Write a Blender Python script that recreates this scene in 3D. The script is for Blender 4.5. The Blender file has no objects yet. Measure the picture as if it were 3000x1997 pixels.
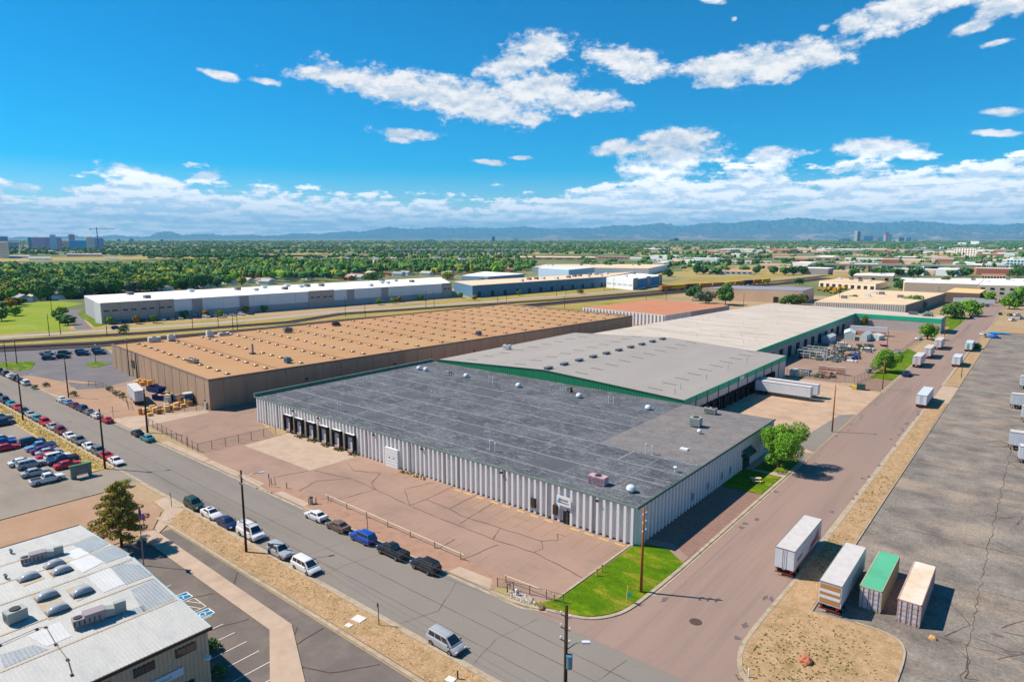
import bpy, math, random
import numpy as np
from mathutils import Vector, Matrix
R = math.radians
random.seed(7)
SC = bpy.context.scene
COL = SC.collection

# ---------------------------------------------------------------- camera
CAM_H, PX_F, CX, CY, HORIZON = 45.6, 1915.0, 1500.0, 998.5, 697.0
PITCH = math.atan2(CY - HORIZON, PX_F)
HEAD = R(39.4)                      # camera looks 39.4 degrees left of the cross street
cam = bpy.data.objects.new('camera', bpy.data.cameras.new('camera'))
COL.objects.link(cam)
cam.data.sensor_width = 36.0
cam.data.lens = 36.0 * PX_F / 3000.0
cam.data.clip_start, cam.data.clip_end = 1.0, 120000.0
cam.location = (0, 0, CAM_H)
cam.rotation_euler = (math.pi / 2 - PITCH, 0, HEAD)
SC.camera = cam
SC.cycles.use_denoising = True
SC.cycles.max_bounces = 5
SC.cycles.volume_bounces = 0
SC.cycles.transparent_max_bounces = 12
SC.view_settings.view_transform = 'Standard'
SC.view_settings.look = 'None'
SC.view_settings.gamma = 1.0
SC.view_settings.exposure = 0.94

def site(px, py, z=0.0):
    """survey: where the sight line through a point of the 3000 px wide photograph meets height z"""
    a = (px - CX) / PX_F; b = -(py - CY) / PX_F
    fy = math.cos(PITCH) + b * math.sin(PITCH); fz = -math.sin(PITCH) + b * math.cos(PITCH)
    t = (z - CAM_H) / fz
    x, y = a * t, fy * t
    return (x * math.cos(HEAD) - y * math.sin(HEAD), x * math.sin(HEAD) + y * math.cos(HEAD))

def sight_angles(px, py):
    a = (px - CX) / PX_F; b = -(py - CY) / PX_F
    fy = math.cos(PITCH) + b * math.sin(PITCH); fz = -math.sin(PITCH) + b * math.cos(PITCH)
    az = math.atan2(a, fy) - HEAD
    return az, math.atan2(fz, math.hypot(a, fy))

# ---------------------------------------------------------------- sun and sky
SUN_EL = R(49); SUN_DIR = Vector((0.88, 0.475, 0)).normalized()   # the way the light travels
sun = bpy.data.objects.new('sun', bpy.data.lights.new('sun', 'SUN'))
COL.objects.link(sun)
sun.data.energy = 3.8; sun.data.angle = R(0.53); sun.data.color = (1.0, 0.905, 0.78)
ld = Vector((SUN_DIR.x * math.cos(SUN_EL), SUN_DIR.y * math.cos(SUN_EL), -math.sin(SUN_EL)))
sun.rotation_euler = ld.to_track_quat('-Z', 'Y').to_euler()

world = bpy.data.worlds.new('World'); SC.world = world; world.use_nodes = True
wn, wl = world.node_tree.nodes, world.node_tree.links
wn.clear()
def WN(t, **k):
    n = wn.new(t)
    for a, v in k.items(): setattr(n, a, v)
    return n
def wmath(op, a, b=None, c=None, clamp=False):
    n = WN('ShaderNodeMath', operation=op, use_clamp=clamp)
    for i, v in enumerate((a, b, c)):
        if v is None: continue
        if isinstance(v, (int, float)): n.inputs[i].default_value = v
        else: wl.new(v, n.inputs[i])
    return n.outputs[0]
sky = WN('ShaderNodeTexSky', sky_type='NISHITA', sun_disc=False)
sky.sun_elevation = SUN_EL; sky.sun_rotation = math.atan2(-SUN_DIR.x, -SUN_DIR.y)
sky.altitude = 1600; sky.air_density = 1.0; sky.dust_density = 0.3; sky.ozone_density = 3.0
hs = WN('ShaderNodeHueSaturation'); hs.inputs['Hue'].default_value = 0.492; hs.inputs['Saturation'].default_value = 1.95; hs.inputs['Value'].default_value = 0.95
wl.new(sky.outputs[0], hs.inputs['Color'])
tc = WN('ShaderNodeTexCoord'); sep = WN('ShaderNodeSeparateXYZ'); wl.new(tc.outputs['Generated'], sep.inputs[0])
az = wmath('ARCTAN2', sep.outputs[0], sep.outputs[1])            # radians from the cross street's axis
el = wmath('ARCSINE', sep.outputs[2])
comb = WN('ShaderNodeCombineXYZ'); wl.new(az, comb.inputs[0]); wl.new(el, comb.inputs[1])
P = comb.outputs[0]
def wnoise(scale, stretch, detail=6, rough=0.6, off=(0, 0, 0), src=None):
    m = WN('ShaderNodeMapping'); wl.new(src or P, m.inputs[0])
    m.inputs['Location'].default_value = off; m.inputs['Scale'].default_value = (stretch[0], stretch[1], 1)
    n = WN('ShaderNodeTexNoise'); n.inputs['Scale'].default_value = scale; n.inputs['Detail'].default_value = detail; n.inputs['Roughness'].default_value = rough
    wl.new(m.outputs[0], n.inputs['Vector'])
    return n.outputs[0]
n_big = wnoise(9, (1, 1.6), 7, 0.62)
n_fine = wnoise(30, (1, 1.8), 6, 0.65, (3, 1, 0))
n_shade = wnoise(16, (1, 1.7), 5, 0.6, (0.012, -0.02, 0))
n_fup = wnoise(30, (1, 1.8), 6, 0.65, (3, 1.013, 0)); n_bup = wnoise(9, (1, 1.6), 7, 0.62, (0, .02, 0))
n_tiny = wnoise(85, (1, 1.6), 5, 0.65, (1, 4, 0))
# the same direction carried up to a level cloud base, so that rows of cumulus crowd towards the horizon
zq = wmath('ADD', wmath('MAXIMUM', sep.outputs[2], 0.0), 0.075)
pq = WN('ShaderNodeCombineXYZ'); wl.new(wmath('DIVIDE', sep.outputs[0], zq), pq.inputs[0]); wl.new(wmath('DIVIDE', sep.outputs[1], zq), pq.inputs[1])
n_pl = wnoise(1.7, (1, 1), 7, 0.60, (2, 1, 0), pq.outputs[0])
n_pl2 = wnoise(1.7, (0.955, 0.955), 7, 0.60, (2, 1, 0), pq.outputs[0])
# single clouds: centre, half sizes (display pixels of a 2356 px wide print) and tilt
CL = [(790,178,130,22,4),(900,200,170,34,8),(1050,225,190,42,10),(1120,258,110,24,8),(1330,235,105,28,4),(1225,205,120,38,-4),
 (1245,112,75,34,-6),(1180,150,80,30,-10),(1430,140,85,30,14),(1640,150,60,24,-10),(1770,148,140,40,-3),(1880,125,80,34,-2),(1660,185,70,16,0),
 (1215,275,45,12,0),(940,310,70,11,3),(920,322,35,9,0),(508,174,40,9,8),(612,187,34,8,4),(480,408,36,14,-12),(1130,374,32,6,6),(1200,363,22,5,0),
 (2080,20,120,34,-14),(2200,-10,220,26,-6),(1970,50,45,22,-12),(2320,8,70,30,-8),(2250,60,55,14,-10),(2290,100,35,7,-5),(2310,258,48,10,6),(2300,306,60,8,8),
 (1560,320,95,22,-4),(1440,340,60,18,0),(1560,360,110,34,-4),(1530,395,90,24,0),(1770,360,60,16,-3),(1775,380,40,20,0),(2040,340,95,20,2),(2110,355,70,14,8),
 (300,400,60,22,8),(360,420,90,20,10),(60,430,50,12,0),(160,437,30,8,0),(1640,2,34,8,10),(1690,44,8,6,0),(1895,65,14,8,0)]
dist = None
kx = 3000 / 2356.0
for (x, y, rx, ry, rot) in CL:
    a0, e0 = sight_angles(x * kx, y * kx); a1, _ = sight_angles((x + rx) * kx, y * kx); _, e1 = sight_angles(x * kx, (y - ry) * kx)
    m = WN('ShaderNodeMapping', vector_type='TEXTURE'); wl.new(P, m.inputs[0])
    m.inputs['Location'].default_value = (a0, e0, 0); m.inputs['Rotation'].default_value = (0, 0, R(-rot))
    m.inputs['Scale'].default_value = (abs(a1 - a0) * 1.12, abs(e1 - e0) * 1.2, 1)
    L = WN('ShaderNodeVectorMath', operation='LENGTH'); wl.new(m.outputs[0], L.inputs[0])
    dist = L.outputs['Value'] if dist is None else wmath('SMOOTH_MIN', dist, L.outputs['Value'], 0.25)
pert = wmath('ADD', wmath('ADD', wmath('MULTIPLY', wmath('SUBTRACT', n_big, 0.5), 1.7), wmath('MULTIPLY', wmath('SUBTRACT', n_fine, 0.5), 1.9)), wmath('MULTIPLY', wmath('SUBTRACT', n_tiny, 0.5), 0.8))
dd = wmath('ADD', wmath('SUBTRACT', 1.0, dist), pert)
def sstep(v, lo, hi):
    n = WN('ShaderNodeMapRange', interpolation_type='SMOOTHSTEP'); wl.new(v, n.inputs[0]); n.inputs[1].default_value = lo; n.inputs[2].default_value = hi
    return n.outputs[0]
single = sstep(dd, -0.14, 0.50)
# the bank of cumulus along the horizon: its top by direction, continued all round
ramp = WN('ShaderNodeValToRGB'); ramp.color_ramp.interpolation = 'EASE'
tops = [(0,412),(120,425),(280,392),(420,410),(620,432),(850,444),(1050,448),(1200,452),(1320,432),(1500,400),(1700,385),(1900,382),(2100,366),(2356,352)]
AZ0, AZ1 = -math.pi, math.pi
els = []
for x, y in tops:
    a, _ = sight_angles(x * kx, 552 * kx); _, e = sight_angles(x * kx, y * kx)
    els.append(((a - AZ0) / (AZ1 - AZ0), e))
els = [(0.0, 0.085)] + els + [(1.0, 0.085)]
while len(ramp.color_ramp.elements) < len(els): ramp.color_ramp.elements.new(0.5)
for el_, (p_, e_) in zip(ramp.color_ramp.elements, els):
    el_.position = p_; v = e_ * 5; el_.color = (v, v, v, 1)
wl.new(wmath('DIVIDE', wmath('SUBTRACT', az, AZ0), AZ1 - AZ0), ramp.inputs[0])
top = wmath('DIVIDE', ramp.outputs[0], 5.0)
lift = wmath('MINIMUM', wmath('MULTIPLY', wmath('SUBTRACT', top, el), 30.0), 0.78)
bank = wmath('ADD', wmath('ADD', lift, wmath('MULTIPLY', wmath('SUBTRACT', n_pl, 0.5), 2.6)), wmath('ADD', wmath('MULTIPLY', wmath('SUBTRACT', n_fine, 0.5), 2.6), wmath('MULTIPLY', wmath('SUBTRACT', n_big, 0.5), 3.0)))
bank_m = wmath('MULTIPLY', sstep(bank, 0.0, 0.45), 0.97)
veil = wmath('MULTIPLY', sstep(wmath('SUBTRACT', top, el), 0.0, 0.05), 0.16)
bank_m = wmath('MAXIMUM', bank_m, veil)
mask = wmath('MAXIMUM', single, bank_m, clamp=True)
# brightness of a cloud: bright where it is thick towards the sun, bluish grey below
relief = wmath('ADD', wmath('MULTIPLY', wmath('SUBTRACT', n_fine, n_fup), 3.0), wmath('MULTIPLY', wmath('SUBTRACT', n_big, n_bup), 4.0))
sh_hi = sstep(wmath('ADD', relief, wmath('MULTIPLY', wmath('SUBTRACT', n_shade, 0.5), 0.9)), -0.7, 0.6)
sh_lo = sstep(wmath('ADD', wmath('ADD', wmath('MULTIPLY', wmath('SUBTRACT', n_pl, n_pl2), 3.4), relief), wmath('MULTIPLY', wmath('SUBTRACT', n_tiny, 0.5), 0.5)), -0.5, 0.5)
isb = wmath('MULTIPLY', sstep(wmath('SUBTRACT', top, el), -0.035, 0.0), 1.0)
shade = wmath('ADD', wmath('MULTIPLY', sh_hi, wmath('SUBTRACT', 1.0, isb)), wmath('MULTIPLY', sh_lo, isb))
cc = WN('ShaderNodeMix', data_type='RGBA'); wl.new(shade, cc.inputs['Factor'])
cc.inputs['A'].default_value = (4.6, 5.4, 6.4, 1); cc.inputs['B'].default_value = (8.3, 8.1, 8.0, 1)
# below the horizon the ground's own mean colour
gain = WN('ShaderNodeVectorMath', operation='SCALE'); wl.new(cc.outputs['Result'], gain.inputs[0]); wl.new(wmath('ADD', 0.87, wmath('MULTIPLY', isb, 0.36)), gain.inputs['Scale'])
mx = WN('ShaderNodeMix', data_type='RGBA'); wl.new(mask, mx.inputs['Factor']); wl.new(hs.outputs[0], mx.inputs['A']); wl.new(gain.outputs[0], mx.inputs['B'])
bg = WN('ShaderNodeBackground'); wl.new(mx.outputs['Result'], bg.inputs[0]); bg.inputs[1].default_value = 0.075
wo = WN('ShaderNodeOutputWorld'); wl.new(bg.outputs[0], wo.inputs[0])
world.cycles.sampling_method = 'MANUAL'; world.cycles.sample_map_resolution = 512

# ---------------------------------------------------------------- materials
ALB = 0.62
def lin(c):
    c = c / 255.0
    return c / 12.92 if c <= 0.04045 else ((c + 0.055) / 1.055) ** 2.4
def alb(rgb, k=ALB): return tuple(lin(v) * k for v in rgb) + (1,)
MATS = {}
def mat(name, rgb, rough=0.85, rgb2=None, scale=0.3, stretch=(1, 1, 1), contrast=1.0, grain=0.0, grain_scale=6.0, bump=0.0, bscale=4.0, metal=0.0, k=ALB, rot=0.0,
        stain=None, stain_scale=0.08, stain_amt=0.5, stain_stretch=(1, 1, 1), spec=None, detail=8, rough_d=0.62):
    if name in MATS: return MATS[name]
    m = bpy.data.materials.new(name); m.use_nodes = True
    nt = m.node_tree; b = nt.nodes['Principled BSDF']
    b.inputs['Roughness'].default_value = rough; b.inputs['Metallic'].default_value = metal
    b.inputs['Specular IOR Level'].default_value = spec if spec is not None else (.12 if rough > .7 else .5)
    base = alb(rgb, k); b.inputs['Base Color'].default_value = base
    m.diffuse_color = base
    col = None
    tcn = nt.nodes.new('ShaderNodeTexCoord')
    def noise(sc, st=(1, 1, 1), det=8, rg=0.62, off=0):
        mp = nt.nodes.new('ShaderNodeMapping'); mp.inputs['Scale'].default_value = st; mp.inputs['Rotation'].default_value = (0, 0, rot); mp.inputs['Location'].default_value = (off, off * 1.7, 0)
        nt.links.new(tcn.outputs['Object'], mp.inputs[0])
        n = nt.nodes.new('ShaderNodeTexNoise'); n.inputs['Scale'].default_value = sc; n.inputs['Detail'].default_value = det; n.inputs['Roughness'].default_value = rg
        nt.links.new(mp.outputs[0], n.inputs['Vector']); return n.outputs[0]
    def mr(v, lo, hi):
        n = nt.nodes.new('ShaderNodeMapRange'); nt.links.new(v, n.inputs[0]); n.inputs[1].default_value = lo; n.inputs[2].default_value = hi; return n.outputs[0]
    if rgb2 is not None:
        w = 0.22 / contrast
        x = nt.nodes.new('ShaderNodeMix'); x.data_type = 'RGBA'
        nt.links.new(mr(noise(scale, stretch, detail, rough_d), 0.5 - w, 0.5 + w), x.inputs['Factor'])
        x.inputs['A'].default_value = base; x.inputs['B'].default_value = alb(rgb2, k); col = x.outputs['Result']
    if stain is not None:
        x = nt.nodes.new('ShaderNodeMix'); x.data_type = 'RGBA'
        f = mr(noise(stain_scale, stain_stretch, 9, 0.68, 11), 0.5, 0.68)
        mm = nt.nodes.new('ShaderNodeMath'); mm.operation = 'MULTIPLY'; nt.links.new(f, mm.inputs[0]); mm.inputs[1].default_value = stain_amt
        nt.links.new(mm.outputs[0], x.inputs['Factor'])
        if col is None: x.inputs['A'].default_value = base
        else: nt.links.new(col, x.inputs['A'])
        x.inputs['B'].default_value = alb(stain, k); col = x.outputs['Result']
    if grain > 0:
        x = nt.nodes.new('ShaderNodeMix'); x.data_type = 'RGBA'; x.blend_type = 'MULTIPLY'; x.inputs['Factor'].default_value = 1.0
        g = nt.nodes.new('ShaderNodeMapRange'); nt.links.new(noise(grain_scale, (1, 1, 1), 3, 0.7, 3), g.inputs[0])
        g.inputs[1].default_value = 0.3; g.inputs[2].default_value = 0.7; g.inputs[3].default_value = 1 - grain; g.inputs[4].default_value = 1 + grain
        if col is None: x.inputs['A'].default_value = base
        else: nt.links.new(col, x.inputs['A'])
        nt.links.new(g.outputs[0], x.inputs['B']); col = x.outputs['Result']
    if col is not None: nt.links.new(col, b.inputs['Base Color'])
    if bump > 0:
        bp = nt.nodes.new('ShaderNodeBump'); bp.inputs['Strength'].default_value = 1.0; bp.inputs['Distance'].default_value = bump
        nt.links.new(noise(bscale), bp.inputs['Height']); nt.links.new(bp.outputs[0], b.inputs['Normal'])
    MATS[name] = m
    return m

def paint(rgb, rough=0.32):
    return mat('paint_%d_%d_%d' % rgb, rgb, rough, k=0.75, grain=0.05, grain_scale=1.5)
GLASS = mat('tinted_glass', (28, 42, 52), 0.08, k=0.9, spec=0.8)
RUBBER = mat('rubber', (38, 37, 38), 0.85, grain=0.15)
ALLOY = mat('alloy', (150, 150, 152), 0.35, metal=0.6, grain=0.05)
DARK = mat('dark_metal', (52, 50, 50), 0.7, grain=0.1)
STEEL = mat('galvanised_steel', (170, 172, 172), 0.5, metal=0.3, grain=0.12)
WHITE = mat('white_paint', (236, 236, 234), 0.5, k=0.8, grain=0.04)
YELLOW = mat('yellow_paint', (240, 205, 90), 0.7, (215, 185, 120), 3.0, k=0.8)
RED = mat('red_lens', (200, 24, 20), 0.3, k=0.8)
LAMPW = mat('clear_lens', (230, 232, 235), 0.15, k=0.8)
WOOD = mat('pole_wood', (92, 72, 58), 0.9, (60, 48, 40), 3.0, (3, 3, .3), grain=0.15)
WOODNEW = mat('pole_wood_new', (205, 130, 62), 0.85, (150, 92, 48), 3.0, (3, 3, .3), grain=0.15)
CONC = mat('concrete', (226, 200, 176), 0.9, (205, 180, 158), 0.4, grain=0.07, grain_scale=9, bump=.01, stain=(180, 158, 140), stain_scale=0.3, stain_amt=.4)
KERB = mat('kerb_concrete', (222, 202, 172), 0.9, (190, 172, 150), 0.8, grain=0.1, bump=.01, stain=(120, 110, 100), stain_scale=0.8, stain_amt=.5)

# ---------------------------------------------------------------- mesh building
class MB:
    def __init__(s): s.v = []; s.f = []; s.mi = []
    def add(s, vs, fs, mi=0):
        o = len(s.v); s.v += [tuple(v) for v in vs]; s.f += [tuple(o + i for i in f) for f in fs]; s.mi += [mi] * len(fs); return s
    def box(s, x0, y0, z0, x1, y1, z1, mi=0):
        return s.add([(x0,y0,z0),(x1,y0,z0),(x1,y1,z0),(x0,y1,z0),(x0,y0,z1),(x1,y0,z1),(x1,y1,z1),(x0,y1,z1)],
                     [(0,3,2,1),(4,5,6,7),(0,1,5,4),(1,2,6,5),(2,3,7,6),(3,0,4,7)], mi)
    def cyl(s, x, y, z0, z1, r0, r1=None, n=10, mi=0, axis='z', cap=True):
        r1 = r0 if r1 is None else r1
        vs = []
        for z, r in ((z0, r0), (z1, r1)):
            for i in range(n):
                a = 2 * math.pi * i / n; c, d = math.cos(a) * r, math.sin(a) * r
                vs.append((x + c, y + d, z) if axis == 'z' else (z, x + c, y + d) if axis == 'x' else (x + c, z, y + d))
        fs = [(i, (i + 1) % n, n + (i + 1) % n, n + i) for i in range(n)]
        if cap: fs += [tuple(range(n))[::-1], tuple(range(n, 2 * n))]
        return s.add(vs, fs, mi)
    def prism(s, poly, z0, z1, mi=0, top_mi=None):
        n = len(poly)
        s.add([(p[0], p[1], z0) for p in poly] + [(p[0], p[1], z1) for p in poly], [(i, (i + 1) % n, n + (i + 1) % n, n + i) for i in range(n)], mi)
        s.add([(p[0], p[1], z1) for p in poly], [tuple(range(n))], mi if top_mi is None else top_mi); return s
    def sheet(s, poly, z, mi=0):
        return s.add([(p[0], p[1], z) for p in poly], [tuple(range(len(poly)))], mi)
    def tube(s, a, b, r, n=6, mi=0, r2=None):
        a, b = Vector(a), Vector(b); d = (b - a).normalized(); u = d.orthogonal().normalized(); w = d.cross(u); r2 = r if r2 is None else r2
        vs = [a + (u * math.cos(t) + w * math.sin(t)) * r for t in [2 * math.pi * i / n for i in range(n)]] + [b + (u * math.cos(t) + w * math.sin(t)) * r2 for t in [2 * math.pi * i / n for i in range(n)]]
        return s.add(vs, [(i, (i + 1) % n, n + (i + 1) % n, n + i) for i in range(n)] + [tuple(range(n))[::-1], tuple(range(n, 2 * n))], mi)
    def dome(s, x, y, z, r, h, n=12, m=4, mi=0):
        vs = []; fs = []
        for j in range(m):
            a = math.pi / 2 * j / m
            for i in range(n):
                t = 2 * math.pi * i / n; vs.append((x + r * math.cos(a) * math.cos(t), y + r * math.cos(a) * math.sin(t), z + h * math.sin(a)))
        vs.append((x, y, z + h))
        for j in range(m - 1):
            for i in range(n): fs.append((j * n + i, j * n + (i + 1) % n, (j + 1) * n + (i + 1) % n, (j + 1) * n + i))
        for i in range(n): fs.append(((m - 1) * n + i, (m - 1) * n + (i + 1) % n, m * n))
        return s.add(vs, fs, mi)
    def mesh(s, name, mats, smooth=False):
        me = bpy.data.meshes.new(name); me.from_pydata(s.v, [], s.f)
        for m in (mats if isinstance(mats, (list, tuple)) else [mats]): me.materials.append(m)
        me.polygons.foreach_set('material_index', s.mi)
        if smooth: me.polygons.foreach_set('use_smooth', [True] * len(s.f))
        me.update(); return me
def ob(name, me, parent=None, loc=(0, 0, 0), rz=0.0, mats=None, label=None, kind=None):
    o = bpy.data.objects.new(name, me); COL.objects.link(o)
    o.location = loc; o.rotation_euler = (0, 0, rz)
    if parent is not None: o.parent = parent
    if mats:
        for i, m in enumerate(mats): o.material_slots[i].link = 'OBJECT'; o.material_slots[i].material = m
    if label: o['label'] = label
    if kind: o['kind'] = kind
    return o
def part(mb, name, mats, parent, smooth=False, **k): return ob(name, mb.mesh(name, mats, smooth), parent, **k)
def thing(name, label, cat, loc=(0, 0, 0), rz=0.0, group=None, me=None):
    o = bpy.data.objects.new(name, me); COL.objects.link(o); o.location = loc; o.rotation_euler = (0, 0, rz)
    o['label'] = label; o['category'] = cat
    if group: o['group'] = group
    return o
def struct(name, mb, mats, smooth=False):
    return ob(name, mb.mesh(name, mats, smooth), kind='structure')
def copy_tree(o, parent=None):
    c = o.copy(); COL.objects.link(c); c.parent = parent
    for ch in list(o.children): copy_tree(ch, c)
    return c
def smooth(pts, n=2, closed=False):
    for _ in range(n):
        out = [] if closed else [pts[0]]; m_ = len(pts)
        for i in range(m_ if closed else m_ - 1):
            a, b = pts[i], pts[(i + 1) % m_]; out += [(a[0] * .75 + b[0] * .25, a[1] * .75 + b[1] * .25), (a[0] * .25 + b[0] * .75, a[1] * .25 + b[1] * .75)]
        if not closed: out.append(pts[-1])
        pts = out
    return pts
ORDS = 'first second third fourth fifth sixth seventh eighth ninth tenth eleventh twelfth thirteenth fourteenth fifteenth sixteenth seventeenth eighteenth nineteenth twentieth'.split()
def ordinal(i):
    if i < 20: return ORDS[i]
    t_, u_ = divmod(i + 1, 10); T = {2: 'twenty', 3: 'thirty'}[t_]; return (T[:-1] + 'ieth') if u_ == 0 else T + '-' + ORDS[u_ - 1]
def rect(x0, y0, x1, y1): return [(x0, y0), (x1, y0), (x1, y1), (x0, y1)]
def strip(mb, pts, w, z, h=0.0, mi=0, z0=None):
    """a ribbon (or a kerb of height h) along a polyline"""
    P2 = [Vector((p[0], p[1])) for p in pts]; L = []; Rr = []
    for i, p in enumerate(P2):
        d = (P2[min(i + 1, len(P2) - 1)] - P2[max(i - 1, 0)]).normalized(); n = Vector((-d.y, d.x)) * w / 2
        L.append(p + n); Rr.append(p - n)
    for i in range(len(P2) - 1):
        q = [Rr[i], Rr[i + 1], L[i + 1], L[i]]
        if h: mb.prism(q, z if z0 is None else z0, z + h, mi)
        else: mb.sheet(q, z, mi)
    return mb

# ================================================================ THE GROUND
G_DIRT = mat('bare_dirt', (214, 178, 138), 0.95, (192, 160, 118), 0.25, grain=0.16, grain_scale=5, stain=(150, 138, 84), stain_scale=0.16, stain_amt=.6)
G_DRY = mat('dry_grass_verge', (216, 182, 144), 0.95, (190, 154, 114), 0.7, grain=0.28, grain_scale=4.5, stain=(150, 132, 78), stain_scale=0.35, stain_amt=.55)
G_TAN = mat('tan_lot_dirt', (205, 168, 140), 0.95, (190, 152, 124), 0.12, grain=0.08, grain_scale=3, stain=(170, 150, 110), stain_scale=.2, stain_amt=.4)
GRASS = mat('lawn_grass', (116, 152, 0), 0.9, (66, 112, 0), 0.35, (.6, 1.4, 1), grain=0.35, grain_scale=4, stain=(190, 166, 60), stain_scale=0.35, stain_amt=.75, stain_stretch=(.5, 1.3, 1))
FIELD = mat('field_grass', (182, 166, 84), 0.95, (196, 168, 104), 0.035, grain=0.25, grain_scale=.8, stain=(132, 146, 56), stain_scale=0.03, stain_amt=.9)
DRYFIELD = mat('dry_field', (204, 180, 112), 0.95, (186, 168, 110), 0.006, grain=0.08, grain_scale=.05, stain=(160, 160, 96), stain_scale=0.01, stain_amt=.5)
ASPH_A = mat('asphalt_grey', (166, 156, 146), 0.9, (152, 144, 136), 0.05, grain=0.09, grain_scale=8, stain=(134, 127, 120), stain_scale=.2, stain_stretch=(.07, 1, 1), stain_amt=.6)
ASPH_B = mat('asphalt_pinkish', (184, 156, 142), 0.9, (168, 145, 134), 0.08, (1, .12, 1), grain=0.11, grain_scale=8, stain=(142, 124, 116), stain_scale=.22, stain_stretch=(1, .05, 1), stain_amt=.6)
ASPH_LOT = mat('lot_asphalt_pink', (198, 164, 144), 0.92, (178, 148, 132), 0.12, grain=0.1, grain_scale=8, stain=(158, 136, 122), stain_scale=.14, stain_amt=.6, stain_stretch=(.5, 1, 1))
ASPH_R = mat('lot_asphalt_weathered', (176, 166, 154), 0.92, (118, 111, 106), 0.16, (.85, 1, 1), 1.2, grain=0.28, grain_scale=2.6, stain=(196, 174, 152), stain_scale=.10, stain_stretch=(.8, 1, 1), stain_amt=.8, rough_d=.72)
ASPH_D = mat('lot_asphalt_dark', (142, 130, 122), 0.92, (124, 115, 110), 0.3, grain=0.1, grain_scale=7, stain=(160, 146, 134), stain_scale=.2, stain_amt=.6)
ASPH_Y = mat('yard_asphalt', (190, 158, 138), 0.92, (174, 146, 130), 0.1, grain=0.08, grain_scale=3, stain=(150, 132, 120), stain_scale=.15, stain_amt=.6)
ASPH_W = mat('lot_asphalt_bluegrey', (140, 136, 140), 0.92, (126, 122, 126), 0.1, grain=0.08, grain_scale=3, stain=(164, 150, 140), stain_scale=.1, stain_amt=.5)
ROADFAR = mat('far_road', (206, 190, 182), 0.9, (190, 176, 168), 0.1, grain=.05)
BALLAST = mat('rail_ballast', (104, 88, 88), 0.95, (78, 68, 74), 0.3, (1, .1, 1), grain=.2, grain_scale=2)
RAILM = mat('rail_steel', (92, 76, 70), 0.5, metal=.5)
APRON = mat('dock_apron_concrete', (230, 196, 164), 0.9, (208, 176, 150), 0.25, grain=0.06, stain=(176, 150, 130), stain_scale=.22, stain_amt=.6)
GRAVEL = mat('red_gravel', (180, 144, 128), 0.95, (146, 116, 106), 4.0, grain=0.35, grain_scale=7, bump=.03)
LAND = mat('far_land', (150, 150, 104), 0.95, (100, 122, 74), 0.0022, (1, 1, 1), 1.4, stain=(196, 180, 150), stain_scale=0.005, stain_amt=.7, grain=.12, grain_scale=.03)
NEARLAND = mat('near_land', (206, 176, 142), 0.95, (190, 164, 124), 0.02, grain=.15, grain_scale=1, stain=(140, 150, 70), stain_scale=.03, stain_amt=.6)

g = MB(); B = 60000
g.sheet([(-B, -3000), (B, -3000), (B, B), (-B, B)], 0.0); struct('ground', g, LAND)
g = MB(); g.sheet([(-420, -60), (90, -60), (90, 560), (-420, 560)], .008); struct('industrial_ground', g, NEARLAND)

def zone(name, poly, z, m, label=None):
    s_ = MB(); s_.sheet(poly, z); return struct(name, s_, m)
# street running from the lower right to the upper left, cross street going away
zone('street', [(-330, 46.6), (70, 46.6), (70, 59.6), (-16, 59.6), (-330, 59.3)], .020, ASPH_A)
xs_l = [(-47, 59.2), (-44.1, 60.8), (-39.4, 61.9), (-36.9, 66), (-36.0, 71.2), (-35.5, 80), (-35.5, 330), (-34.2, 420), (-34.2, 640)]
xs_r = [(-22.4, 640), (-21.6, 416), (-22.7, 250), (-22.7, 88), (-23.3, 70), (-22.5, 66), (-21.2, 63.6), (-18, 61.2), (-12, 59.2)]
zone('cross_street', xs_l + xs_r, .028, ASPH_B)
zone('front_parking_lot', [(-109, 61.0), (-44.6, 61.6), (-44.6, 83.5), (-131, 83.5), (-137, 78), (-137, 62), (-131, 61)], .016, ASPH_LOT)
zone('fenced_yard', [(-170, 64), (-139, 62), (-137, 62), (-137, 79), (-151, 83), (-151, 144), (-165, 144), (-170.5, 80)], .014, ASPH_Y)
zone('dock_pad', [(-135, 70.4), (-110.0, 70.6), (-109.2, 82.8), (-135.6, 82.8)], .024, CONC)
for a, b in ((-177, -162), (-152, -131.5), (-131, -109.8), (-104.8, -95.2)):
    zone('pavement', [(a, 59.6), (b, 59.6), (b - .6, 61.1), (a + .4, 61.1)], .036, CONC)
zone('kerb_dirt', [(-131, 59.6), (-52.6, 59.6), (-52.6, 63.4), (-60, 63.6), (-96, 64), (-109, 61.6), (-131, 61.2)], .026, mat('pinkish_dirt', (204, 162, 138), .95, (186, 148, 126), .5, grain=.12, stain=(150, 130, 100), stain_scale=.6, stain_amt=.5))
zone('driveway_apron', [(-60.4, 59.7), (-52.8, 59.7), (-54.3, 61.9), (-60.2, 61.7)], .036, CONC)
zone('yard_driveway', [(-181, 59.6), (-168, 59.6), (-168.5, 79), (-172, 79.4), (-179.5, 66)], .032, CONC)
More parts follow.
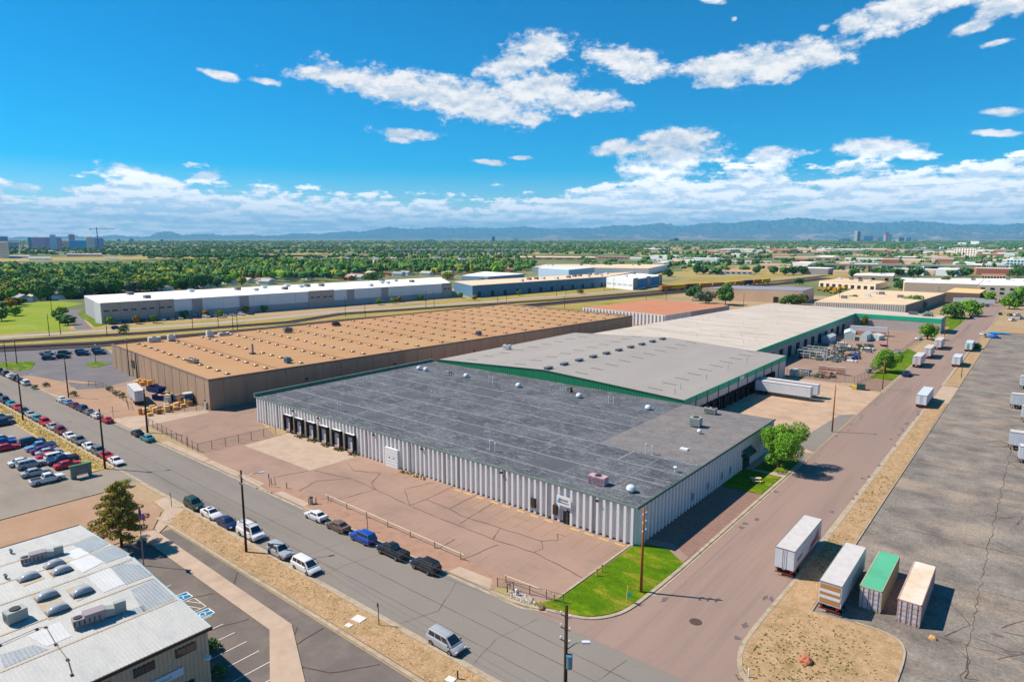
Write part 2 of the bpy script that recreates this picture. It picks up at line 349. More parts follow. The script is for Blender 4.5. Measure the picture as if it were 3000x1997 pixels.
# lot to the right
zone('weathered_lot', [(-18.9, 79), (-8.3, 80), (-8.3, 60), (90, 60), (90, 395), (-12, 395), (-19.0, 388), (-18.4, 250), (-18.7, 128)], .012, ASPH_R)
isl = [(-22.3, 88), (-22.9, 70), (-22.0, 66), (-20.8, 64.2), (-17.9, 61.8), (-13, 60.4), (-9.2, 61.5), (-8.5, 66), (-8.3, 78), (-9.0, 80.8), (-11, 81.9), (-15, 81.6), (-19.0, 80.6)]
zone('traffic_island', smooth(isl[1:-1], 3) + [(-18.9, 81.2), (-18.9, 88), (-22.3, 88)], .13, G_DRY)
zone('right_verge', [(-22.3, 88), (-18.9, 88), (-18.8, 214), (-22.3, 214)], .13, G_DRY)
zone('right_verge', [(-22.3, 240), (-18.6, 240), (-18.6, 388), (-12, 396), (60, 396), (60, 410), (-10, 422), (-20.6, 430), (-21.5, 416)], .13, G_DRY)
zone('lot_driveway', rect(-22.7, 214, -18.6, 240), .044, CONC)
# planting beside the main warehouse
zone('corner_lawn', smooth([(-46.3, 60.4), (-44.2, 61.2), (-41.6, 61.7), (-39.5, 62.6), (-37.8, 64.5), (-36.8, 67.0), (-36.4, 71.3)], 2) + [(-36.2, 82.4), (-39.9, 85.0), (-42.5, 84.4), (-44.3, 83.2), (-44.5, 63.8)], .10, GRASS)
zone('gravel_bed', [(-44.0, 84.6), (-39.9, 85.2), (-36.3, 82.8), (-36.0, 114.6), (-44.0, 114.6)], .085, GRAVEL)
zone('gravel_bed', [(-44.7, 82.4), (-43.6, 84.2), (-39.9, 85.2), (-36.5, 82.7), (-36.4, 84.4), (-40, 87), (-44, 86)], .09, mat('pavers', (190, 160, 142), .9, (170, 144, 130), 3.0, grain=.1))
zone('side_lawn', [(-43.8, 114.8), (-36.4, 114.8), (-36.4, 126.2), (-43.8, 126.2)], .10, GRASS)
zone('side_lawn', [(-42.0, 127.4), (-36.4, 129), (-36.4, 138.5), (-42.0, 138.5)], .10, GRASS)
zone('side_footpath', [(-43.8, 126.2), (-36.0, 126.2), (-36.0, 128.9), (-38.4, 128.9), (-38.4, 127.4), (-42.0, 127.4), (-42.0, 138.5), (-43.8, 138.5)], .094, CONC)
# dock yard and storage yard
zone('dock_yard', [(-65, 144), (-44, 144), (-44, 139), (-36.2, 139), (-35.7, 150), (-35.7, 216), (-50, 222), (-65, 222)], .018, APRON)
zone('asphalt_patch', [(-41, 150), (-35.8, 146), (-35.8, 186), (-39, 182)], .030, ASPH_A)
zone('asphalt_patch', [(-37.5, 139), (-35.8, 139), (-35.8, 145), (-38, 144)], .030, ASPH_A)
zone('storage_yard', [(-76, 223), (-50, 223), (-44, 228), (-43, 240), (-43.2, 345), (-43, 372), (-76, 372)], .018, ASPH_Y)
zone('yard_lawn', [(-43.0, 238), (-36.2, 238), (-36.2, 300), (-43.0, 312)], .10, GRASS)
zone('gravel_bed', [(-45, 219), (-36.0, 219), (-36.0, 237), (-44, 237)], .10, mat('brown_gravel', (176, 146, 128), .95, (150, 124, 110), 2., grain=.2))
zone('yard_lawn', [(-37.8, 388), (-34.6, 388), (-34.6, 462), (-46, 462), (-46, 408), (-37.8, 404)], .10, GRASS)
# south side
zone('south_verge', [(-118, 43.9), (-111, 43.5), (-110, 41.9), (-46, 42.0), (-40, 41.8), (-20, 38), (-20, 46.1), (-118, 46.1)], .12, G_DRY)
zone('south_lot', [(-104, 27), (-104, 41.2), (-46, 41.2), (-20, 36), (-20, -10), (-104, -10)], .014, ASPH_D)
zone('footpath', [(-105.5, 36.9), (-105.5, 39.4), (-65.9, 38.8), (-55.4, 33.8), (-40, 22), (-42, 20.5), (-57.8, 31.2), (-66.9, 36.5)], .13, CONC)
zone('footpath', [(-105.5, 39.4), (-103.6, 39.2), (-110.3, 46.3), (-117.8, 46.3), (-117.5, 44.2), (-112, 43.7)], .125, CONC)
zone('south_verge', [(-128.4, 20), (-128.4, 39.5), (-119, 43.0), (-112, 43.2), (-105.6, 39.2), (-104.2, 27.5), (-98.5, 28.5), (-98.5, 20)], .12, G_TAN)
zone('west_parking_lot', [(-330, -20), (-129.2, -20), (-129.2, 40.8), (-130, 46.6), (-141.4, 46.6), (-141.4, 42.9), (-330, 42.9)], .016, mat('lot_asphalt_tan', (178, 166, 152), 0.92, (164, 152, 140), 0.1, grain=0.07, stain=(146, 136, 124), stain_scale=.12, stain_amt=.6, stain_stretch=(.4, 1, 1)))
zone('west_verge', [(-330, 43.1), (-142, 42.9), (-142.5, 46.1), (-330, 46.2)], .12, mat('leafy_verge', (228, 196, 130), .95, (212, 172, 112), 1.2, grain=.35, grain_scale=3, stain=(120, 140, 80), stain_scale=1.2, stain_amt=.5))
# west of the brown warehouse
zone('west_lot', [site(*p) for p in [(0, 1086), (64, 1081), (98, 1095), (190, 1091), (205, 1137), (258, 1116), (330, 1112), (430, 1160), (470, 1190), (325, 1056), (318, 1040), (180, 1050), (100, 1060), (0, 1072)]], .014, ASPH_W)
zone('west_lot', [(-330, 60), (-255, 60), (-243, 66.5), (-240, 68.2), (-226, 66), (-222, 71), (-218, 78), (-232, 90), (-262, 92), (-300, 100), (-330, 100)], .013, ASPH_W)
zone('west_dirt', [(-262, 59.8), (-183, 59.8), (-180, 68), (-196, 70), (-218, 77), (-222, 71), (-226, 65.5), (-240, 67.6), (-262, 63.5)], .030, G_TAN)
zone('west_yard', [(-222, 71), (-180, 67), (-172, 80), (-228, 84)], .022, mat('yard_dirt', (190, 160, 140), .95, (170, 146, 130), .3, grain=.1))
zone('west_island', [(-242.5, 67.3), (-232, 70.5), (-229.5, 73.3), (-232, 73.2), (-243, 69)], .10, G_TAN)
zone('lawn_patch', [site(*p) for p in [(0, 1062), (95, 1058), (103, 1063), (90, 1082), (60, 1086), (0, 1078)]], .10, GRASS)
zone('lawn_patch', [site(*p) for p in [(250, 1066), (265, 1061), (300, 1059), (322, 1066), (285, 1075), (270, 1076)]], .10, GRASS)
zone('north_verge', [(-330, 59.4), (-262, 59.4), (-262, 61), (-330, 61)], .12, G_TAN)

# kerbs: real steps
k = MB()
strip(k, [(-330, 59.35), (-177.4, 59.35)], .45, 0, .15); strip(k, [(-161.6, 59.35), (-152.4, 59.35)], .45, 0, .15)
strip(k, [(-109.4, 59.35), (-105.2, 59.35)], .45, 0, .15); strip(k, [(-94.8, 59.35), (-60.7, 59.35)], .45, 0, .15)
strip(k, smooth([(-52.4, 59.4), (-47.0, 59.55), (-44.1, 60.8), (-41.6, 61.3), (-39.2, 62.2), (-37.6, 64.0), (-36.5, 66.4), (-36.1, 71.2), (-35.9, 80)], 2) + [(-35.9, 139)], .5, 0, .15)
strip(k, [(-35.7, 217), (-35.7, 330), (-34.4, 420), (-34.4, 600)], .5, 0, .15)
strip(k, [(-330, 46.4), (-141.6, 46.4)], .4, 0, .15); strip(k, [(-129.2, 46.35), (-20, 46.35)], .45, 0, .15)
strip(k, [(-110, 41.6), (-46, 41.6), (-32, 37), (-25, 33)], .5, 0, .16)
strip(k, [(-129, 22), (-129, 40.2)], .25, 0, .15)
strip(k, [(-330, 43.0), (-142.2, 42.8), (-142.2, 43.4)], .25, 0, .15)
strip(k, [(-22.55, 214)] + smooth([(-22.55, 88), (-23.1, 70), (-22.2, 66.0), (-21.0, 63.8), (-18, 61.6), (-13, 60.1), (-9.0, 61.2)], 3), .5, 0, .16)
strip(k, smooth([(-9.0, 61.2), (-8.4, 66), (-8.15, 78), (-8.9, 81), (-11, 82.1), (-14, 81.9)], 3), .25, 0, .15)
strip(k, [(-18.75, 80.6), (-18.75, 126), (-18.6, 214)], .2, 0, .15)
strip(k, [(-22.55, 240), (-22.55, 330), (-21.5, 416), (-22.2, 600)], .5, 0, .16); strip(k, [(-18.6, 240), (-18.6, 388)], .2, 0, .15)
strip(k, [(-44.8, 63.9), (-44.8, 83)], .35, 0, .12)
strip(k, [(-242, 67.2), (-232, 70.4), (-229.3, 73.5)], .25, 0, .15)
struct('kerb', k, KERB)
# gutter pans: pale concrete beside the kerbs
k = MB()
for pts in ([(-109.4, 59.0), (-47, 59.05), (-44.0, 60.4)], [(-35.6, 72), (-35.45, 139)], [(-330, 46.75), (-20, 46.75)], [(-22.95, 90), (-22.95, 214)], [(-35.3, 217), (-35.3, 330)], [(-22.95, 240), (-22.95, 330)], [(-330, 59.0), (-109, 59.0)]):
    strip(k, pts, .5, .046)
struct('gutter', k, KERB)

# cracks, tar lines and joints in the pavement: thin ribbons of sealant
def crack(mb, pts, w, z, jit=.25, seed=0):
    rr = random.Random(seed); out = []; jit *= .5
    for a, b in zip(pts, pts[1:]):
        n = max(2, int(math.dist(a, b) / 1.2))
        for i in range(n):
            t = i / n; j = jit if 0 < i else 0
            out.append((a[0] + (b[0] - a[0]) * t + rr.uniform(-j, j), a[1] + (b[1] - a[1]) * t + rr.uniform(-j, j)))
    out.append(pts[-1])
    for q in range(0, len(out) - 1, 2): strip(mb, out[q:q + 3], w * rr.uniform(.45, 1.15), z)
c = MB()
LOTC = [[(-81.6,71.5),(-81.4,75.1),(-75.4,74.9),(-72,74.1),(-63.8,74.7),(-56,75.2),(-54.2,77.0),(-55.5,78.7),(-54,78.8)],[(-56,75.2),(-54.4,73.5),(-54.7,71.6)],
 [(-73.8,71.2),(-62.1,71),(-54.7,71.6),(-44.9,70)],[(-63.8,74.7),(-62.1,71)],[(-82,82.6),(-81.4,75.1)],[(-75.9,82.9),(-75.4,74.9)],[(-71.2,81.4),(-69.9,71.9)],[(-66.6,67.3),(-66.4,63.9)],
 [(-60.3,70.1),(-61.3,63.6)],[(-109,71),(-100,73),(-92,72.5),(-81.6,71.5),(-73.8,71.2)],[(-108,78),(-103,76),(-98,78.5),(-95,74),(-92,72.5)],[(-110,70),(-112,64),(-108,62)],[(-92,72.5),(-93,66),(-96,63.5)],[(-100,73),(-104,68),(-102,63)],[(-86,82),(-88,76),(-81.6,71.5)]]
for i, l in enumerate(LOTC): crack(c, l, .13, .040, .22, i)
for i, (x0, y0, x1, y1) in enumerate([(-104,33.8,-98,38),(-84,28,-80,36.3),(-82.8,41,-80,39),(-74,27.5,-71,36.2),(-65,39,-62,36),(-62,36,-58,35.2),(-58,35.2,-55,36.5),(-58,35.2,-57.4,33.4),(-62,36,-62.4,40.8),(-55,36.5,-52,40.8),(-56,32,-53,33.4),(-53,33.4,-52.5,31.4),(-52.5,31.4,-56,30.6),(-56,30.6,-56,32)]): crack(c, [(x0, y0), (x1, y1)], .13, .040, .2, 50 + i)
rr = random.Random(5)
for i in range(7):
    x = -96 + i * 13 + rr.uniform(-3, 3); crack(c, [(x, 47.2), (x + rr.uniform(-2, 2), 52), (x + rr.uniform(-2, 2), 58.4)], .035, .050, .2, 90 + i)
crack(c, [(-180, 53), (-20, 53.2)], .06, .050, .06, 3); crack(c, [(-140, 50), (-20, 50.1)], .05, .050, .06, 4); crack(c, [(-50, 56), (-12, 55)], .06, .050, .1, 5)
for i in range(44):   # alligator cracks on the weathered lot
    x, y = rr.uniform(-6, 30), 66 + rr.random() ** 1.6 * 120; pts = [(x, y)]
    for _ in range(rr.randint(2, 5)): pts.append((pts[-1][0] + rr.uniform(-3.5, 3.5), pts[-1][1] + rr.uniform(-4, 6)))
    crack(c, pts, .11, .034, .3, 200 + i)
for i in range(5): crack(c, [(-3 + i * 7.5, 64), (-2.4 + i * 7.5 + rr.uniform(-1, 1), 110), (-3 + i * 7.5, 190)], .09, .034, .5, 400 + i)
for i in range(7): crack(c, [(-17 if i > 1 else -7, 70 + i * 15), (10, 71 + i * 15), (40, 70 + i * 15)], .08, .034, .5, 420 + i)
struct('pavement_cracks', c, mat('crack_sealant', (116, 96, 86), .85, (92, 78, 72), .4, grain=.2))
c = MB()
for i in range(9): strip(c, [(-104 + i * 4.6, 36.95), (-104 + i * 4.6, 39.3)], .04, .134)
for i in range(6): strip(c, [(-33.8 + 0 * i, 72 + i * 40), (-33.8, 100 + i * 40)], .05, .052)
struct('pavement_joints', c, mat('joint_line', (178, 154, 132), .9))
# oil stains and a manhole, patched asphalt
m = MB(); m.cyl(0, 0, 0, .02, .75, n=20); m.cyl(0, 0, .02, .03, .6, n=20)
t = thing('manhole_cover', 'dark round manhole cover in the junction of the two streets', 'manhole cover', (-28.9, 70.0, .03), me=m.mesh('manhole_cover', mat('cast_iron', (105, 88, 78), .8, grain=.1)))
c = MB()
for i in range(44):
    x = rr.choice([-24.0, -23.6, -34.2]) + rr.uniform(-.8, .8); y = 70 + rr.random() ** 1.3 * 150; n = 9
    c.sheet([(x + math.cos(a) * rr.uniform(.15, .6), y + math.sin(a) * rr.uniform(.2, .9)) for a in [2 * math.pi * q / n for q in range(n)]], .050)
for i in range(20):
    x = rr.uniform(-20, 20); y = rr.uniform(62, 90); x = x if x > -7 else rr.uniform(-6, 20)
    c.sheet([(x + math.cos(a) * rr.uniform(.2, .9), y + math.sin(a) * rr.uniform(.2, .7)) for a in [2 * math.pi * q / 9 for q in range(9)]], .030)
struct('oil_stains', c, mat('oil_stain', (128, 112, 108), .7, grain=.1))
# painted markings
for i, x in enumerate((-92.8, -79.9, -77.3, -74.5, -71.1, -68.4, -65.2, -62.3, -59.3, -54.2, -51.6, -48.9, -46.1)):
    w_ = MB(); w_.add([(-.9,-.08,0),(.9,-.08,0),(.9,.08,0),(-.9,.08,0),(-.86,-.04,.13),(.86,-.04,.13),(.86,.04,.13),(-.86,.04,.13)], [(4,5,6,7),(0,1,5,4),(1,2,6,5),(2,3,7,6),(3,0,4,7)])
    me_ = w_.mesh('wheel_stop', YELLOW) if i == 0 else me_
    thing('wheel_stop', 'faded yellow wheel stop at the foot of the ribbed front wall' if i else 'faded yellow wheel stop just right of the white roll-up door', 'wheel stop', (x, 81.7, .016), group='yellow wheel stops along the front wall' if i else None, me=me_)
mk = MB()
for i in range(20):
    x = -95 + i * 2.72
    if x > -45.5: break
    strip(mk, [(x, 81.3), (x, 76.2 if i > 6 else 79)], .10, .046)
struct('bay_lines', mk, mat('worn_yellow_line', (226, 176, 120), .9))
mk = MB()
for i in range(16): strip(mk, [(-94 + i * 2.9, 63.4), (-94 + i * 2.9, 67.6)], .10, .046)
struct('bay_lines', mk, mat('worn_white_line', (214, 186, 170), .9))
mk = MB()
for x in (-75.2, -72.4, -69.7, -67.0, -64.3, -61.6, -58.9, -56.2, -53.5, -86.4): strip(mk, [(x, 28.3), (x, 33.7)], .11, .046)
for x0, x1 in ((-83.1, -81.3), (-77.1, -75.5)): 
    for q in ([(x0, 32.5), (x1, 32.5)], [(x1, 32.5), (x1, 34.2)], [(x1, 34.2), (x0, 34.2)], [(x0, 34.2), (x0, 32.5)]): strip(mk, q, .14, .054)
for q in ([(-80.8, 34.2), (-77.7, 34.2)], [(-80.8, 28), (-80.8, 34.2)], [(-77.7, 28), (-77.7, 34.2)]): strip(mk, q, .1, .046)
for i in range(6): strip(mk, [(-80.8, 28.2 + i), (-77.7, 29.6 + i) if i < 5 else (-79, 34.1)], .1, .046)
# wheelchair symbols
for cx in (-82.2, -76.3):
    n = 14
    strip(mk, [(cx + .42 * math.cos(a), 33.15 + .42 * math.sin(a)) for a in [math.pi * .55 + 4.6 * i / n for i in range(n + 1)]], .12, .058)
    strip(mk, [(cx - .05, 33.9), (cx - .1, 33.35), (cx + .35, 33.35), (cx + .5, 32.95)], .13, .058); mk.sheet([(cx - .05 + .14 * math.cos(a), 34.0 + .12 * math.sin(a)) for a in [2 * math.pi * i / 8 for i in range(8)]], .058)
struct('white_markings', mk, mat('white_road_paint', (240, 236, 226), .8, k=.75))
mk = MB()
for x0, x1 in ((-83.0, -81.4), (-77.0, -75.6)): mk.sheet(rect(x0, 32.6, x1, 34.1), .050)
struct('blue_markings', mk, mat('blue_road_paint', (0, 132, 180), .8, k=.7))
mk = MB()
for i in range(9): strip(mk, [(-176 + i * 2.7, 43), (-176 + i * 2.7, 37.8)], .1, .04)
struct('bay_lines', mk, MATS['white_road_paint'])

# tufts of dead grass and weeds (cannot be counted)
def tufts(name, poly_fn, n, m, h=(.08, .25), seed=1, z=.12):
    rr = random.Random(seed); s = MB()
    for _ in range(n):
        x, y = poly_fn(rr)
        for q in range(3):
            a = rr.uniform(0, 6.28); w = rr.uniform(.06, .16); hh = rr.uniform(*h); dx, dy = math.cos(a) * w, math.sin(a) * w; ox, oy = rr.uniform(-.12, .12), rr.uniform(-.12, .12)
            s.add([(x - dx + ox, y - dy + oy, z), (x + dx + ox, y + dy + oy, z), (x + rr.uniform(-.1, .1), y + rr.uniform(-.1, .1), z + hh)], [(0, 1, 2)])
    ob(name, s.mesh(name, m), kind='stuff')
TUFT = mat('dead_grass', (236, 196, 140), .95, (206, 170, 110), 1.0, k=.8); WEED = mat('weed_green', (96, 116, 40), .95, (140, 132, 60), .8)
tufts('dead_grass', lambda r: (r.uniform(-109, -24), r.uniform(42.2, 46.0)), 1500, TUFT, (.02, .08), seed=2)
tufts('weeds', lambda r: (-15.5 + max(-6, min(6, r.gauss(r.choice([-4, 0, 2]), 1.9))), 71 + max(-8, min(9, r.gauss(r.choice([-3, 3]), 3.2)))), 520, WEED, (.04, .11), seed=3, z=.13)
tufts('dead_grass', lambda r: (r.uniform(-22, -19.1), 88 + r.random() ** 1.2 * 120), 400, TUFT, (.05, .16), seed=4, z=.13)
tufts('weeds', lambda r: (r.uniform(-22, -19.1), 92 + r.random() * 14 + r.choice([0, 0, 20, 34])), 220, WEED, (.05, .14), seed=5, z=.13)
tufts('leafy_weeds', lambda r: (r.uniform(-230, -143), r.uniform(43.3, 46.0)), 2200, mat('yellow_leaves', (236, 200, 120), .95, (150, 170, 80), .9, k=.9), (.03, .16), seed=6)
tufts('weeds', lambda r: (r.choice([-131, -126, -121, -116, -111, -90, -94]) + r.uniform(-1.5, 1.5), r.uniform(81.2, 82.3)), 240, mat('straw', (210, 190, 90), .95, (120, 130, 50), 1.), (.15, .5), seed=8, z=.02)
rk = MB(); rr = random.Random(11)
for _ in range(260):
    x, y = -48.2 + rr.gauss(0, 1.0), 60.9 + rr.gauss(0, .35); r_ = rr.uniform(.08, .24)
    vs = [(x + r_ * a + rr.uniform(-.05, .05), y + r_ * b + rr.uniform(-.05, .05), .02 + max(0, r_ * c_)) for a, b, c_ in ((1, 0, .2), (0, 1, .2), (-1, 0, .2), (0, -1, .2), (0, 0, 1))]
    rk.add(vs, [(0, 1, 4), (1, 2, 4), (2, 3, 4), (3, 0, 4)])
ob('river_rocks', rk.mesh('river_rocks', mat('pale_rock', (236, 226, 214), .8, (190, 170, 156), 2., k=.75)), kind='stuff')
def boulder(x, y, z, r_, label, m, seed):
    rr = random.Random(seed); b_ = MB(); b_.dome(0, 0, 0, r_, r_ * .9, 9, 3)
    b_.v = [(v[0] * rr.uniform(.8, 1.2), v[1] * rr.uniform(.8, 1.2), v[2] * rr.uniform(.85, 1.15)) for v in b_.v]
    thing('boulder', label, 'rock', (x, y, z), me=b_.mesh('boulder', m))
boulder(*site(2362, 1940), .12, .75, 'reddish boulder alone on the dry traffic island', mat('red_rock', (206, 128, 100), .9, grain=.2), 1)
boulder(*site(2733, 1870), .01, .45, 'small yellowish lump of rubble on the weathered lot by the cream container', mat('yellow_rock', (222, 176, 116), .9, grain=.2), 2)
boulder(*site(1588, 1783), .03, .5, 'brown rock in the bed of white stones at the corner', mat('brown_rock', (150, 110, 96), .9, grain=.2), 3)

# ---------------------------------------------------------------- railway, far road, fields
def pl(pts): return [site(*p) for p in pts]
zone('field', [site(*p) for p in [(-200, 985), (0, 978), (205, 963), (176, 905), (246, 888), (140, 881), (0, 900), (-200, 912)]], .020, mat('green_meadow', (128, 168, 36), .95, (168, 176, 52), .05, grain=.2, grain_scale=.8, stain=(196, 184, 96), stain_scale=.04, stain_amt=.6))
zone('field', [site(*p) for p in [(290, 958), (640, 935), (1000, 912), (1460, 862), (1700, 845), (1790, 838), (1960, 838), (2200, 812), (2200, 835), (1960, 868), (1500, 940), (1300, 958), (600, 1005), (0, 1045), (-200, 1060), (-200, 990)]], .012, FIELD)
zone('field', [site(*p) for p in [(1390, 862), (1770, 823), (1960, 826), (2080, 800), (2500, 785), (2600, 800), (2250, 835), (1990, 852), (1400, 898)]], .016, FIELD)
road = pl([(-300, 1001), (0, 988), (640, 946), (1000, 912), (1424, 884), (2000, 838), (2200, 820), (2400, 806)])
s_ = MB(); strip(s_, road, 9, .040); struct('far_road', s_, ROADFAR)
trk = [pl([(-300, 1012), (0, 1001), (424, 976), (850, 944), (1000, 920), (1636, 878), (1990, 848), (2300, 822), (2420, 808)]),
       pl([(-300, 1032), (0, 1022), (300, 1008), (800, 964), (1000, 942), (1551, 895), (1985, 856), (2300, 830), (2420, 815)])]
for i, tk in enumerate(trk):
    s_ = MB(); strip(s_, tk, 17 if i else 9, 0, .28)
    bal = struct('ballast', s_, BALLAST)
    s_ = MB()
    for off in (-2.4, -.95, .95, 2.4) if i else (-.75, .75):
        pts = []
        for j, p in enumerate(tk):
            d = (Vector(tk[min(j + 1, len(tk) - 1)]) - Vector(tk[max(j - 1, 0)])).normalized(); pts.append((p[0] - d.y * off, p[1] + d.x * off))
        strip(s_, pts, .12, .28, .15)
    struct('rails', s_, RAILM)
zone('warehouse_drive', [site(*p) for p in [(222, 966), (272, 964), (225, 918), (246, 906), (176, 906), (200, 925)]], .030, mat('drive_asphalt', (150, 140, 142), .9, (136, 128, 130), .1))
zone('lawn_patch', [site(*p) for p in [(225, 914), (245, 912), (292, 944), (312, 952), (278, 958)]], .034, GRASS)
# fields and open ground far out
for P_ in ([(-200, 755), (0, 766), (300, 762), (480, 758), (760, 756), (1000, 746), (1000, 738), (760, 746), (480, 748), (300, 751), (0, 757), (-200, 752)],
           [(1050, 747), (1400, 747), (1700, 743), (2000, 742), (2400, 738), (2400, 734), (2000, 736), (1500, 739), (1100, 742)],
           [(1600, 815), (2000, 795), (2000, 780), (2300, 775), (2600, 780), (2460, 800), (2100, 812)],
           [(700, 755), (1000, 752), (960, 746), (720, 749)]):
    zone('dry_field', [site(*p) for p in P_], .05, DRYFIELD)
zone('school_lawn', [site(*p) for p in [(298, 812), (410, 808), (405, 818), (330, 822)]], .06, GRASS)

# hills: two real ranges 27 and 33 km out
def ridge(name, prof, dist, depth, m, seed, base_y=553):
    kx = 3000 / 2356.0; rr = random.Random(seed); xs = [p[0] for p in prof]; s = MB(); cols = []
    N = 620
    ph = [rr.uniform(0, 6.28) for _ in range(9)]
    for i in range(N + 1):
        x = -300 + (2356 + 600) * i / N
        y = np.interp(x, xs, [p[1] for p in prof]) + 1.4 * math.sin(x * .06 + ph[0]) + 1.2 * abs(math.sin(x * .07 + ph[1])) + .9 * abs(math.sin(x * .17 + ph[2])) + .6 * math.sin(x * .4 + ph[3])
        azr, elr = sight_angles(x * kx, y * kx)
        h = max(20, CAM_H + math.tan(elr) * (dist + depth * .5))
        col = []
        M = 9
        for j in range(M):
            t = j / (M - 1); d = dist + depth * t * .5
            gul = 1 + (.22 * math.sin(i * .35 + 3 * math.sin(i * .11 + j)) + .14 * math.sin(i * .9 + j * 1.7)) * math.sin(math.pi * t) + rr.uniform(-.07, .07)
            z = h * (t ** .8) * (gul if 0 < j < M - 1 else 1) - 2
            col.append((math.sin(azr) * d, math.cos(azr) * d, z))
        col.append((math.sin(azr) * (dist + depth), math.cos(azr) * (dist + depth), -2)); cols.append(col)
    vs = [v for c_ in cols for v in c_]; K = len(cols[0])
    s.add(vs, [(i * K + j, (i + 1) * K + j, (i + 1) * K + j + 1, i * K + j + 1) for i in range(N) for j in range(K - 1)])
    return struct(name, s, m)
HILLM = mat('wooded_slopes', (56, 92, 90), .95, (84, 108, 96), .0006, stain=(150, 128, 110), stain_scale=.0009, stain_amt=.5)
FOOTM = mat('foothill_slopes', (120, 112, 100), .95, (84, 96, 84), .0009, contrast=1.6, stain=(236, 190, 170), stain_scale=.0011, stain_amt=1.0)
ridge('hills', [(-300,548),(0,546),(250,541),(345,542),(365,534),(385,531),(420,537),(600,540),(760,534),(830,530),(860,526),(900,522),(960,525),(1060,521),(1100,524),(1200,521),(1300,525),(1450,517),(1520,513),(1560,518),(1640,512),(1700,510),(1750,506),(1860,500),(1900,505),(1990,509),(2050,512),(2100,505),(2150,511),(2250,516),(2356,513),(2656,516)], 29000, 9000, HILLM, 3)
ridge('foothills', [(-300,552),(400,551),(800,549),(1100,546),(1300,540),(1420,536),(1500,538),(1600,533),(1700,537),(1800,531),(1900,536),(1980,530),(2100,535),(2200,528),(2300,534),(2356,530),(2656,532)], 25000, 3500, FOOTM, 5)

# ================================================================ BUILDINGS CLOSE BY
def text_strokes(mb, x0, z0, w, h, n, seed, y=0.0, depth=.02, mi=0):
    """marks of an unreadable line of lettering: small upright and level strokes"""
    rr = random.Random(seed); cw = w / n
    for i in range(n):
        a = x0 + i * cw
        for q in range(2): mb.box(a + cw * (.12 + .5 * q), y - depth, z0, a + cw * (.26 + .5 * q), y, z0 + h * rr.choice([.7, 1, 1]), mi)
        zz = z0 + h * rr.choice([0, .42, .82]); mb.box(a + cw * .12, y - depth, zz, a + cw * .76, y, zz + h * .16, mi)

TEE = mat('precast_pale_grey', (242, 238, 236), .8, (226, 222, 222), .35, (1, 1, .25), k=.78, grain=.05, stain=(196, 190, 186), stain_scale=.5, stain_stretch=(1, 1, .12), stain_amt=.5)
DKB = mat('wall_foot_dark', (84, 76, 78), .9)
GREEN = mat('green_metal', (0, 176, 134), .55, (10, 160, 124), .3, k=.9)
GREENF = mat('faded_green_trim', (120, 166, 142), .8, (150, 160, 150), .6, stain=(110, 130, 120), stain_amt=.5)
ROOF_D = mat('dark_membrane', (122, 126, 132), .95, (92, 96, 104), 0.13, (1, 1, 1), 1.5, grain=.42, grain_scale=2.2, stain=(172, 174, 178), stain_scale=1.1, stain_stretch=(.35, 1, 1), stain_amt=.65)
ROOF_L = mat('lighter_membrane', (158, 150, 146), .95, (130, 128, 130), 0.3, grain=.22, grain_scale=2.6, stain=(168, 164, 160), stain_scale=.5, stain_stretch=(.4, 1, 1), stain_amt=.5)
SEAM = mat('pale_roof_seam', (178, 180, 182), .95, (138, 142, 146), .8, grain=.3, grain_scale=4)

def tee_panel(w=2.44, h=6.2, ribs=2, d=.40, z0=.45):
    p = MB(); p.box(-w / 2 + .012, 0, .22, w / 2 - .012, .12, h)
    for i in range(ribs):
        c = -w / 2 + w * (i + .5) / ribs; a, b = .21, .27
        p.add([(c - b, 0, .05), (c - a, -d, .05), (c + a, -d, .05), (c + b, 0, .05), (c - b, 0, h - .10), (c - a, -d, h - .10), (c + a, -d, h - .10), (c + b, 0, h - .10)],
              [(0, 1, 5, 4), (1, 2, 6, 5), (2, 3, 7, 6), (4, 5, 6, 7), (0, 3, 2, 1)])
    return p
# ---- main warehouse: x -151..-44, y 82.9..144, 6.2 m high
MH = 6.2
main = thing('warehouse', 'long low warehouse with pale ribbed concrete walls and dark grey roof in the foreground', 'warehouse', (-44.0, 82.9, 0))
w = MB(); w.box(-106.9, .13, 0, -.13, 61, MH - .02); part(w, 'wall_core', DKB, main)
me = tee_panel().mesh('wall_panel', TEE)
for i in range(44): ob('wall_panel', me, main, (-1.22 - i * 2.4318, 0, 0))
for i in range(25): ob('wall_panel', me, main, (0, 1.22 + i * 2.44, 0), R(90))
r_ = MB(); r_.prism(rect(-107.2, -.30, .30, 61.2), MH - .02, MH + .10); roof = part(r_, 'roof', ROOF_D, main)
r_ = MB(); r_.box(-107.3, -.46, MH - .06, .46, -.28, MH + .16); part(r_, 'roof_edge', GREENF, main)
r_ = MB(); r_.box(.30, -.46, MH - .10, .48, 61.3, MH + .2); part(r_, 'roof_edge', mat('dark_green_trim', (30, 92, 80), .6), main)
r_ = MB(); r_.box(-107.6, -.46, MH - .1, -107.2, 61.3, MH + .95); part(r_, 'parapet', GREENF, main)
def on_main(x, y): return (x + 44.0, y - 82.9)
for poly in ([(-64.6, 105.8), (-43.8, 105.8), (-43.8, 143.9), (-64.6, 143.9)],):
    q = MB(); q.sheet([on_main(*p) for p in poly], MH + .106); part(q, 'roof_patch', ROOF_L, roof)
rr = random.Random(4); sh = MB()
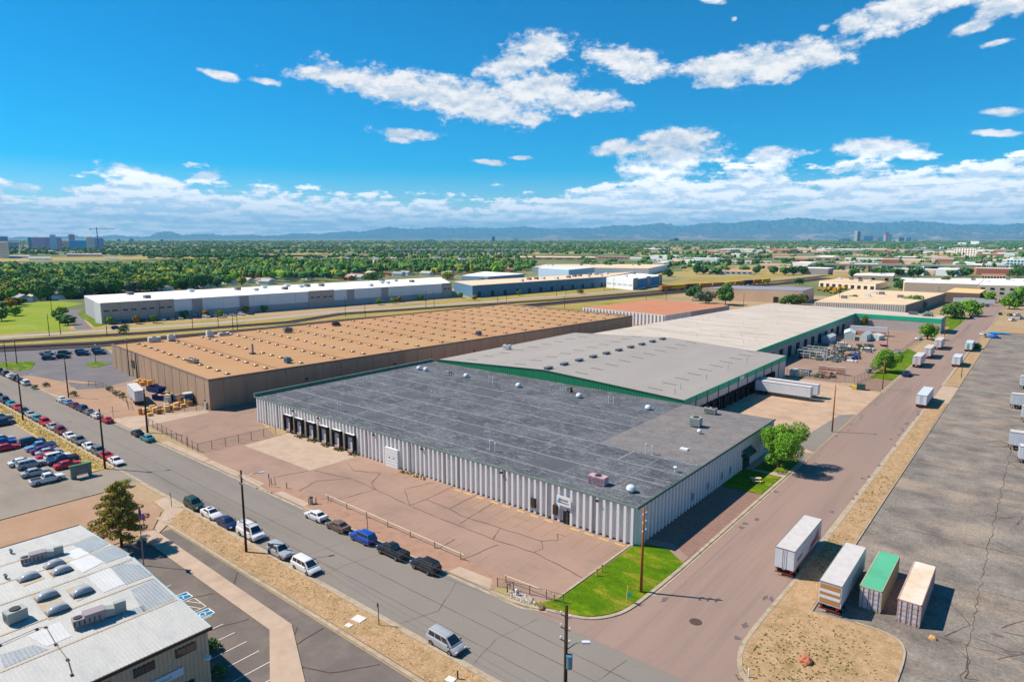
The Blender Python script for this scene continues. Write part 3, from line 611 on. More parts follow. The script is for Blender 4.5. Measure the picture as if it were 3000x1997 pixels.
for y in (87.2, 93.0, 99.2, 105.6, 112.6, 119.4, 126.5, 133.5):
    a = on_main(-151 + rr.uniform(1, 6), y); b = on_main(-64.8 if y > 105.7 else -44.5, y + rr.uniform(-.4, .4)); strip(sh, [a, ((a[0] + b[0]) / 2, (a[1] + b[1]) / 2 + rr.uniform(-.15, .15)), b], rr.uniform(.25, .42), MH + .112)
for i in range(26):
    x = -150 + rr.random() * 104; y = rr.choice([87.2, 93.0, 99.2, 105.6, 112.6, 119.4, 126.5]); 
    if x > -66 and y > 104: continue
    a = on_main(x, y); strip(sh, [a, (a[0], a[1] + 6.2)], rr.uniform(.12, .26), MH + .118)
for l in ([(-51.3, 88), (-51.3, 103.9)], [(-51.3, 103.9), (-64.4, 105.2)], [(-51, 95), (-44.4, 95)], [(-51, 99.6), (-44.4, 99.6)]): strip(sh, [on_main(*p) for p in l], .16, MH + .124)
part(sh, 'roof_seams', SEAM, roof, kind='stuff')
sh = MB()
for i in range(12):
    x = -149 + rr.random() * 80; y = rr.choice([87.5, 93.3, 99.5, 105.9, 112.9, 119.7, 126.8]); a = on_main(x, y); wd = rr.uniform(5, 9)
    sh.sheet(rect(a[0], a[1], a[0] + wd, a[1] + 5.6), MH + .1012 + i * .0004)
part(sh, 'worn_patches', mat('darker_membrane', (98, 102, 110), .95, (118, 120, 126), .4, grain=.28, grain_scale=3), roof, kind='stuff')
# dock doors on the front
DOOR = mat('white_door', (206, 204, 212), .6, k=.75, grain=.06); PAD = mat('black_dock_pad', (46, 42, 36), .9, grain=.2)
dock0 = None
for i, x in enumerate((-136.1, -131.5, -126.7, -121.8, -117.0, -112.3)):
    lx, ly = on_main(x, 82.62)
    if dock0 is None:
        d_ = MB(); d_.box(-1.1, 0, .9, 1.1, .2, 3.7)
        for zz in (1.4, 1.95, 2.5, 3.05): d_.box(-1.08, -.02, zz, 1.08, .0, zz + .03)
        mdo = d_.mesh('dock_door', DOOR); d_ = MB(); d_.box(-.22, -.04, 2.62, .22, -.021, 2.78); mwi = d_.mesh('door_window', GLASS)
        d_ = MB(); d_.box(-1.6, -.5, .9, -1.1, .2, 4.05); d_.box(1.1, -.5, .9, 1.6, .2, 4.05); d_.box(-1.6, -.5, 3.7, 1.6, .2, 4.25); msh = d_.mesh('dock_shelter', PAD)
        d_ = MB(); d_.box(-1.5, -.34, 4.25, 1.5, .2, 4.33); mca = d_.mesh('door_canopy', WHITE)
        d_ = MB(); d_.box(-1.4, -.3, .3, 1.4, .2, .88); msi = d_.mesh('dock_sill', CONC)
        d_ = MB(); d_.box(-1.35, -.5, .35, -1.0, -.3, .85); mb1 = d_.mesh('bumper', RUBBER)
        d_ = MB(); d_.box(-1.66, -.52, .9, -1.60, -.2, 4.0); mst = d_.mesh('edge_stripe', YELLOW)
        dock0 = 1
    dd_ = ob('dock_door', mdo, main, (lx, ly - .25, 0)); ob('door_window', mwi, dd_); sh_ = ob('dock_shelter', msh, main, (lx, ly - .25, 0)); ob('edge_stripe', mst, sh_)
    ob('door_canopy', mca, main, (lx, ly - .25, 0)); ob('dock_sill', msi, main, (lx, ly - .25, 0))
    for o in (0, 2.35): ob('bumper', mb1, main, (lx + o, ly - .25, 0))
lx, ly = on_main(-98.9, 82.3); d_ = MB(); d_.box(lx - 1.9, ly - .2, 0.02, lx + 1.9, ly + .3, 3.9); ru = part(d_, 'roll_up_door', WHITE, main)
d_ = MB()
for zz in (.6, 1.2, 1.8, 2.4, 3.0, 3.6): d_.box(lx - 1.8, ly - .22, zz, lx + 1.8, ly - .2, zz + .04)
part(d_, 'door_ribs', mat('grey_line', (190, 190, 196), .7), ru, kind='stuff')
for o in (-.75, .55): d_ = MB(); d_.box(lx + o, ly - .23, 1.9, lx + o + .4, ly - .2, 2.08); part(d_, 'door_window', GLASS, ru)
WIN = mat('brown_window', (70, 50, 30), .25, k=.8)
for x in (-63.0, -58.55):
    lx, ly = on_main(x, 82.3); d_ = MB(); d_.box(lx - .42, ly - .1, 1.15, lx + .42, ly + .3, 2.75); f_ = part(d_, 'window', DARK, main)
    d_ = MB(); d_.box(lx - .35, ly - .13, 1.22, lx + .35, ly - .09, 2.68); part(d_, 'pane', WIN, f_)
lx, ly = on_main(-56.6, 82.3); d_ = MB(); d_.box(lx - .5, ly + .2, .05, lx + .5, ly + .58, 2.2); dr = part(d_, 'entrance_door', DARK, main); d_ = MB(); d_.box(lx + .25, ly + .16, 1.0, lx + .32, ly + .2, 1.2); part(d_, 'handle', STEEL, dr)
lx, ly = on_main(-58.1, 82.3); d_ = MB(); d_.box(lx, ly - .22, 3.15, lx + 2.75, ly - .12, 4.75)
sg = thing('wall_sign', 'white sign with blue emblem and dark lettering above the entrance in the ribbed wall', 'sign', (-44, 82.9, 0)); sb = part(d_, 'sign_board', WHITE, sg)
d_ = MB(); text_strokes(d_, lx + .55, 3.95, 1.7, .34, 7, 3, ly - .222); text_strokes(d_, lx + .5, 3.55, 1.9, .22, 9, 4, ly - .222); part(d_, 'lettering', mat('navy_paint', (50, 70, 120), .6), sg)
d_ = MB(); d_.add([(lx + .15, ly - .24, 3.6), (lx + .5, ly - .24, 3.55), (lx + .8, ly - .24, 4.4), (lx + .45, ly - .24, 4.3)], [(0, 1, 2, 3)]); d_.box(lx + .2, ly - .25, 3.75, lx + .95, ly - .24, 3.85); part(d_, 'emblem', mat('cyan_paint', (40, 160, 200), .6, k=.8), sg)
for i, x in enumerate((-146, -141, -111, -107.0, -93.5, -84, -80.5, -69.5, -60.2, -51.5)):   # downpipes
    lx, ly = on_main(x, 82.4); d_ = MB(); d_.box(lx - .08, ly - .02, .2, lx + .08, ly + .12, MH - .2); part(d_, 'downpipe', STEEL, main)
for i, x in enumerate((-134, -124, -104.5, -90, -70, -50.6)):
    lx, ly = on_main(x, 82.35); d_ = MB(); d_.box(lx - .18, ly - .35, MH - .7, lx + .18, ly + .1, MH - .42); part(d_, 'wall_light', DARK, main)
# side wall: windows, recessed entrance with a dark green awning
for y in (101.5, 108.2, 114.5, 118.5):
    d_ = MB(); d_.box(.28, y - 82.9 - .6, 1.2, .44, y - 82.9 + .6, 2.7); f_ = part(d_, 'window', TEE, main); d_ = MB(); d_.box(.44, y - 82.9 - .5, 1.3, .46, y - 82.9 + .5, 2.6); part(d_, 'pane', mat('side_glass', (120, 160, 172), .3, k=.7), f_)
d_ = MB(); d_.box(.45, 41.5, 2.9, 1.6, 46.5, 3.3); d_.add([(.45, 41.5, 4.2), (.45, 46.5, 4.2), (1.6, 46.5, 3.3), (1.6, 41.5, 3.3)], [(0, 1, 2, 3)]); part(d_, 'awning', mat('dark_green_awning', (20, 84, 84), .7), main)
d_ = MB(); d_.box(.44, 42.2, .05, .54, 45.8, 2.7); f_ = part(d_, 'glass_front', GLASS, main)

def turbine(x, y, z, s, label, group=None):
    b_ = MB(); b_.cyl(0, 0, 0, .35, .5 * s, .45 * s, 12); b_.cyl(0, 0, .35, .6, .9 * s, .95 * s, 14); b_.dome(0, 0, .6, .95 * s, .75 * s, 14, 4)
    return thing('roof_ventilator', label, 'roof ventilator', (x, y, z), group=group, me=b_.mesh('roof_ventilator', STEELW, True))
STEELW = mat('white_dome', (226, 232, 236), .35, k=.75, grain=.05)
ZR = MH + .11
for x, y, l in ((-144.6, 131.8, 'left of two silver domes side by side at the far left of the dark roof'), (-141.7, 131.9, 'right of two silver domes side by side at the far left of the dark roof'),
                (-126.1, 132.9, 'silver domed ventilator near the green wall, third from the left'), (-106.8, 132.7, 'silver domed ventilator near the green wall below the ridge of the next roof'),
                (-87.9, 133.3, 'silver domed ventilator beside the rusty equipment frame'), (-69.0, 133.7, 'silver domed ventilator near the edge of the lighter roof patch'),
                (-47.5, 87.2, 'silver domed ventilator in the near corner of the dark roof'), (-52.1, 123.5, 'small white domed ventilator on the light roof patch')):
    turbine(x, y, ZR, .5 if x == -52.1 else .82, l)
b_ = MB(); b_.cyl(0, 0, 0, .9, .13, n=8); b_.cyl(0, 0, .9, 1.02, .4, .3, n=10); vt = b_.mesh('vent_pipe', STEELW)
thing('vent_pipe', 'mushroom shaped white vent near the right edge of the dark roof', 'vent', (-46.0, 99.7, ZR), me=vt)
b_ = MB(); b_.box(-.75, -.45, 0, .75, .45, .3); thing('roof_hatch', 'flat white hatch on the lighter part of the dark roof', 'hatch', (-50.0, 111.9, ZR), me=b_.mesh('roof_hatch', WHITE))
pp = None
PIPES = [(-142.3,109.9,'far left'),(-115.5,109.9,'middle'),(-123.4,87.7,'near left edge'),(-77.4,88.5,'front centre'),(-54.0,105.6,'corner of the lighter patch'),(-115.7,131.8,'by the green wall left'),(-78.4,132.9,'by the green wall right')]
for x, y, wh in PIPES:
    t = thing('pipe_pair', {'far left': 'pair of steel flue pipes on the far left of the dark roof', 'middle': 'pair of steel flue pipes in the middle of the dark roof', 'near left edge': 'pair of flue pipes behind the row of dock doors', 'front centre': 'pair of white flue pipes near the front roof edge',
        'corner of the lighter patch': 'pair of flue pipes at the near corner of the lighter roof patch', 'by the green wall left': 'group of flue pipes near the green wall left of the ridge', 'by the green wall right': 'group of flue pipes between two domes near the green wall'}[wh], 'flue pipes', (x, y, ZR))
    for o, h in ((-.65, 1.7), (.65, 1.5)):
        b_ = MB(); b_.cyl(o, 0, 0, h, .09, n=8, mi=0); b_.cyl(o, 0, h, h + .2, .17, .12, n=8); part(b_, 'pipe', STEELW, t)
    b_ = MB(); b_.box(.6, -.05, .3, 2.1, .05, .4); b_.box(2.0, -.05, 0, 2.1, .05, .4); part(b_, 'gas_line', STEEL, t)
def hvac(name, label, x, y, z, L, W_, Hh, m, rz=0, fans=1, legs=.3):
    t = thing(name, label, 'air conditioner', (x, y, z), rz)
    b_ = MB(); b_.box(-L / 2, -W_ / 2, legs, L / 2, W_ / 2, Hh); part(b_, 'cabinet', m, t)
    for i in range(4):
        b_ = MB(); sx, sy = (1 if i & 1 else -1), (1 if i & 2 else -1); b_.box(sx * (L / 2 - .1) - .05, sy * (W_ / 2 - .1) - .05, 0, sx * (L / 2 - .1) + .05, sy * (W_ / 2 - .1) + .05, legs); part(b_, 'leg', STEEL, t)
    for i in range(fans):
        b_ = MB(); b_.cyl(-L / 2 + L * (i + .5) / fans, 0, Hh, Hh + .12, min(L / fans, W_) * .36, n=14); part(b_, 'fan', DARK, t)
    b_ = MB()
    for i in range(6): b_.box(-L / 2 + .1, -W_ / 2 - .02, legs + .15 + i * (Hh - legs - .3) / 6, L / 2 - .1, -W_ / 2, legs + .2 + i * (Hh - legs - .3) / 6)
    part(b_, 'louvre', DARK, t, kind='stuff'); return t
HV = mat('hvac_grey', (176, 182, 176), .6, k=.7, grain=.08); HVD = mat('hvac_dark', (128, 128, 132), .6, k=.7, grain=.08)
hvac('air_conditioner', 'grey boxy rooftop air conditioner on a frame on the lighter roof patch', -54.8, 127.8, ZR, 2.2, 1.8, 2.0, HV, .05)
hvac('air_conditioner', 'low grey air conditioner at the back edge of the dark roof beside the docks', -56.5, 139.6, ZR, 2.6, 1.4, 1.4, HV, 0, 2)
hvac('swamp_cooler', 'faded pink and white cooler with a chimney cap on the dark roof above the sign', -53.4, 87.0, ZR, 3.0, 1.5, 1.35, mat('faded_pink', (196, 120, 140), .8, (230, 214, 214), 2.2, k=.7), .05, 1, .12)
for x, y, l in ((-94.0, 136.2, 'rusty frame of pipes and ducts between two domed ventilators by the green wall'), (-132.5, 131.8, 'rusty bent duct frame beside the third domed ventilator')):
    t = thing('duct_frame', l, 'roof equipment', (x, y, ZR))
    for i in range(5):
        b_ = MB(); b_.tube((-1.6 + i * .8, 0, 0), (-1.6 + i * .8, 0, 1.0), .08); b_.tube((-1.6 + i * .8, 0, 1.0), (-1.6 + i * .8 + .5, .6, 1.0 if i % 2 else .3), .1); part(b_, 'duct', [STEELW, DARK][i > 2], t)
    if x > -100: b_ = MB(); b_.cyl(1.6, .3, 0, 1.4, .35, .3, n=8); part(b_, 'rusty_tank', mat('rust', (110, 78, 50), .9), t)

# ---- brown brick warehouse
BRK = mat('brown_block_wall', (206, 176, 148), .92, (190, 160, 136), .25, (1, 1, .15), grain=.1, grain_scale=3, stain=(176, 148, 126), stain_scale=.25, stain_stretch=(1, 1, .1), stain_amt=.7)
TANR = mat('tan_gravel_roof', (216, 174, 128), .95, (204, 158, 112), .03, grain=.05, grain_scale=2, stain=(222, 152, 122), stain_scale=.02, stain_amt=.5)
bro = thing('brick_warehouse', 'huge brown block warehouse with an orange tan roof dotted with skylights', 'warehouse', (-170.3, 80.1, 0), R(-4.45))
BW, BL_, BH = 85.5, 201.0, 8.5
b_ = MB(); b_.box(-BW, 0, 0, 0, BL_, BH - .6); part(b_, 'wall', BRK, bro)
b_ = MB(); b_.box(-BW, 0, BH - .6, 0, .35, BH); b_.box(-.35, .35, BH - .6, 0, BL_, BH); b_.box(-BW, .35, BH - .6, -BW + .35, BL_, BH); b_.box(-BW + .35, BL_ - .35, BH - .6, -.35, BL_, BH); part(b_, 'parapet', mat('parapet_cap', (170, 148, 134), .9, (150, 130, 116), .5), bro)
b_ = MB(); b_.sheet(rect(-BW + .3, .3, -.3, BL_ - .3), BH - .42); broof = part(b_, 'roof', TANR, bro)
jm = MB(); jm.box(-.12, -.06, 0, .12, 0, BH - .1); jme = jm.mesh('pilaster', mat('pilaster_brown', (188, 160, 138), .92, k=.6))
for i in range(14): ob('pilaster', jme, bro, (-6 * i - 3, 0, 0))
for i in range(33): ob('pilaster', jme, bro, (0, 6 * i + 4, 0), R(90))
sk = MB(); sk.box(-.75, -.6, 0, .75, .6, .30, 0); sk.dome(0, 0, .30, .62, .22, 8, 2, 1); skm = sk.mesh('skylight', [mat('skylight_kerb', (150, 96, 70), .8), mat('skylight_dome', (206, 184, 160), .4, k=.7)])
for j in range(18):
    for i in range(13):
        rr_ = random.Random(j * 13 + i)
        if rr_.random() < .03: continue
        ob('skylight', skm, broof, (-5.2 - i * 6.25, 7.2 + j * 11.1, BH - .42))
for j in range(9):
    b_ = MB(); strip(b_, [(-BW + .5, 20.6 + j * 22.2), (-.5, 20.6 + j * 22.2)], .22, BH - .41, .10); part(b_, 'roof_seam', mat('tar_seam', (158, 124, 100), .9), broof)
b_ = MB(); b_.box(-3.6, -.12, 0, -2.7, 0, 2.3); part(b_, 'door', DARK, bro); b_ = MB(); b_.box(-2.4, -.5, 0, -1.9, -.1, 2.0); part(b_, 'electric_box', WHITE, bro)
for y in (28, 60, 96, 128): b_ = MB(); b_.box(0, y, 4, .35, y + .6, 4.5); part(b_, 'wall_light', DARK, bro)
b_ = MB(); b_.box(-64, -.15, 3, -61, 0, 5.5); part(b_, 'louvre', DARK, bro)
zr = BH - .42
hvac('air_conditioner', 'long pale air conditioner with duct near the front left of the tan roof', -199.5, 89.5, zr, 4.2, 1.8, 1.3, mat('beige_cabinet', (220, 196, 170), .6, k=.7), .1, 2)
hvac('air_conditioner', 'white box unit at the left edge of the tan roof, nearest the street', -251.0, 99.5, zr, 4.0, 2, 1.8, STEELW, 1.4)
hvac('air_conditioner', 'white box unit at the left edge of the tan roof, second from the street', -248.6, 104.5, zr, 2.4, 2, 2.2, STEELW, 1.4)
hvac('air_conditioner', 'white box unit at the left edge of the tan roof, third from the street', -246.8, 118.0, zr, 2.4, 2, 2.4, STEELW, 1.4)
hvac('air_conditioner', 'pale flat unit at the left edge of the tan roof behind the box units', -246.6, 123.4, zr, 4.0, 2, 1.2, STEELW, 1.4)
hvac('air_conditioner', 'rusty grey unit on the far left edge of the tan roof', -234.5, 143.7, zr, 3, 1.8, 2.0, HVD, 1.4)
hvac('air_conditioner', 'red brown unit at the middle of the far roof edge', -236.5, 168, zr, 3, 1.8, 1.6, mat('rusty_red', (120, 70, 62), .8), 1.4)
hvac('air_conditioner', 'small teal blue cooler by the near edge of the tan roof', -176.6, 107.6, zr, 1.8, 1.5, 1.7, mat('teal_cabinet', (70, 130, 160), .6, k=.7))
hvac('air_conditioner', 'small dark blue cooler far along the near edge of the tan roof', -169.8, 186.3, zr, 1.8, 1.5, 1.7, mat('blue_cabinet', (70, 90, 130), .6, k=.7))
t = thing('chimney', 'thin square metal chimney standing on the tan roof', 'chimney', (-199.5, 109.0, zr)); b_ = MB(); b_.box(-.3, -.3, 0, .3, .3, 3.4); part(b_, 'stack', mat('beige_stack', (200, 180, 160), .7), t); b_ = MB(); b_.box(-.9, -.7, 0, .9, .7, .4); part(b_, 'base', DARK, t)

# ---- green trimmed warehouse: x -149.5..-65, y 144..223, eaves 7.1, ridge 9.1 at x -107
grn = thing('green_warehouse', 'warehouse with pale grey gabled roof, green siding and loading docks on its right', 'warehouse', (0, 0, 0))
XL, XR, XM, Y0, Y1, ZE, ZM = -149.5, -65.2, -107.1, 144.3, 222.6, 7.05, 9.1
ROOF_G = mat('pale_grey_membrane', (192, 185, 178), .9, (182, 175, 169), .12, (1, .2, 1), grain=.04, grain_scale=2, stain=(178, 170, 162), stain_scale=.1, stain_amt=.4)
PINKW = mat('pinkish_tilt_up_wall', (238, 212, 202), .85, (224, 200, 192), .3, grain=.05, k=.8)
b_ = MB()
b_.add([(XL, Y0, ZE), (XM, Y0, ZM), (XM, Y1, ZM), (XL, Y1, ZE)], [(0, 1, 2, 3)]); b_.add([(XM, Y0, ZM), (XR, Y0, ZE), (XR, Y1, ZE), (XM, Y1, ZM)], [(0, 1, 2, 3)]); groof = part(b_, 'roof', ROOF_G, grn)
b_ = MB(); b_.box(XL, Y0 + .02, 0, XR, Y1, ZE - .1); part(b_, 'wall', PINKW, grn)
b_ = MB(); b_.add([(XL, Y0, 5.0), (XR, Y0, 5.0), (XR, Y0, ZE - .02), (XM, Y0, ZM - .02), (XL, Y0, ZE - .02)], [(0, 1, 2, 3, 4)]); part(b_, 'gable_siding', mat('green_siding', (0, 140, 92), .6, (10, 124, 84), .5, k=.75), grn)
b_ = MB()
for i in range(105):
    x = XL + .4 + i * .8
    if x > XR: break
    z = ZE + (ZM - ZE) * (1 - abs(x - XM) / (XR - XM if x > XM else XM - XL)); b_.box(x - .05, Y0 - .06, 5.9, x + .05, Y0, z - .15)
part(b_, 'siding_rib', MATS['green_siding'], grn, kind='stuff')
b_ = MB()
for x0, z0, x1, z1 in ((XL, ZE, XM, ZM), (XM, ZM, XR, ZE)):
    b_.add([(x0, Y0 - .12, z0 - .22), (x1, Y0 - .12, z1 - .22), (x1, Y0 - .12, z1 + .1), (x0, Y0 - .12, z0 + .1), (x0, Y0 + .1, z0 + .1), (x1, Y0 + .1, z1 + .1)], [(0, 1, 2, 3), (3, 2, 5, 4)])
part(b_, 'eaves_trim', mat('dark_green_trim2', (6, 84, 66), .6), grn)
n = 11; pw = (Y1 - Y0) / n
fm = MB(); fm.box(-.06, .06, 5.55, .10, pw - .06, ZE + .08); fme = fm.mesh('fascia_panel', GREEN)
for i in range(n): ob('fascia_panel', fme, grn, (XR, Y0 + i * pw, 0))
b_ = MB(); b_.box(XR, Y0 + 5 * pw + 1, 5.8, XR + .16, Y0 + 5 * pw + 4.2, 6.9); part(b_, 'sign_board', WHITE, grn)
for i in range(1, n): b_ = MB(); b_.box(XR, Y0 + i * pw - .12, 0, XR + .18, Y0 + i * pw + .12, 6.9); part(b_, 'downpipe', mat('mauve_pipe', (150, 128, 130), .8), grn)
dm = MB(); dm.box(0, -1.25, .2, .12, 1.25, 3.4); dme = dm.mesh('dock_door', mat('dark_dock', (44, 48, 66), .8)); dm = MB(); dm.box(0, -1.75, .2, .55, -1.25, 3.7); dm.box(0, 1.25, .2, .55, 1.75, 3.7); dm.box(0, -1.25, 3.35, .55, 1.25, 3.7); dsm = dm.mesh('dock_shelter', mat('black_dock_pad2', (30, 28, 34), .9, grain=.2))
dm = MB(); dm.box(0, 1.95, 0, .4, 2.2, 3.6); dpm = dm.mesh('door_post', PINKW)
for i in range(16):
    y = Y0 + 3 + i * 4.1
    ob('dock_door', dme, grn, (XR + .02, y, 0)); ob('dock_shelter', dsm, grn, (XR + .02, y, 0)); ob('door_post', dpm, grn, (XR + .02, y, 0))
sk = MB()
sk.box(-2.0, -.22, -.02, 2.0, .22, .06); skm = sk.mesh('skylight', mat('skylight_strip', (122, 118, 116), .5, (150, 146, 142), .5))
def groofz(x): return ZE + (ZM - ZE) * (1 - abs(x - XM) / (XR - XM if x > XM else XM - XL))
for x in (-138.9, -119.4, -97.6, -75.2):
    for i in range(10):
        o = ob('skylight', skm, groof, (x, 149.2 + i * 7.85, groofz(x) + .02)); o.rotation_euler = (0, math.atan2(ZM - ZE, 42) * (1 if x > XM else -1), 0)
for i in range(10):
    b_ = MB(); b_.prism([(-.5, -1.4), (.5, -1.4), (.5, 1.4), (-.5, 1.4)], 0, .45); b_.prism([(-.7, -1.5), (.7, -1.5), (.7, 1.5), (-.7, 1.5)], .45, .62)
    if i == 0: rvm = b_.mesh('ridge_vent', mat('ridge_vent_grey', (118, 124, 130), .6))
    ob('ridge_vent', rvm, groof, (XM, 146.6 + i * 7.8, ZM))
for i, (x, y) in enumerate(((-69.3, 148.2), (-70.4, 153.8), (-70.1, 169.2), (-70.7, 186.2), (-70.6, 201.4))):
    b_ = MB(); b_.cyl(x, y, groofz(x), groofz(x) + 1.5, .07, n=6); part(b_, 'vent_pipe', STEEL, grn)
hvac('air_conditioner', 'white unit with duct on the left edge of the pale grey roof', -143.5, 172, 7.4, 2.6, 1.6, 1.6, STEELW)

# ---- white roofed warehouse behind it, with a wing to the street
wht = thing('white_roof_warehouse', 'very large warehouse with dirty white roof, green fascia and a wing to the street', 'warehouse')
ROOF_W = mat('dirty_white_roof', (238, 228, 216), .9, (220, 206, 190), .25, (.12, 1, 1), grain=.05, stain=(186, 164, 142), stain_scale=.5, stain_stretch=(.12, 1, 1), stain_amt=.75)
wp = [(-142, 223), (-75.8, 223), (-75.8, 371), (-38.3, 371), (-38.3, 387), (-75, 398), (-128, 398)]
ZW = 7.2
GREYW = mat('grey_block_wall', (210, 200, 194), .88, (196, 186, 182), .4, grain=.06)
b_ = MB(); b_.prism([(x + (.1 if x < -100 else 0) , y) for x, y in wp], 0, ZW - .05); part(b_, 'wall', GREYW, wht)
b_ = MB(); b_.sheet(wp, ZW); wroof = part(b_, 'roof', ROOF_W, wht)
n = 15; pw = 148 / n; fm = MB(); fm.box(-.1, .06, 5.5, .12, pw - .06, ZW + .12); fme = fm.mesh('fascia_panel', GREEN)
for i in range(n): ob('fascia_panel', fme, wht, (-75.8, 223 + i * pw, 0))
pw = 37.5 / 5; fm = MB(); fm.box(.06, -.12, 5.3, pw - .06, .1, ZW + .12); fme = fm.mesh('fascia_panel', GREEN)
for i in range(5): ob('fascia_panel', fme, wht, (-75.8 + i * pw, 371, 0))
b_ = MB(); b_.box(-38.4, 370.9, 5.3, -38.15, 387, ZW + .12); part(b_, 'fascia_panel', mat('dark_green_trim3', (10, 140, 112), .6, k=.85), wht)
for i in range(12):
    y = 231 + i * 10.5
    b_ = MB(); b_.box(-75.78, y - 1.8, .1, -75.5, y + 1.8, 4.2)
    if i == 0: wdm = b_.mesh('dock_door', mat('dark_dock', (44, 48, 66)))
    ob('dock_door', wdm, wht, (0, i * 10.5, 0))
rr = random.Random(9)
b_ = MB(); b_.cyl(0, 0, 0, 1.3, .12, n=6); vm = b_.mesh('vent_pipe', STEELW)
for i in range(26): ob('vent_pipe', vm, wht, (rr.uniform(-125, -80), rr.uniform(230, 390), ZW))
b_ = MB()
for i in range(60):
    x, y = rr.uniform(-135, -80), rr.uniform(226, 392); strip(b_, [(x, y), (x + rr.uniform(2, 10), y)], rr.uniform(.2, .5), ZW + .012)
part(b_, 'roof_streaks', mat('roof_streak', (190, 170, 150), .9), wroof, kind='stuff')
hvac('air_conditioner', 'pair of fans unit on the roof of the street wing', -52, 384, ZW, 4, 2, 1.6, HVD, 0, 3)
hvac('air_conditioner', 'grey curved unit near the outer end of the street wing', -45, 382, ZW, 3, 2, 2.2, HV)
# ---- orange roofed building with ribbed white side
ora = thing('orange_roof_warehouse', 'low warehouse with an orange roof and a white ribbed side wall behind the brown one', 'warehouse')
op = [(-150.1, 306.0), (-143.4, 375), (-196, 380), (-203.5, 311.0)]
b_ = MB(); b_.prism(op, 0, 6.3); part(b_, 'wall', GREYW, ora)
b_ = MB(); b_.sheet(op, 6.5); part(b_, 'roof', mat('orange_roof', (226, 158, 122), .9, (216, 146, 112), .08, grain=.05), ora)
d = Vector((op[3][0] - op[0][0], op[3][1] - op[0][1], 0)); L = d.length; ang = math.atan2(d.y, d.x)
pm = tee_panel(2.2, 6.7, 1, .5, .2).mesh('wall_panel', TEE)
for i in range(24): ob('wall_panel', pm, ora, (op[0][0] + d.x * (i + .5) / 24, op[0][1] + d.y * (i + .5) / 24 - .1, 0), ang + math.pi)
for i in range(8): b_ = MB(); t_ = (i + .5) / 8; b_.box(0, 0, 0, .1, 8.5, 6.6); ob('wall_panel', b_.mesh('wall_panel', TEE if i < 3 else GREYW), ora, (op[0][0] + (op[1][0] - op[0][0]) * i / 8, op[0][1] + (op[1][1] - op[0][1]) * i / 8, 0), R(-5.5))

# ---- metal office building in the lower left corner: x -97.6..-61.7, y ..27.2, 7.3 high
off = thing('metal_building', 'beige metal clad building with a worn white ribbed roof in the lower left corner', 'building')
OX0, OX1, OY0, OY1, OH = -98.0, -61.7, -14.0, 27.1, 7.25
CLAD = mat('beige_metal_cladding', (206, 184, 156), .6, (194, 172, 146), .6, k=.8, grain=.04)
ROOF_M = mat('worn_white_metal', (214, 212, 206), .55, (196, 196, 192), .35, (.3, 1.5, 1), k=.72, grain=.12, grain_scale=6, stain=(180, 184, 184), stain_scale=.9, stain_stretch=(.4, 1, 1), stain_amt=.6)
b_ = MB(); b_.box(OX0, OY0, 0, OX1, OY1, OH - .1); part(b_, 'wall', CLAD, off)
rbm = MB(); rbm.add([(0, -.1, 0), (.09, -.05, 0), (.09, .05, 0), (0, .1, 0), (0, -.1, OH - .25), (.09, -.05, OH - .25), (.09, .05, OH - .25), (0, .1, OH - .25)], [(0, 1, 5, 4), (1, 2, 6, 5), (2, 3, 7, 6), (4, 5, 6, 7)]); rb = rbm.mesh('cladding_rib', CLAD)
for i in range(102): ob('cladding_rib', rb, off, (OX1, OY1 - .25 - i * .4, 0))
RXM = -80.0
def rz_(x): return OH + 1.1 * max(0, 1 - abs(x - RXM) / 18.2)
def slope(b_, x0, x1, y0, y1, d0, d1):
    """a thin slab lying on the two roof slopes between heights d0 and d1 above them"""
    xs = [x0] + ([RXM] if x0 < RXM < x1 else []) + [x1]
    for a, c in zip(xs, xs[1:]):
        za, zc = rz_(a), rz_(c); b_.add([(a, y0, za + d0), (c, y0, zc + d0), (c, y1, zc + d0), (a, y1, za + d0), (a, y0, za + d1), (c, y0, zc + d1), (c, y1, zc + d1), (a, y1, za + d1)], [(4, 5, 6, 7), (0, 1, 5, 4), (2, 3, 7, 6), (1, 2, 6, 5), (3, 0, 4, 7)])
b_ = MB(); slope(b_, OX0 - .2, OX1 + .25, OY0, OY1 + .2, -.1, 0); oroof = part(b_, 'roof', ROOF_M, off)
b_ = MB(); b_.add([(OX0, OY1 - .02, OH - .2), (OX1, OY1 - .02, OH - .2), (OX1, OY1 - .02, OH - .1), (RXM, OY1 - .02, OH + 1.0), (OX0, OY1 - .02, OH - .1)], [(0, 1, 2, 3, 4)]); part(b_, 'gable', CLAD, off)
b_ = MB(); b_.box(OX1 + .25, OY0, OH - .3, OX1 + .40, OY1 + .35, OH + .02); part(b_, 'gutter', mat('dark_gutter', (70, 50, 44), .6), off)
b_ = MB(); slope(b_, OX0 - .2, OX1 + .25, OY1 + .2, OY1 + .30, -.25, .03); part(b_, 'verge_trim', mat('pale_gutter', (190, 226, 224), .5, k=.7), off)
b_ = MB(); b_.box(OX0 - .4, OY0, OH - .25, OX0 - .2, OY1 + .32, OH + .05); part(b_, 'gutter', MATS['dark_gutter'], off)
b_ = MB(); slope(b_, OX0 - .1, OX1 + .2, -.022, .022, 0, .035); rb = b_.mesh('roof_rib', ROOF_M)
for i in range(98): ob('roof_rib', rb, oroof, (0, OY1 - .2 - i * .34, 0))
tan_j = mat('tan_sealant', (226, 206, 178), .8, (208, 190, 166), 1.5, grain=.12)
JX = (-91.7, -86.0, -80.1, -74.3, -68.4)
for i, x in enumerate(JX): b_ = MB(); b_.box(x - .14, OY0, rz_(x) - .02, x + .14, OY1, rz_(x) + .048); part(b_, 'roof_joint', tan_j, oroof)
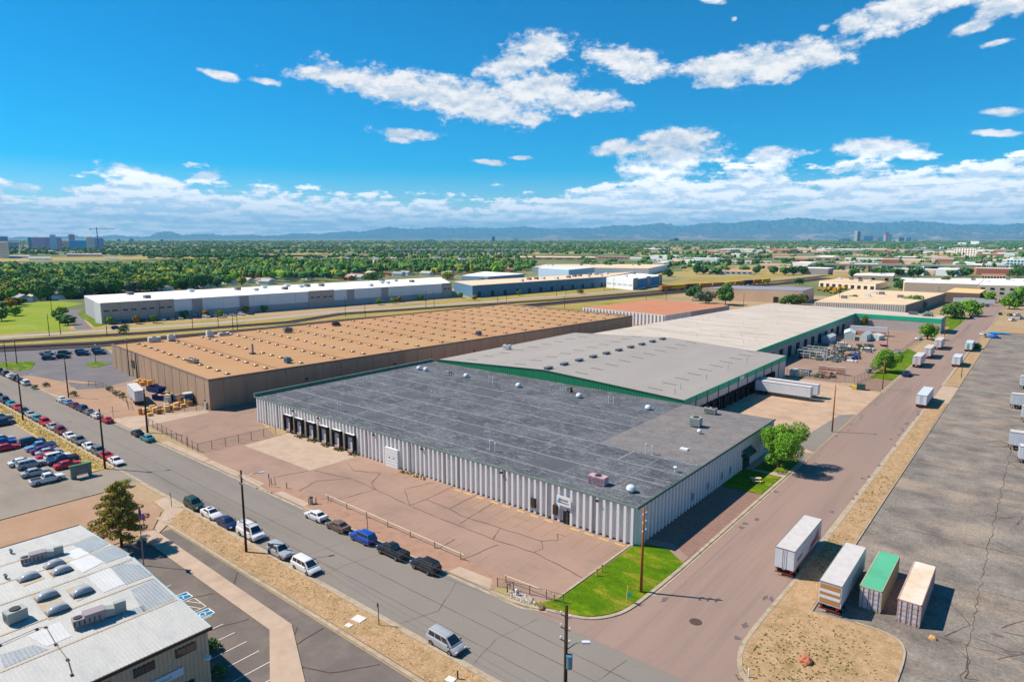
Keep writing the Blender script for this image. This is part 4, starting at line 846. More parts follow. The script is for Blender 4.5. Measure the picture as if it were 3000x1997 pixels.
def on_roof(cx, cy, ox=0, oy=1525, s=645 / 1224):
    z = OH
    for _ in range(12): p = site(ox + cx * s, oy + cy * s, z); z = rz_(p[0])
    return p
gp = mat('fibreglass_panel', (176, 182, 186), .5, (152, 162, 168), .7, (.4, 1.6, 1), k=.72, grain=.16, grain_scale=5); pl2 = mat('bright_patch', (230, 230, 228), .55, (214, 216, 216), .6, k=.72, grain=.08)
def roofpoly(pts, nm, m, dz):
    P4 = [on_roof(*p) for p in pts]; b_ = MB(); b_.add([(x, y, rz_(x) + dz) for x, y in P4], [tuple(range(len(P4)))]); part(b_, nm, m, oroof)
for i, q in enumerate([[(395,130),(520,82),(610,125),(500,178)], [(508,180),(625,132),(725,185),(590,235)], [(610,255),(745,202),(850,300),(700,355)], [(725,385),(860,322),(975,432),(800,515)], [(700,505),(795,470),(820,500),(735,535)], [(0,745),(190,690),(270,715),(20,820)]]): roofpoly(q, 'roof_panel', gp, .038)
for i, q in enumerate([[(360,185),(440,148),(495,180),(420,218)], [(385,230),(490,182),(575,230),(460,290)], [(470,300),(605,260),(695,350),(575,400)], [(150,640),(330,560),(400,640),(260,700)]]): roofpoly(q, 'roof_patch', pl2, .040)
for i, q in enumerate([[(170,420),(290,370),(400,500),(270,550)], [(360,385),(470,345),(530,400),(430,450)], [(85,330),(200,285),(250,320),(130,365)], [(240,260),(350,215),(410,270),(290,320)]]): roofpoly(q, 'sealant_patch', tan_j, .042)
def barrel(x, y, L, W_, Hh, label):
    t = thing('barrel_skylight', label, 'skylight', (x, y, rz_(x) + .05), 0)
    vs = []; m_ = 10; b_ = MB()
    for s_ in (-1, 1):
        for i in range(m_ + 1):
            a = math.pi * i / m_; vs.append((s_ * L / 2, -math.cos(a) * W_ / 2, .12 + math.sin(a) * Hh))
    b_.add(vs, [(i, i + 1, m_ + 1 + i + 1, m_ + 1 + i) for i in range(m_)] + [tuple(range(m_ + 1))[::-1], tuple(range(m_ + 1, 2 * m_ + 2))]); part(b_, 'glazing', mat('milky_dome', (188, 190, 194), .18, k=.7), t, True)
    b_ = MB(); b_.box(-L / 2 - .06, -W_ / 2 - .06, -.04, L / 2 + .06, W_ / 2 + .06, .12); part(b_, 'frame', mat('grey_frame', (128, 120, 116), .7), t)
for cx, cy, l in ((163, 322, 'grey barrel skylight standing alone below the upper air conditioner'), (305, 250, 'upper of two grey barrel skylights right of the upper air conditioner'), (345, 285, 'lower of two grey barrel skylights right of the upper air conditioner'),
                  (262, 425, 'upper of the two large barrel skylights in the middle of the white roof'), (322, 500, 'lower of the two large barrel skylights in the middle of the white roof'), (458, 402, 'barrel skylight framed by tan sealant at the right')):
    x, y = on_roof(cx, cy); barrel(x, y, 1.05, 1.9, .5, l)
def ducted(cx, cy, rz, label, big=1.0):
    x, y = on_roof(cx, cy); t = thing('air_conditioner', label, 'air conditioner', (x, y, rz_(x) - .05), rz); t.scale = (big, big * .9, big * .85)
    b_ = MB(); b_.box(-1.5, -.6, .45, -.6, .6, 1.15); part(b_, 'condenser', mat('mauve_cabinet', (164, 152, 156), .6, k=.7, grain=.06), t)
    b_ = MB(); b_.box(-.6, -.65, .45, 1.1, .65, 1.45); part(b_, 'cabinet', MATS['mauve_cabinet'], t)
    b_ = MB(); b_.add([(1.1, -.5, .4), (1.9, -.5, .3), (1.9, .5, .3), (1.1, .5, .4), (1.1, -.5, 1.35), (1.9, -.5, 1.1), (1.9, .5, 1.1), (1.1, .5, 1.35)], [(4, 5, 6, 7), (0, 1, 5, 4), (1, 2, 6, 5), (2, 3, 7, 6)]); part(b_, 'duct', HV, t)
    b_ = MB(); b_.box(1.9, -.25, .2, 2.9, .35, 1.5); part(b_, 'duct_hood', HV, t)
    b_ = MB(); b_.cyl(-1.05, 0, 1.15, 1.25, .36, n=14); part(b_, 'fan', DARK, t)
    for sx in (-1.4, .9, 2.6):
        for sy in (-.5, .5 if sx < 2 else .25): b_ = MB(); b_.box(sx - .05, sy - .05, -.1, sx + .05, sy + .05, .46); part(b_, 'leg', STEEL, t)
    b_ = MB()
    for i in range(6): b_.box(-1.45 + i * .4, -.67, .5, -1.36 + i * .4, -.64, 1.05)
    part(b_, 'louvre', DARK, t, kind='stuff')
ducted(200, 225, R(82), 'mauve grey air conditioner with hooded duct on the upper white roof', .95)
ducted(510, 565, R(82), 'large mauve air conditioner with duct at the lower right of the white roof', 1.05)
x, y = on_roof(90, 555); hvac('air_conditioner', 'boxy grey air conditioner at the left edge of the white roof', x, y, rz_(x) - .1, 1.3, 1.7, 1.35, HV, .1, 1)
q_ = [(0, 695), (205, 605), (255, 595), (310, 690), (375, 775), (400, 860)]; P0 = [(*on_roof(*p), 0) for p in q_]; P0 = [(x, y, rz_(x) + .16) for x, y, _ in P0]
t = thing('gas_pipe', 'rusty gas pipe on little blocks running across the white roof', 'pipe')
for a, b in zip(P0, P0[1:]): q = MB(); q.tube(a, b, .03); part(q, 'pipe', mat('rusty_pipe', (130, 110, 90), .8), t)
for p in P0: q = MB(); q.box(p[0] - .12, p[1] - .12, p[2] - .17, p[0] + .12, p[1] + .12, p[2] - .02); part(q, 'block', DARK, t)
for cx, cy, l in ((60, 180, 'two small vent caps near the top left of the white roof'), (30, 320, 'pair of thin vents at the left edge of the white roof')):
    x, y = on_roof(cx, cy); t = thing('roof_vents', l, 'vents', (x, y, rz_(x) - .03)); t.scale = (.8, .8, .8)
    for o in (0, .6): q = MB(); q.cyl(o, 0, 0, .6, .1, n=8); q.cyl(o, 0, .6, .75, .22, .16, n=8); part(q, 'vent', HVD, t)
# windows and sign on the end wall
for y0, y1, z0, z1 in ((23.9, 25.8, 5.5, 6.4), (20.1, 22.0, 5.55, 6.4), (16.3, 18.2, 5.55, 6.4), (24.0, 25.4, .9, 2.6)):
    q = MB(); q.box(OX1 + .02, y0, z0, OX1 + .14, y1, z1); f_ = part(q, 'window', mat('window_frame_dark', (50, 56, 52), .5), off)
    q = MB(); q.box(OX1 + .14, y0 + .1, z0 + .1, OX1 + .16, (y0 + y1) / 2 - .03, z1 - .1); part(q, 'pane', GLASS, f_); q = MB(); q.box(OX1 + .14, (y0 + y1) / 2 + .03, z0 + .1, OX1 + .16, y1 - .1, z1 - .1); part(q, 'pane', GLASS, f_)
sg = thing('wall_sign', 'long pale blue sign board on the beige metal end wall', 'sign'); q = MB(); q.box(OX1 + .12, 18.2, 3.62, OX1 + .2, 24.45, 4.42); part(q, 'sign_board', mat('pale_blue_board', (206, 222, 240), .5, k=.75), sg)
q = MB(); q2 = MB(); text_strokes(q2, 0, 3.85, 3.6, .3, 12, 5)
for v in q2.v: q.v.append((OX1 + .21 - v[1] * .2, 19.8 + v[0], v[2]))
q.f = q2.f; q.mi = q2.mi; part(q, 'lettering', mat('grey_lettering', (120, 140, 150), .6), sg)
q = MB(); q.cyl(0, 0, 0, .12, .35, n=10); q.tube((0, 0, .1), (-.6, 0, .35), .04); thing('wall_lamp', 'small white lamp on the corner of the beige metal building', 'lamp', (OX1 + .7, 26.6, 4.4), me=q.mesh('wall_lamp', WHITE))

# ================================================================ VEHICLES
KIND = dict(
 sedan=dict(L=4.7, W=1.80, st=[(-1,.45,.82,.78),(-.95,.28,.97,.93),(-.6,.22,1.0,1),(0,.22,.97,1),(.42,.22,.95,1),(.66,.22,.88,.99),(.92,.28,.74,.9),(1,.42,.6,.74)], cab=(-1.72,1.02,.95,-1.05,.28,1.43), wb=(-1.4,1.4), r=.32),
 suv=dict(L=4.75, W=1.88, st=[(-1,.5,.98,.9),(-.97,.32,1.08,.97),(-.6,.28,1.08,1),(0,.28,1.06,1),(.42,.28,1.05,1),(.66,.28,1.0,1),(.93,.34,.92,.93),(1,.48,.75,.82)], cab=(-2.28,1.0,1.05,-2.05,.35,1.74), wb=(-1.4,1.42), r=.37),
 minivan=dict(L=4.9, W=1.92, st=[(-1,.5,.95,.9),(-.97,.28,1.05,.97),(-.6,.25,1.05,1),(0,.25,1.03,1),(.5,.25,1.0,1),(.75,.25,.92,.98),(.94,.3,.76,.9),(1,.42,.62,.76)], cab=(-2.36,1.75,1.02,-2.1,.75,1.74), wb=(-1.45,1.55), r=.34),
 van=dict(L=5.5, W=2.0, st=[(-1,.5,1.15,.95),(-.97,.32,1.25,1),(-.6,.3,1.25,1),(0,.3,1.22,1),(.5,.3,1.18,1),(.78,.3,1.1,1),(.95,.36,.98,.95),(1,.5,.8,.86)], cab=(-2.7,1.95,1.2,-2.62,1.2,2.1), wb=(-1.6,1.75), r=.38, panel=True),
 pickup=dict(L=5.5, W=1.95, st=[(-1,.5,.98,.95),(-.98,.34,1.06,1),(-.6,.32,1.06,1),(0,.32,1.06,1),(.4,.32,1.08,1),(.68,.32,1.06,1),(.94,.36,.98,.95),(1,.5,.8,.86)], cab=(-.75,1.35,1.06,-.5,.75,1.78), wb=(-1.7,1.75), r=.4, bed=True),
)
def quad_pane(mb, q, u0, u1, v0, v1, off):
    q = [Vector(p) for p in q]; n = (q[1] - q[0]).cross(q[3] - q[0]).normalized() * off
    def at(u, v): return (q[0] * (1 - u) + q[1] * u) * (1 - v) + (q[3] * (1 - u) + q[2] * u) * v + n
    vs = [at(u0, v0), at(u1, v0), at(u1, v1), at(u0, v1)]; mb.add(vs, [(0, 1, 2, 3)])
    return mb
CARM = {}
def car_meshes(kind):
    if kind in CARM: return CARM[kind]
    K = KIND[kind]; L, W = K['L'], K['W']; M = {}
    b = MB(); rings = []
    for xf, zl, zt, wf in K['st']:
        x = xf * L / 2; w = W / 2 * wf; zm = zl + (zt - zl) * .6
        rings.append([(x, -w * .94, zl), (x, -w, zm), (x, -w * .95, zt - .03), (x, -w * .82, zt), (x, w * .82, zt), (x, w * .95, zt - .03), (x, w, zm), (x, w * .94, zl)])
    n = 8; vs = [v for r_ in rings for v in r_]
    fs = [(i * n + j, i * n + (j + 1) % n, (i + 1) * n + (j + 1) % n, (i + 1) * n + j) for i in range(len(rings) - 1) for j in range(n)]
    fs += [tuple(range(n)), tuple(range((len(rings) - 1) * n, len(rings) * n))[::-1]]
    b.add(vs, fs); c0, c1, zb, r0, r1, zt = K['cab']; wb_, wr = W / 2 * .86, W / 2 * .70
    c = [(c0, -wb_, zb), (c1, -wb_, zb), (c1, wb_, zb), (c0, wb_, zb), (r0, -wr, zt - .05), (r1, -wr, zt - .05), (r1, wr, zt - .05), (r0, wr, zt - .05)]
    rf = [(r0 + .12, -wr * .86, zt), (r1 - .15, -wr * .86, zt), (r1 - .15, wr * .86, zt), (r0 + .12, wr * .86, zt)]
    b.add(c + rf, [(0, 1, 5, 4), (1, 2, 6, 5), (2, 3, 7, 6), (3, 0, 4, 7), (4, 5, 9, 8), (5, 6, 10, 9), (6, 7, 11, 10), (7, 4, 8, 11), (8, 9, 10, 11)])
    if K.get('bed'):
        z = .62; x0, x1 = -L / 2 + .12, c0 - .05
        b.box(x0 - .02, -W * .44, 1.0, x1, -W * .40, 1.12); b.box(x0 - .02, W * .40, 1.0, x1, W * .44, 1.12); b.box(x0 - .06, -W * .40, 1.0, x0 + .02, W * .40, 1.12)
        bb = MB(); bb.box(x0 + .05, -W * .395, 1.062, x1 - .04, W * .395, 1.068); M['bed'] = bb.mesh('bed_liner', mat('bed_liner', (44, 46, 60), .8))
    me = b.mesh('body', WHITE); me.polygons.foreach_set('use_smooth', [True] * len(me.polygons))
    try: me.set_sharp_from_angle(angle=R(32))
    except Exception: pass
    M['body'] = me
    A = c
    fr = [A[1], A[2], A[6], A[5]]; bk = [A[3], A[0], A[4], A[7]]; rt = [A[0], A[1], A[5], A[4]]; lf = [A[2], A[3], A[7], A[6]]
    M['windshield'] = quad_pane(MB(), fr, .06, .94, .10, .94, .012).mesh('windshield', GLASS)
    M['rear_window'] = quad_pane(MB(), bk, .08, .92, .12, .88, .012).mesh('rear_window', GLASS)
    sp = [(.60, .93)] if K.get('panel') else [(.08, .34), (.37, .64), (.67, .94)] if kind in ('suv', 'minivan') else [(.12, .50), (.54, .92)]
    for i, (u0, u1) in enumerate(sp):
        M['side_window_r%d' % i] = quad_pane(MB(), rt, u0, u1, .16, .86, .012).mesh('side_window', GLASS)
        M['side_window_l%d' % i] = quad_pane(MB(), lf, 1 - u1, 1 - u0, .16, .86, .012).mesh('side_window', GLASS)
    w = MB(); w.cyl(0, K['r'], -.11, .11, K['r'], n=14, axis='y'); M['tyre'] = w.mesh('tyre', RUBBER)
    w = MB(); w.cyl(0, K['r'], -.125, .125, K['r'] * .6, n=10, axis='y'); M['rim'] = w.mesh('rim', ALLOY)
    zh = K['st'][-2][2]
    for nm, x, m, ww in (('headlight', L / 2 - .06, LAMPW, .17), ('tail_light', -L / 2 + .03, RED, .13)):
        w = MB(); zz = zh - .12 if x > 0 else K['st'][0][2] - .1; w.box(x - .07, -ww, zz - .09, x + .07 if x > 0 else x + .05, ww, zz + .06); M[nm] = w.mesh(nm, m)
    w = MB(); w.box(L / 2 - .05, -W * .30, .34, L / 2 + .03, W * .30, .50); M['grille'] = w.mesh('grille', DARK)
    w = MB(); w.box(-L / 2 - .03, -W * .4, .36, -L / 2 + .06, W * .4, .52); M['rear_bumper'] = w.mesh('rear_bumper', DARK)
    w = MB(); w.box(-.07, -.09, -.06, .07, .09, .07); M['mirror'] = w.mesh('mirror', DARK)
    CARM[kind] = M; return M
COLN = {'white': (236,236,238), 'silver': (176,180,186), 'grey': (112,116,122), 'black': (34,36,42), 'navy': (26,48,96), 'blue': (24,82,180), 'red': (206,24,44), 'maroon': (120,30,46), 'teal': (52,150,160), 'green': (34,66,58), 'beige': (196,180,156), 'purple': (96,40,110), 'lightblue': (120,160,200), 'bronze': (120,96,84)}
NC = [0]
def car(kind, color, x, y, rz, label, group=None, full=True, z=.03):
    K = KIND[kind]; M = car_meshes(kind); NC[0] += 1
    t = thing('parked_' + {'sedan': 'car', 'suv': 'suv', 'minivan': 'minivan', 'van': 'van', 'pickup': 'pickup'}[kind], label, {'sedan': 'car', 'suv': 'car', 'minivan': 'minivan', 'van': 'van', 'pickup': 'pickup truck'}[kind], (x, y, z), rz, group)
    pm = paint(COLN[color]); body = ob('body', M['body'], t, mats=[pm])
    ob('windshield', M['windshield'], t); ob('rear_window', M['rear_window'], t)
    for k in M:
        if k.startswith('side_window'): ob('side_window', M[k], t)
    if 'bed' in M: ob('bed_liner', M['bed'], t)
    for sx in K['wb']:
        for sy in (-1, 1):
            wv = ob('wheel', M['tyre'], t, (sx, sy * (K['W'] / 2 - .1), 0))
            if full: ob('rim', M['rim'], wv)
    if full:
        for sy in (-1, 1):
            ob('headlight', M['headlight'], t, (0, sy * K['W'] * .34, 0)); ob('tail_light', M['tail_light'], t, (0, sy * K['W'] * .38, 0))
            ob('mirror', M['mirror'], t, (K['cab'][1] - .35, sy * (K['W'] / 2 + .04), K['cab'][2] + .08))
        ob('grille', M['grille'], t); ob('rear_bumper', M['rear_bumper'], t)
    return t

# near row on the far kerb: noses to the left
car('sedan','white',-89.4,58.1,R(180),'white sedan parked at the far kerb behind the dark coupe, nearest the gas meter')
car('sedan','bronze',-83.3,58.0,R(180),'dark bronze sedan between the white sedan and the bright blue car')
car('suv','blue',-77.0,58.0,R(180),'bright blue hatchback in the row along the parking lot rail')
car('pickup','black',-70.0,57.9,R(180),'black pickup truck with open bed behind the bright blue car')
car('suv','black',-63.2,58.0,R(180),'black off-road suv with roof rack, last in the row before the concrete ramp')
t = [o for o in COL.objects if o.name.startswith('parked_suv')][-1]
q = MB(); 
for s_ in (-.5, .5): q.box(-1.9, s_ - .03, 1.76, .2, s_ + .03, 1.84)
part(q, 'roof_rack', DARK, t)
# near row on the near kerb: noses to the right
car('suv','green',-109.3,47.5,0,'dark green suv at the near kerb, first of the row by the footpath')
t_ = car('sedan','white',-103.5,47.6,0,'white sedan with black sunroof between two dark cars at the near kerb'); q = MB(); q.box(-.75, -.38, 1.43, -.1, .38, 1.445); part(q, 'sunroof', GLASS, t_)
car('sedan','navy',-98.0,47.5,0,'dark navy sedan just behind the white van at the near kerb')
t_ = car('van','white',-91.6,47.9,0,'white work van with ladder rack beside the utility pole'); q = MB(); q.tube((-2, -.7, 2.35), (.8, -.7, 2.35), .05); q.tube((-2, .7, 2.35), (.8, .7, 2.35), .05); q.tube((-1.8, -.8, 2.3), (-1.8, .8, 2.3), .05); q.tube((.5, -.8, 2.3), (.5, .8, 2.3), .05); q.box(-1.82, -.75, 2.05, -1.76, -.7, 2.35); q.box(.44, .7, 2.05, .5, .75, 2.35); part(q, 'ladder_rack', DARK, t_)
car('suv','silver',-82.7,47.5,0,'silver suv with damaged hood between the white van and the silver minivan')
car('minivan','white',-76.0,47.4,0,'white minivan with pale roof, last parked before the dead grass signpost')
car('minivan','silver',-48.7,47.5,R(-1),'silver minivan alone at the near kerb, closest to the camera')
# left row, near kerb, from right to left
rowS = [('sedan','white',-143.9),('sedan','red',-148.8),('suv','grey',-153.2),('sedan','white',-158.8),('pickup','grey',-165.2),('sedan','white',-171.0),('suv','maroon',-177.0),('sedan','silver',-182.8),('suv','red',-188.4),('sedan','teal',-194.2),('sedan','silver',-200.0),('sedan','green',-205.6),('sedan','red',-211.4),('sedan','teal',-217.0),('suv','navy',-222.8),('suv','black',-228.8),('sedan','grey',-234.6)]
ordn = ['first','second','third','fourth','fifth','sixth','seventh','eighth','ninth','tenth','eleventh','twelfth','thirteenth','fourteenth','fifteenth','sixteenth','seventeenth']
nm_ = {'sedan': 'sedan', 'suv': 'suv', 'pickup': 'pickup'}
for i, (k_, c_, x) in enumerate(rowS): car(k_, c_, x, 47.7, R(random.uniform(-1, 1)), '%s %s in the long left row, %s from the entrance drive' % (c_, nm_[k_], ordn[i]), 'cars parked along the leafy verge', full=i < 9)
rowN = [('sedan','red',-179.2,'bright red sedan alone just before the yard driveway'),('sedan','white',-186.0,'white sedan behind the bright red one at the far kerb'),('sedan','grey',-191.4,'dark grey car in the far kerb row left of the white sedan'),('suv','navy',-196.6,'dark blue suv in the far kerb row between grey and maroon cars'),('sedan','maroon',-202.0,'maroon sedan in the middle of the far kerb row'),('sedan','lightblue',-207.4,'pale blue car second from the left end of the far kerb row'),('sedan','white',-212.6,'white car at the left end of the far kerb row by the pole'),
        ('suv','white',-246.0,'white suv ending the distant row beside the tan dirt'),('sedan','navy',-251.6,'navy car second in the distant row behind the white suv'),('suv','green',-257.0,'dark green suv in the distant row by the far pole'),('sedan','white',-262.4,'white car in the distant row half hidden by the far pole'),('suv','black',-268.2,'black suv in the distant row near the left edge'),('pickup','navy',-274.2,'large navy pickup with pale roof at the left edge of the distant row')]
for k_, c_, x, l in rowN: car(k_, c_, x, 58.2, R(180 + random.uniform(-1, 1)), l, 'cars parked along the far kerb', full=x > -215)
car('sedan','black',-161.5,58.5,R(176),'black sedan beside the pole at the corner of the fence'); car('sedan','teal',-155.4,58.3,R(178),'teal sedan in front of the pole at the corner of the fence')
# left lot: upper row faces the verge, lower row behind it
for k_, c_, x, y, l in [('suv','navy',-172.4,40.8,'dark blue suv at the upper left of the parking lot rows'),('pickup','lightblue',-167.0,40.9,'pale blue pickup beside the dark blue suv'),('sedan','purple',-164.0,40.6,'dark purple car between the pale blue pickup and the pink one'),('sedan','silver',-161.4,40.9,'silver car with pink reflections in the upper lot row'),('sedan','red',-158.4,40.2,'red hatchback squeezed between silver and white cars in the upper lot row'),
    ('suv','white',-156.0,41.0,'white suv behind the blue pickup in the upper lot row'),('pickup','navy',-153.2,41.0,'blue pickup at the right part of the upper lot row'),('sedan','red',-149.2,40.7,'bright red car nearest the green topped sign'),
    ('sedan','white',-158.2,35.4,'white car at the upper left of the lower lot row'),('suv','silver',-154.9,36.0,'silver blue suv in the lower lot row'),('sedan','silver',-149.0,35.2,'long silver sedan second from the bottom of the lot'),('pickup','white',-142.8,35.4,'white pickup truck with open bed at the bottom of the lot beside the sign'),
    ('sedan','red',-172.0,36.0,'red sedan at the left edge of the lot in front of the blue car'),('suv','blue',-176.2,36.4,'bright blue suv cut by the left edge of the picture'),('suv','silver',-179.5,37.0,'silver and maroon suv at the left edge behind the bright blue one'),('suv','navy',-196.0,41.0,'dark blue suv at the left edge above the empty bays'),('suv','silver',-202.5,42.0,'silver suv at the left edge beyond the dark blue one'),('sedan','grey',-213.0,41.0,'grey car at the far left edge of the lot')]:
    car(k_, c_, x, y, R(90 if k_ != 'pickup' or x > -145 else -90), l, 'cars in the left parking lot')
for i, (x, y, c_) in enumerate([(-290,77,'navy'),(-289.5,81.5,'black'),(-298.8,84.7,'green'),(-290.5,88.5,'navy'),(-296.9,90,'black'),(-288,93.6,'navy'),(-296.2,95.6,'grey'),(-303,80,'silver')]):
    car('pickup' if i == 7 else 'suv', c_, x, y, R(55), '%s car in the far left lot, %s from the left' % (c_, ordn[i]), 'dark cars in the lot beside the brown warehouse', full=False)
for l, x, y, rz, k_, c_ in [('dark car driving on the far road near the long white warehouse', *site(342, 964), R(80), 'suv', 'black'), ('white car parked at the right kerb far up the cross street', *site(2880, 982), R(80), 'sedan', 'white'),
    ('dark blue pickup at the left kerb below the bright tree', *site(2656, 1101), R(90), 'pickup', 'navy'), ('dark car in the shade of the street tree near the top of the street', *site(2846, 933), R(90), 'suv', 'navy'), ('blue car in the shade of the upper street tree', *site(2892, 898), R(90), 'sedan', 'navy'),
    ('silver car behind the street trees', *site(2864, 920), R(90), 'sedan', 'silver'), ('black car at the right kerb by the trees far up the street', *site(2930, 922), R(95), 'sedan', 'black'), ('white car leaving the lot at the right edge far away', *site(2966, 940), R(60), 'suv', 'white'), ('silver car in the crowded lot at the right edge', *site(2990, 935), R(60), 'suv', 'silver'), ('white pickup in the crowded lot at the right edge', *site(2978, 925), R(60), 'pickup', 'white'),
    ('maroon car under the trees at the right edge', *site(2960, 925), R(60), 'sedan', 'maroon'), ('white car in front of the lawn strip in the storage yard', *site(2692, 995), R(80), 'sedan', 'white'), ('silver car beside the street tree in the storage yard', *site(2710, 985), R(80), 'suv', 'silver')]:
    car(k_, c_, x, y, rz, l, full=False)
for i in range(16):
    x, y = site(345 + i * 26, 950 - i * 1.75 - 2); car(random.choice(['suv', 'sedan']), random.choice(['white', 'navy', 'silver', 'black', 'grey', 'navy']), x, y, R(20), 'car parked at the foot of the long white warehouse wall', 'cars along the long white warehouse', full=False)

# ---- trailers, containers, box trucks
def trailer(x, y, rz, L, label, m=None, nose=None, doors='panel', W_=2.55, Hh=4.0, fl=1.15, wheels=True, logo=None, z=.03, cat='trailer', ribs=True, roofm=None, tiltm=None):
    """box trailer: rear end at the origin, running along local +y"""
    m = m or mat('trailer_white', (226, 228, 232), .45, (212, 214, 220), .6, k=.75, grain=.04); t = thing('box_trailer', label, cat, (x, y, z), rz)
    b = MB(); b.box(-W_ / 2, 0, fl, W_ / 2, L, Hh); part(b, 'box', m, t)
    b = MB(); b.box(-W_ / 2 + .03, .03, Hh, W_ / 2 - .03, L - .03, Hh + .05); part(b, 'roof', roofm or mat('trailer_roof', (228, 220, 214), .6, (208, 202, 198), .8, k=.75, grain=.06), t)
    b = MB()
    for s_ in (-1, 1): b.box(s_ * W_ / 2 - .03, -.01, Hh - .06, s_ * W_ / 2 + .03, L, Hh + .07); b.box(s_ * W_ / 2 - .03, -.01, fl - .06, s_ * W_ / 2 + .03, L, fl + .08)
    b.box(-W_ / 2, -.03, Hh - .12, W_ / 2, 0, Hh + .06); part(b, 'edge_rails', STEEL, t)
    if ribs:
        b = MB()
        for i in range(1, int(L / .6)):
            for s_ in (-1, 1): b.box(s_ * (W_ / 2 + .004) - .012, i * .6 - .02, fl + .1, s_ * (W_ / 2 + .004) + .012, i * .6 + .02, Hh - .08)
        part(b, 'side_ribs', m, t, kind='stuff')
    if doors == 'panel':
        for s_ in (-1, 1): b = MB(); b.box(s_ * W_ / 4 - W_ / 4 + .05, -.05, fl + .1, s_ * W_ / 4 + W_ / 4 - .05, -.01, Hh - .15); d_ = part(b, 'rear_door', m, t); b = MB(); b.tube((s_ * .25, -.07, fl), (s_ * .25, -.07, Hh - .1), .025); part(b, 'lock_rod', STEEL, d_)
    elif doors == 'rollup':
        b = MB(); b.box(-W_ / 2 + .12, -.03, fl + .15, W_ / 2 - .12, .0, Hh - .25); d_ = part(b, 'rear_door', mat('orange_rust_door', (206, 150, 90), .7, (190, 128, 74), 1.5, k=.7), t)
        for zz in (.9, 1.7): b = MB(); b.box(-W_ / 2 + .12, -.06, fl + zz - .12, W_ / 2 - .12, -.03, fl + zz + .25); part(b, 'door_panel', STEELW, d_)
    b = MB(); b.box(-.5, .2, fl - .35, -.35, L - .4, fl - .05); b.box(.35, .2, fl - .35, .5, L - .4, fl - .05); part(b, 'chassis', DARK, t)
    b = MB(); b.box(-W_ / 2 + .1, -.02, .45, W_ / 2 - .1, .08, .58); b.box(-.9, -.02, .5, -.8, .08, fl); b.box(.8, -.02, .5, .9, .08, fl); part(b, 'bumper', mat('rust_red', (150, 60, 44), .8), t)
    if wheels:
        for yy in (1.3, 2.6) if L > 9 else (1.6,):
            for s_ in (-1, 1):
                b = MB(); b.cyl(yy, .5, s_ * (W_ / 2 - .35) - .25, s_ * (W_ / 2 - .35) + .3 if s_ > 0 else s_ * (W_ / 2 - .35) + .25, .5, n=14, axis='x'); wv = part(b, 'wheel', RUBBER, t)
                b = MB(); b.cyl(yy, .5, s_ * (W_ / 2) - .06, s_ * (W_ / 2) + .02, .24, n=10, axis='x'); part(b, 'rim', ALLOY, wv)
        for s_ in (-1, 1): b = MB(); b.box(s_ * .85 - .06, L * .78, 0, s_ * .85 + .06, L * .78 + .12, fl); b.box(s_ * .85 - .15, L * .78 - .1, 0, s_ * .85 + .15, L * .78 + .2, .05); part(b, 'landing_leg', STEEL, t)
    for s_ in (-1, 1): b = MB(); b.box(s_ * 1.05 - .08, -.04, fl - .25, s_ * 1.05 + .08, -.01, fl - .12); part(b, 'tail_light', RED, t)
    if logo:
        b = MB(); b.add([(W_ / 2 + .02, L * .52, fl + .3), (W_ / 2 + .02, L * .9, fl + .5), (W_ / 2 + .02, L * .86, Hh - .5), (W_ / 2 + .02, L * .72, Hh - 1.6), (W_ / 2 + .02, L * .6, fl + 1.1)], [(0, 1, 2, 3, 4)]); b.box(W_ / 2, 1.0, fl + .12, W_ / 2 + .02, L * .6, fl + .25); part(b, 'red_graphic', mat('red_graphic', (206, 46, 60), .5), t)
        b = MB(); q = MB(); text_strokes(q, 0, fl + .9, 2.6, .55, 8, 12)
        for v in q.v: b.v.append((W_ / 2 + .02 - v[1] * .2, 1.2 + v[0], v[2]))
        b.f = q.f; b.mi = q.mi; part(b, 'lettering', mat('grey_lettering2', (110, 104, 110), .6), t)
    return t
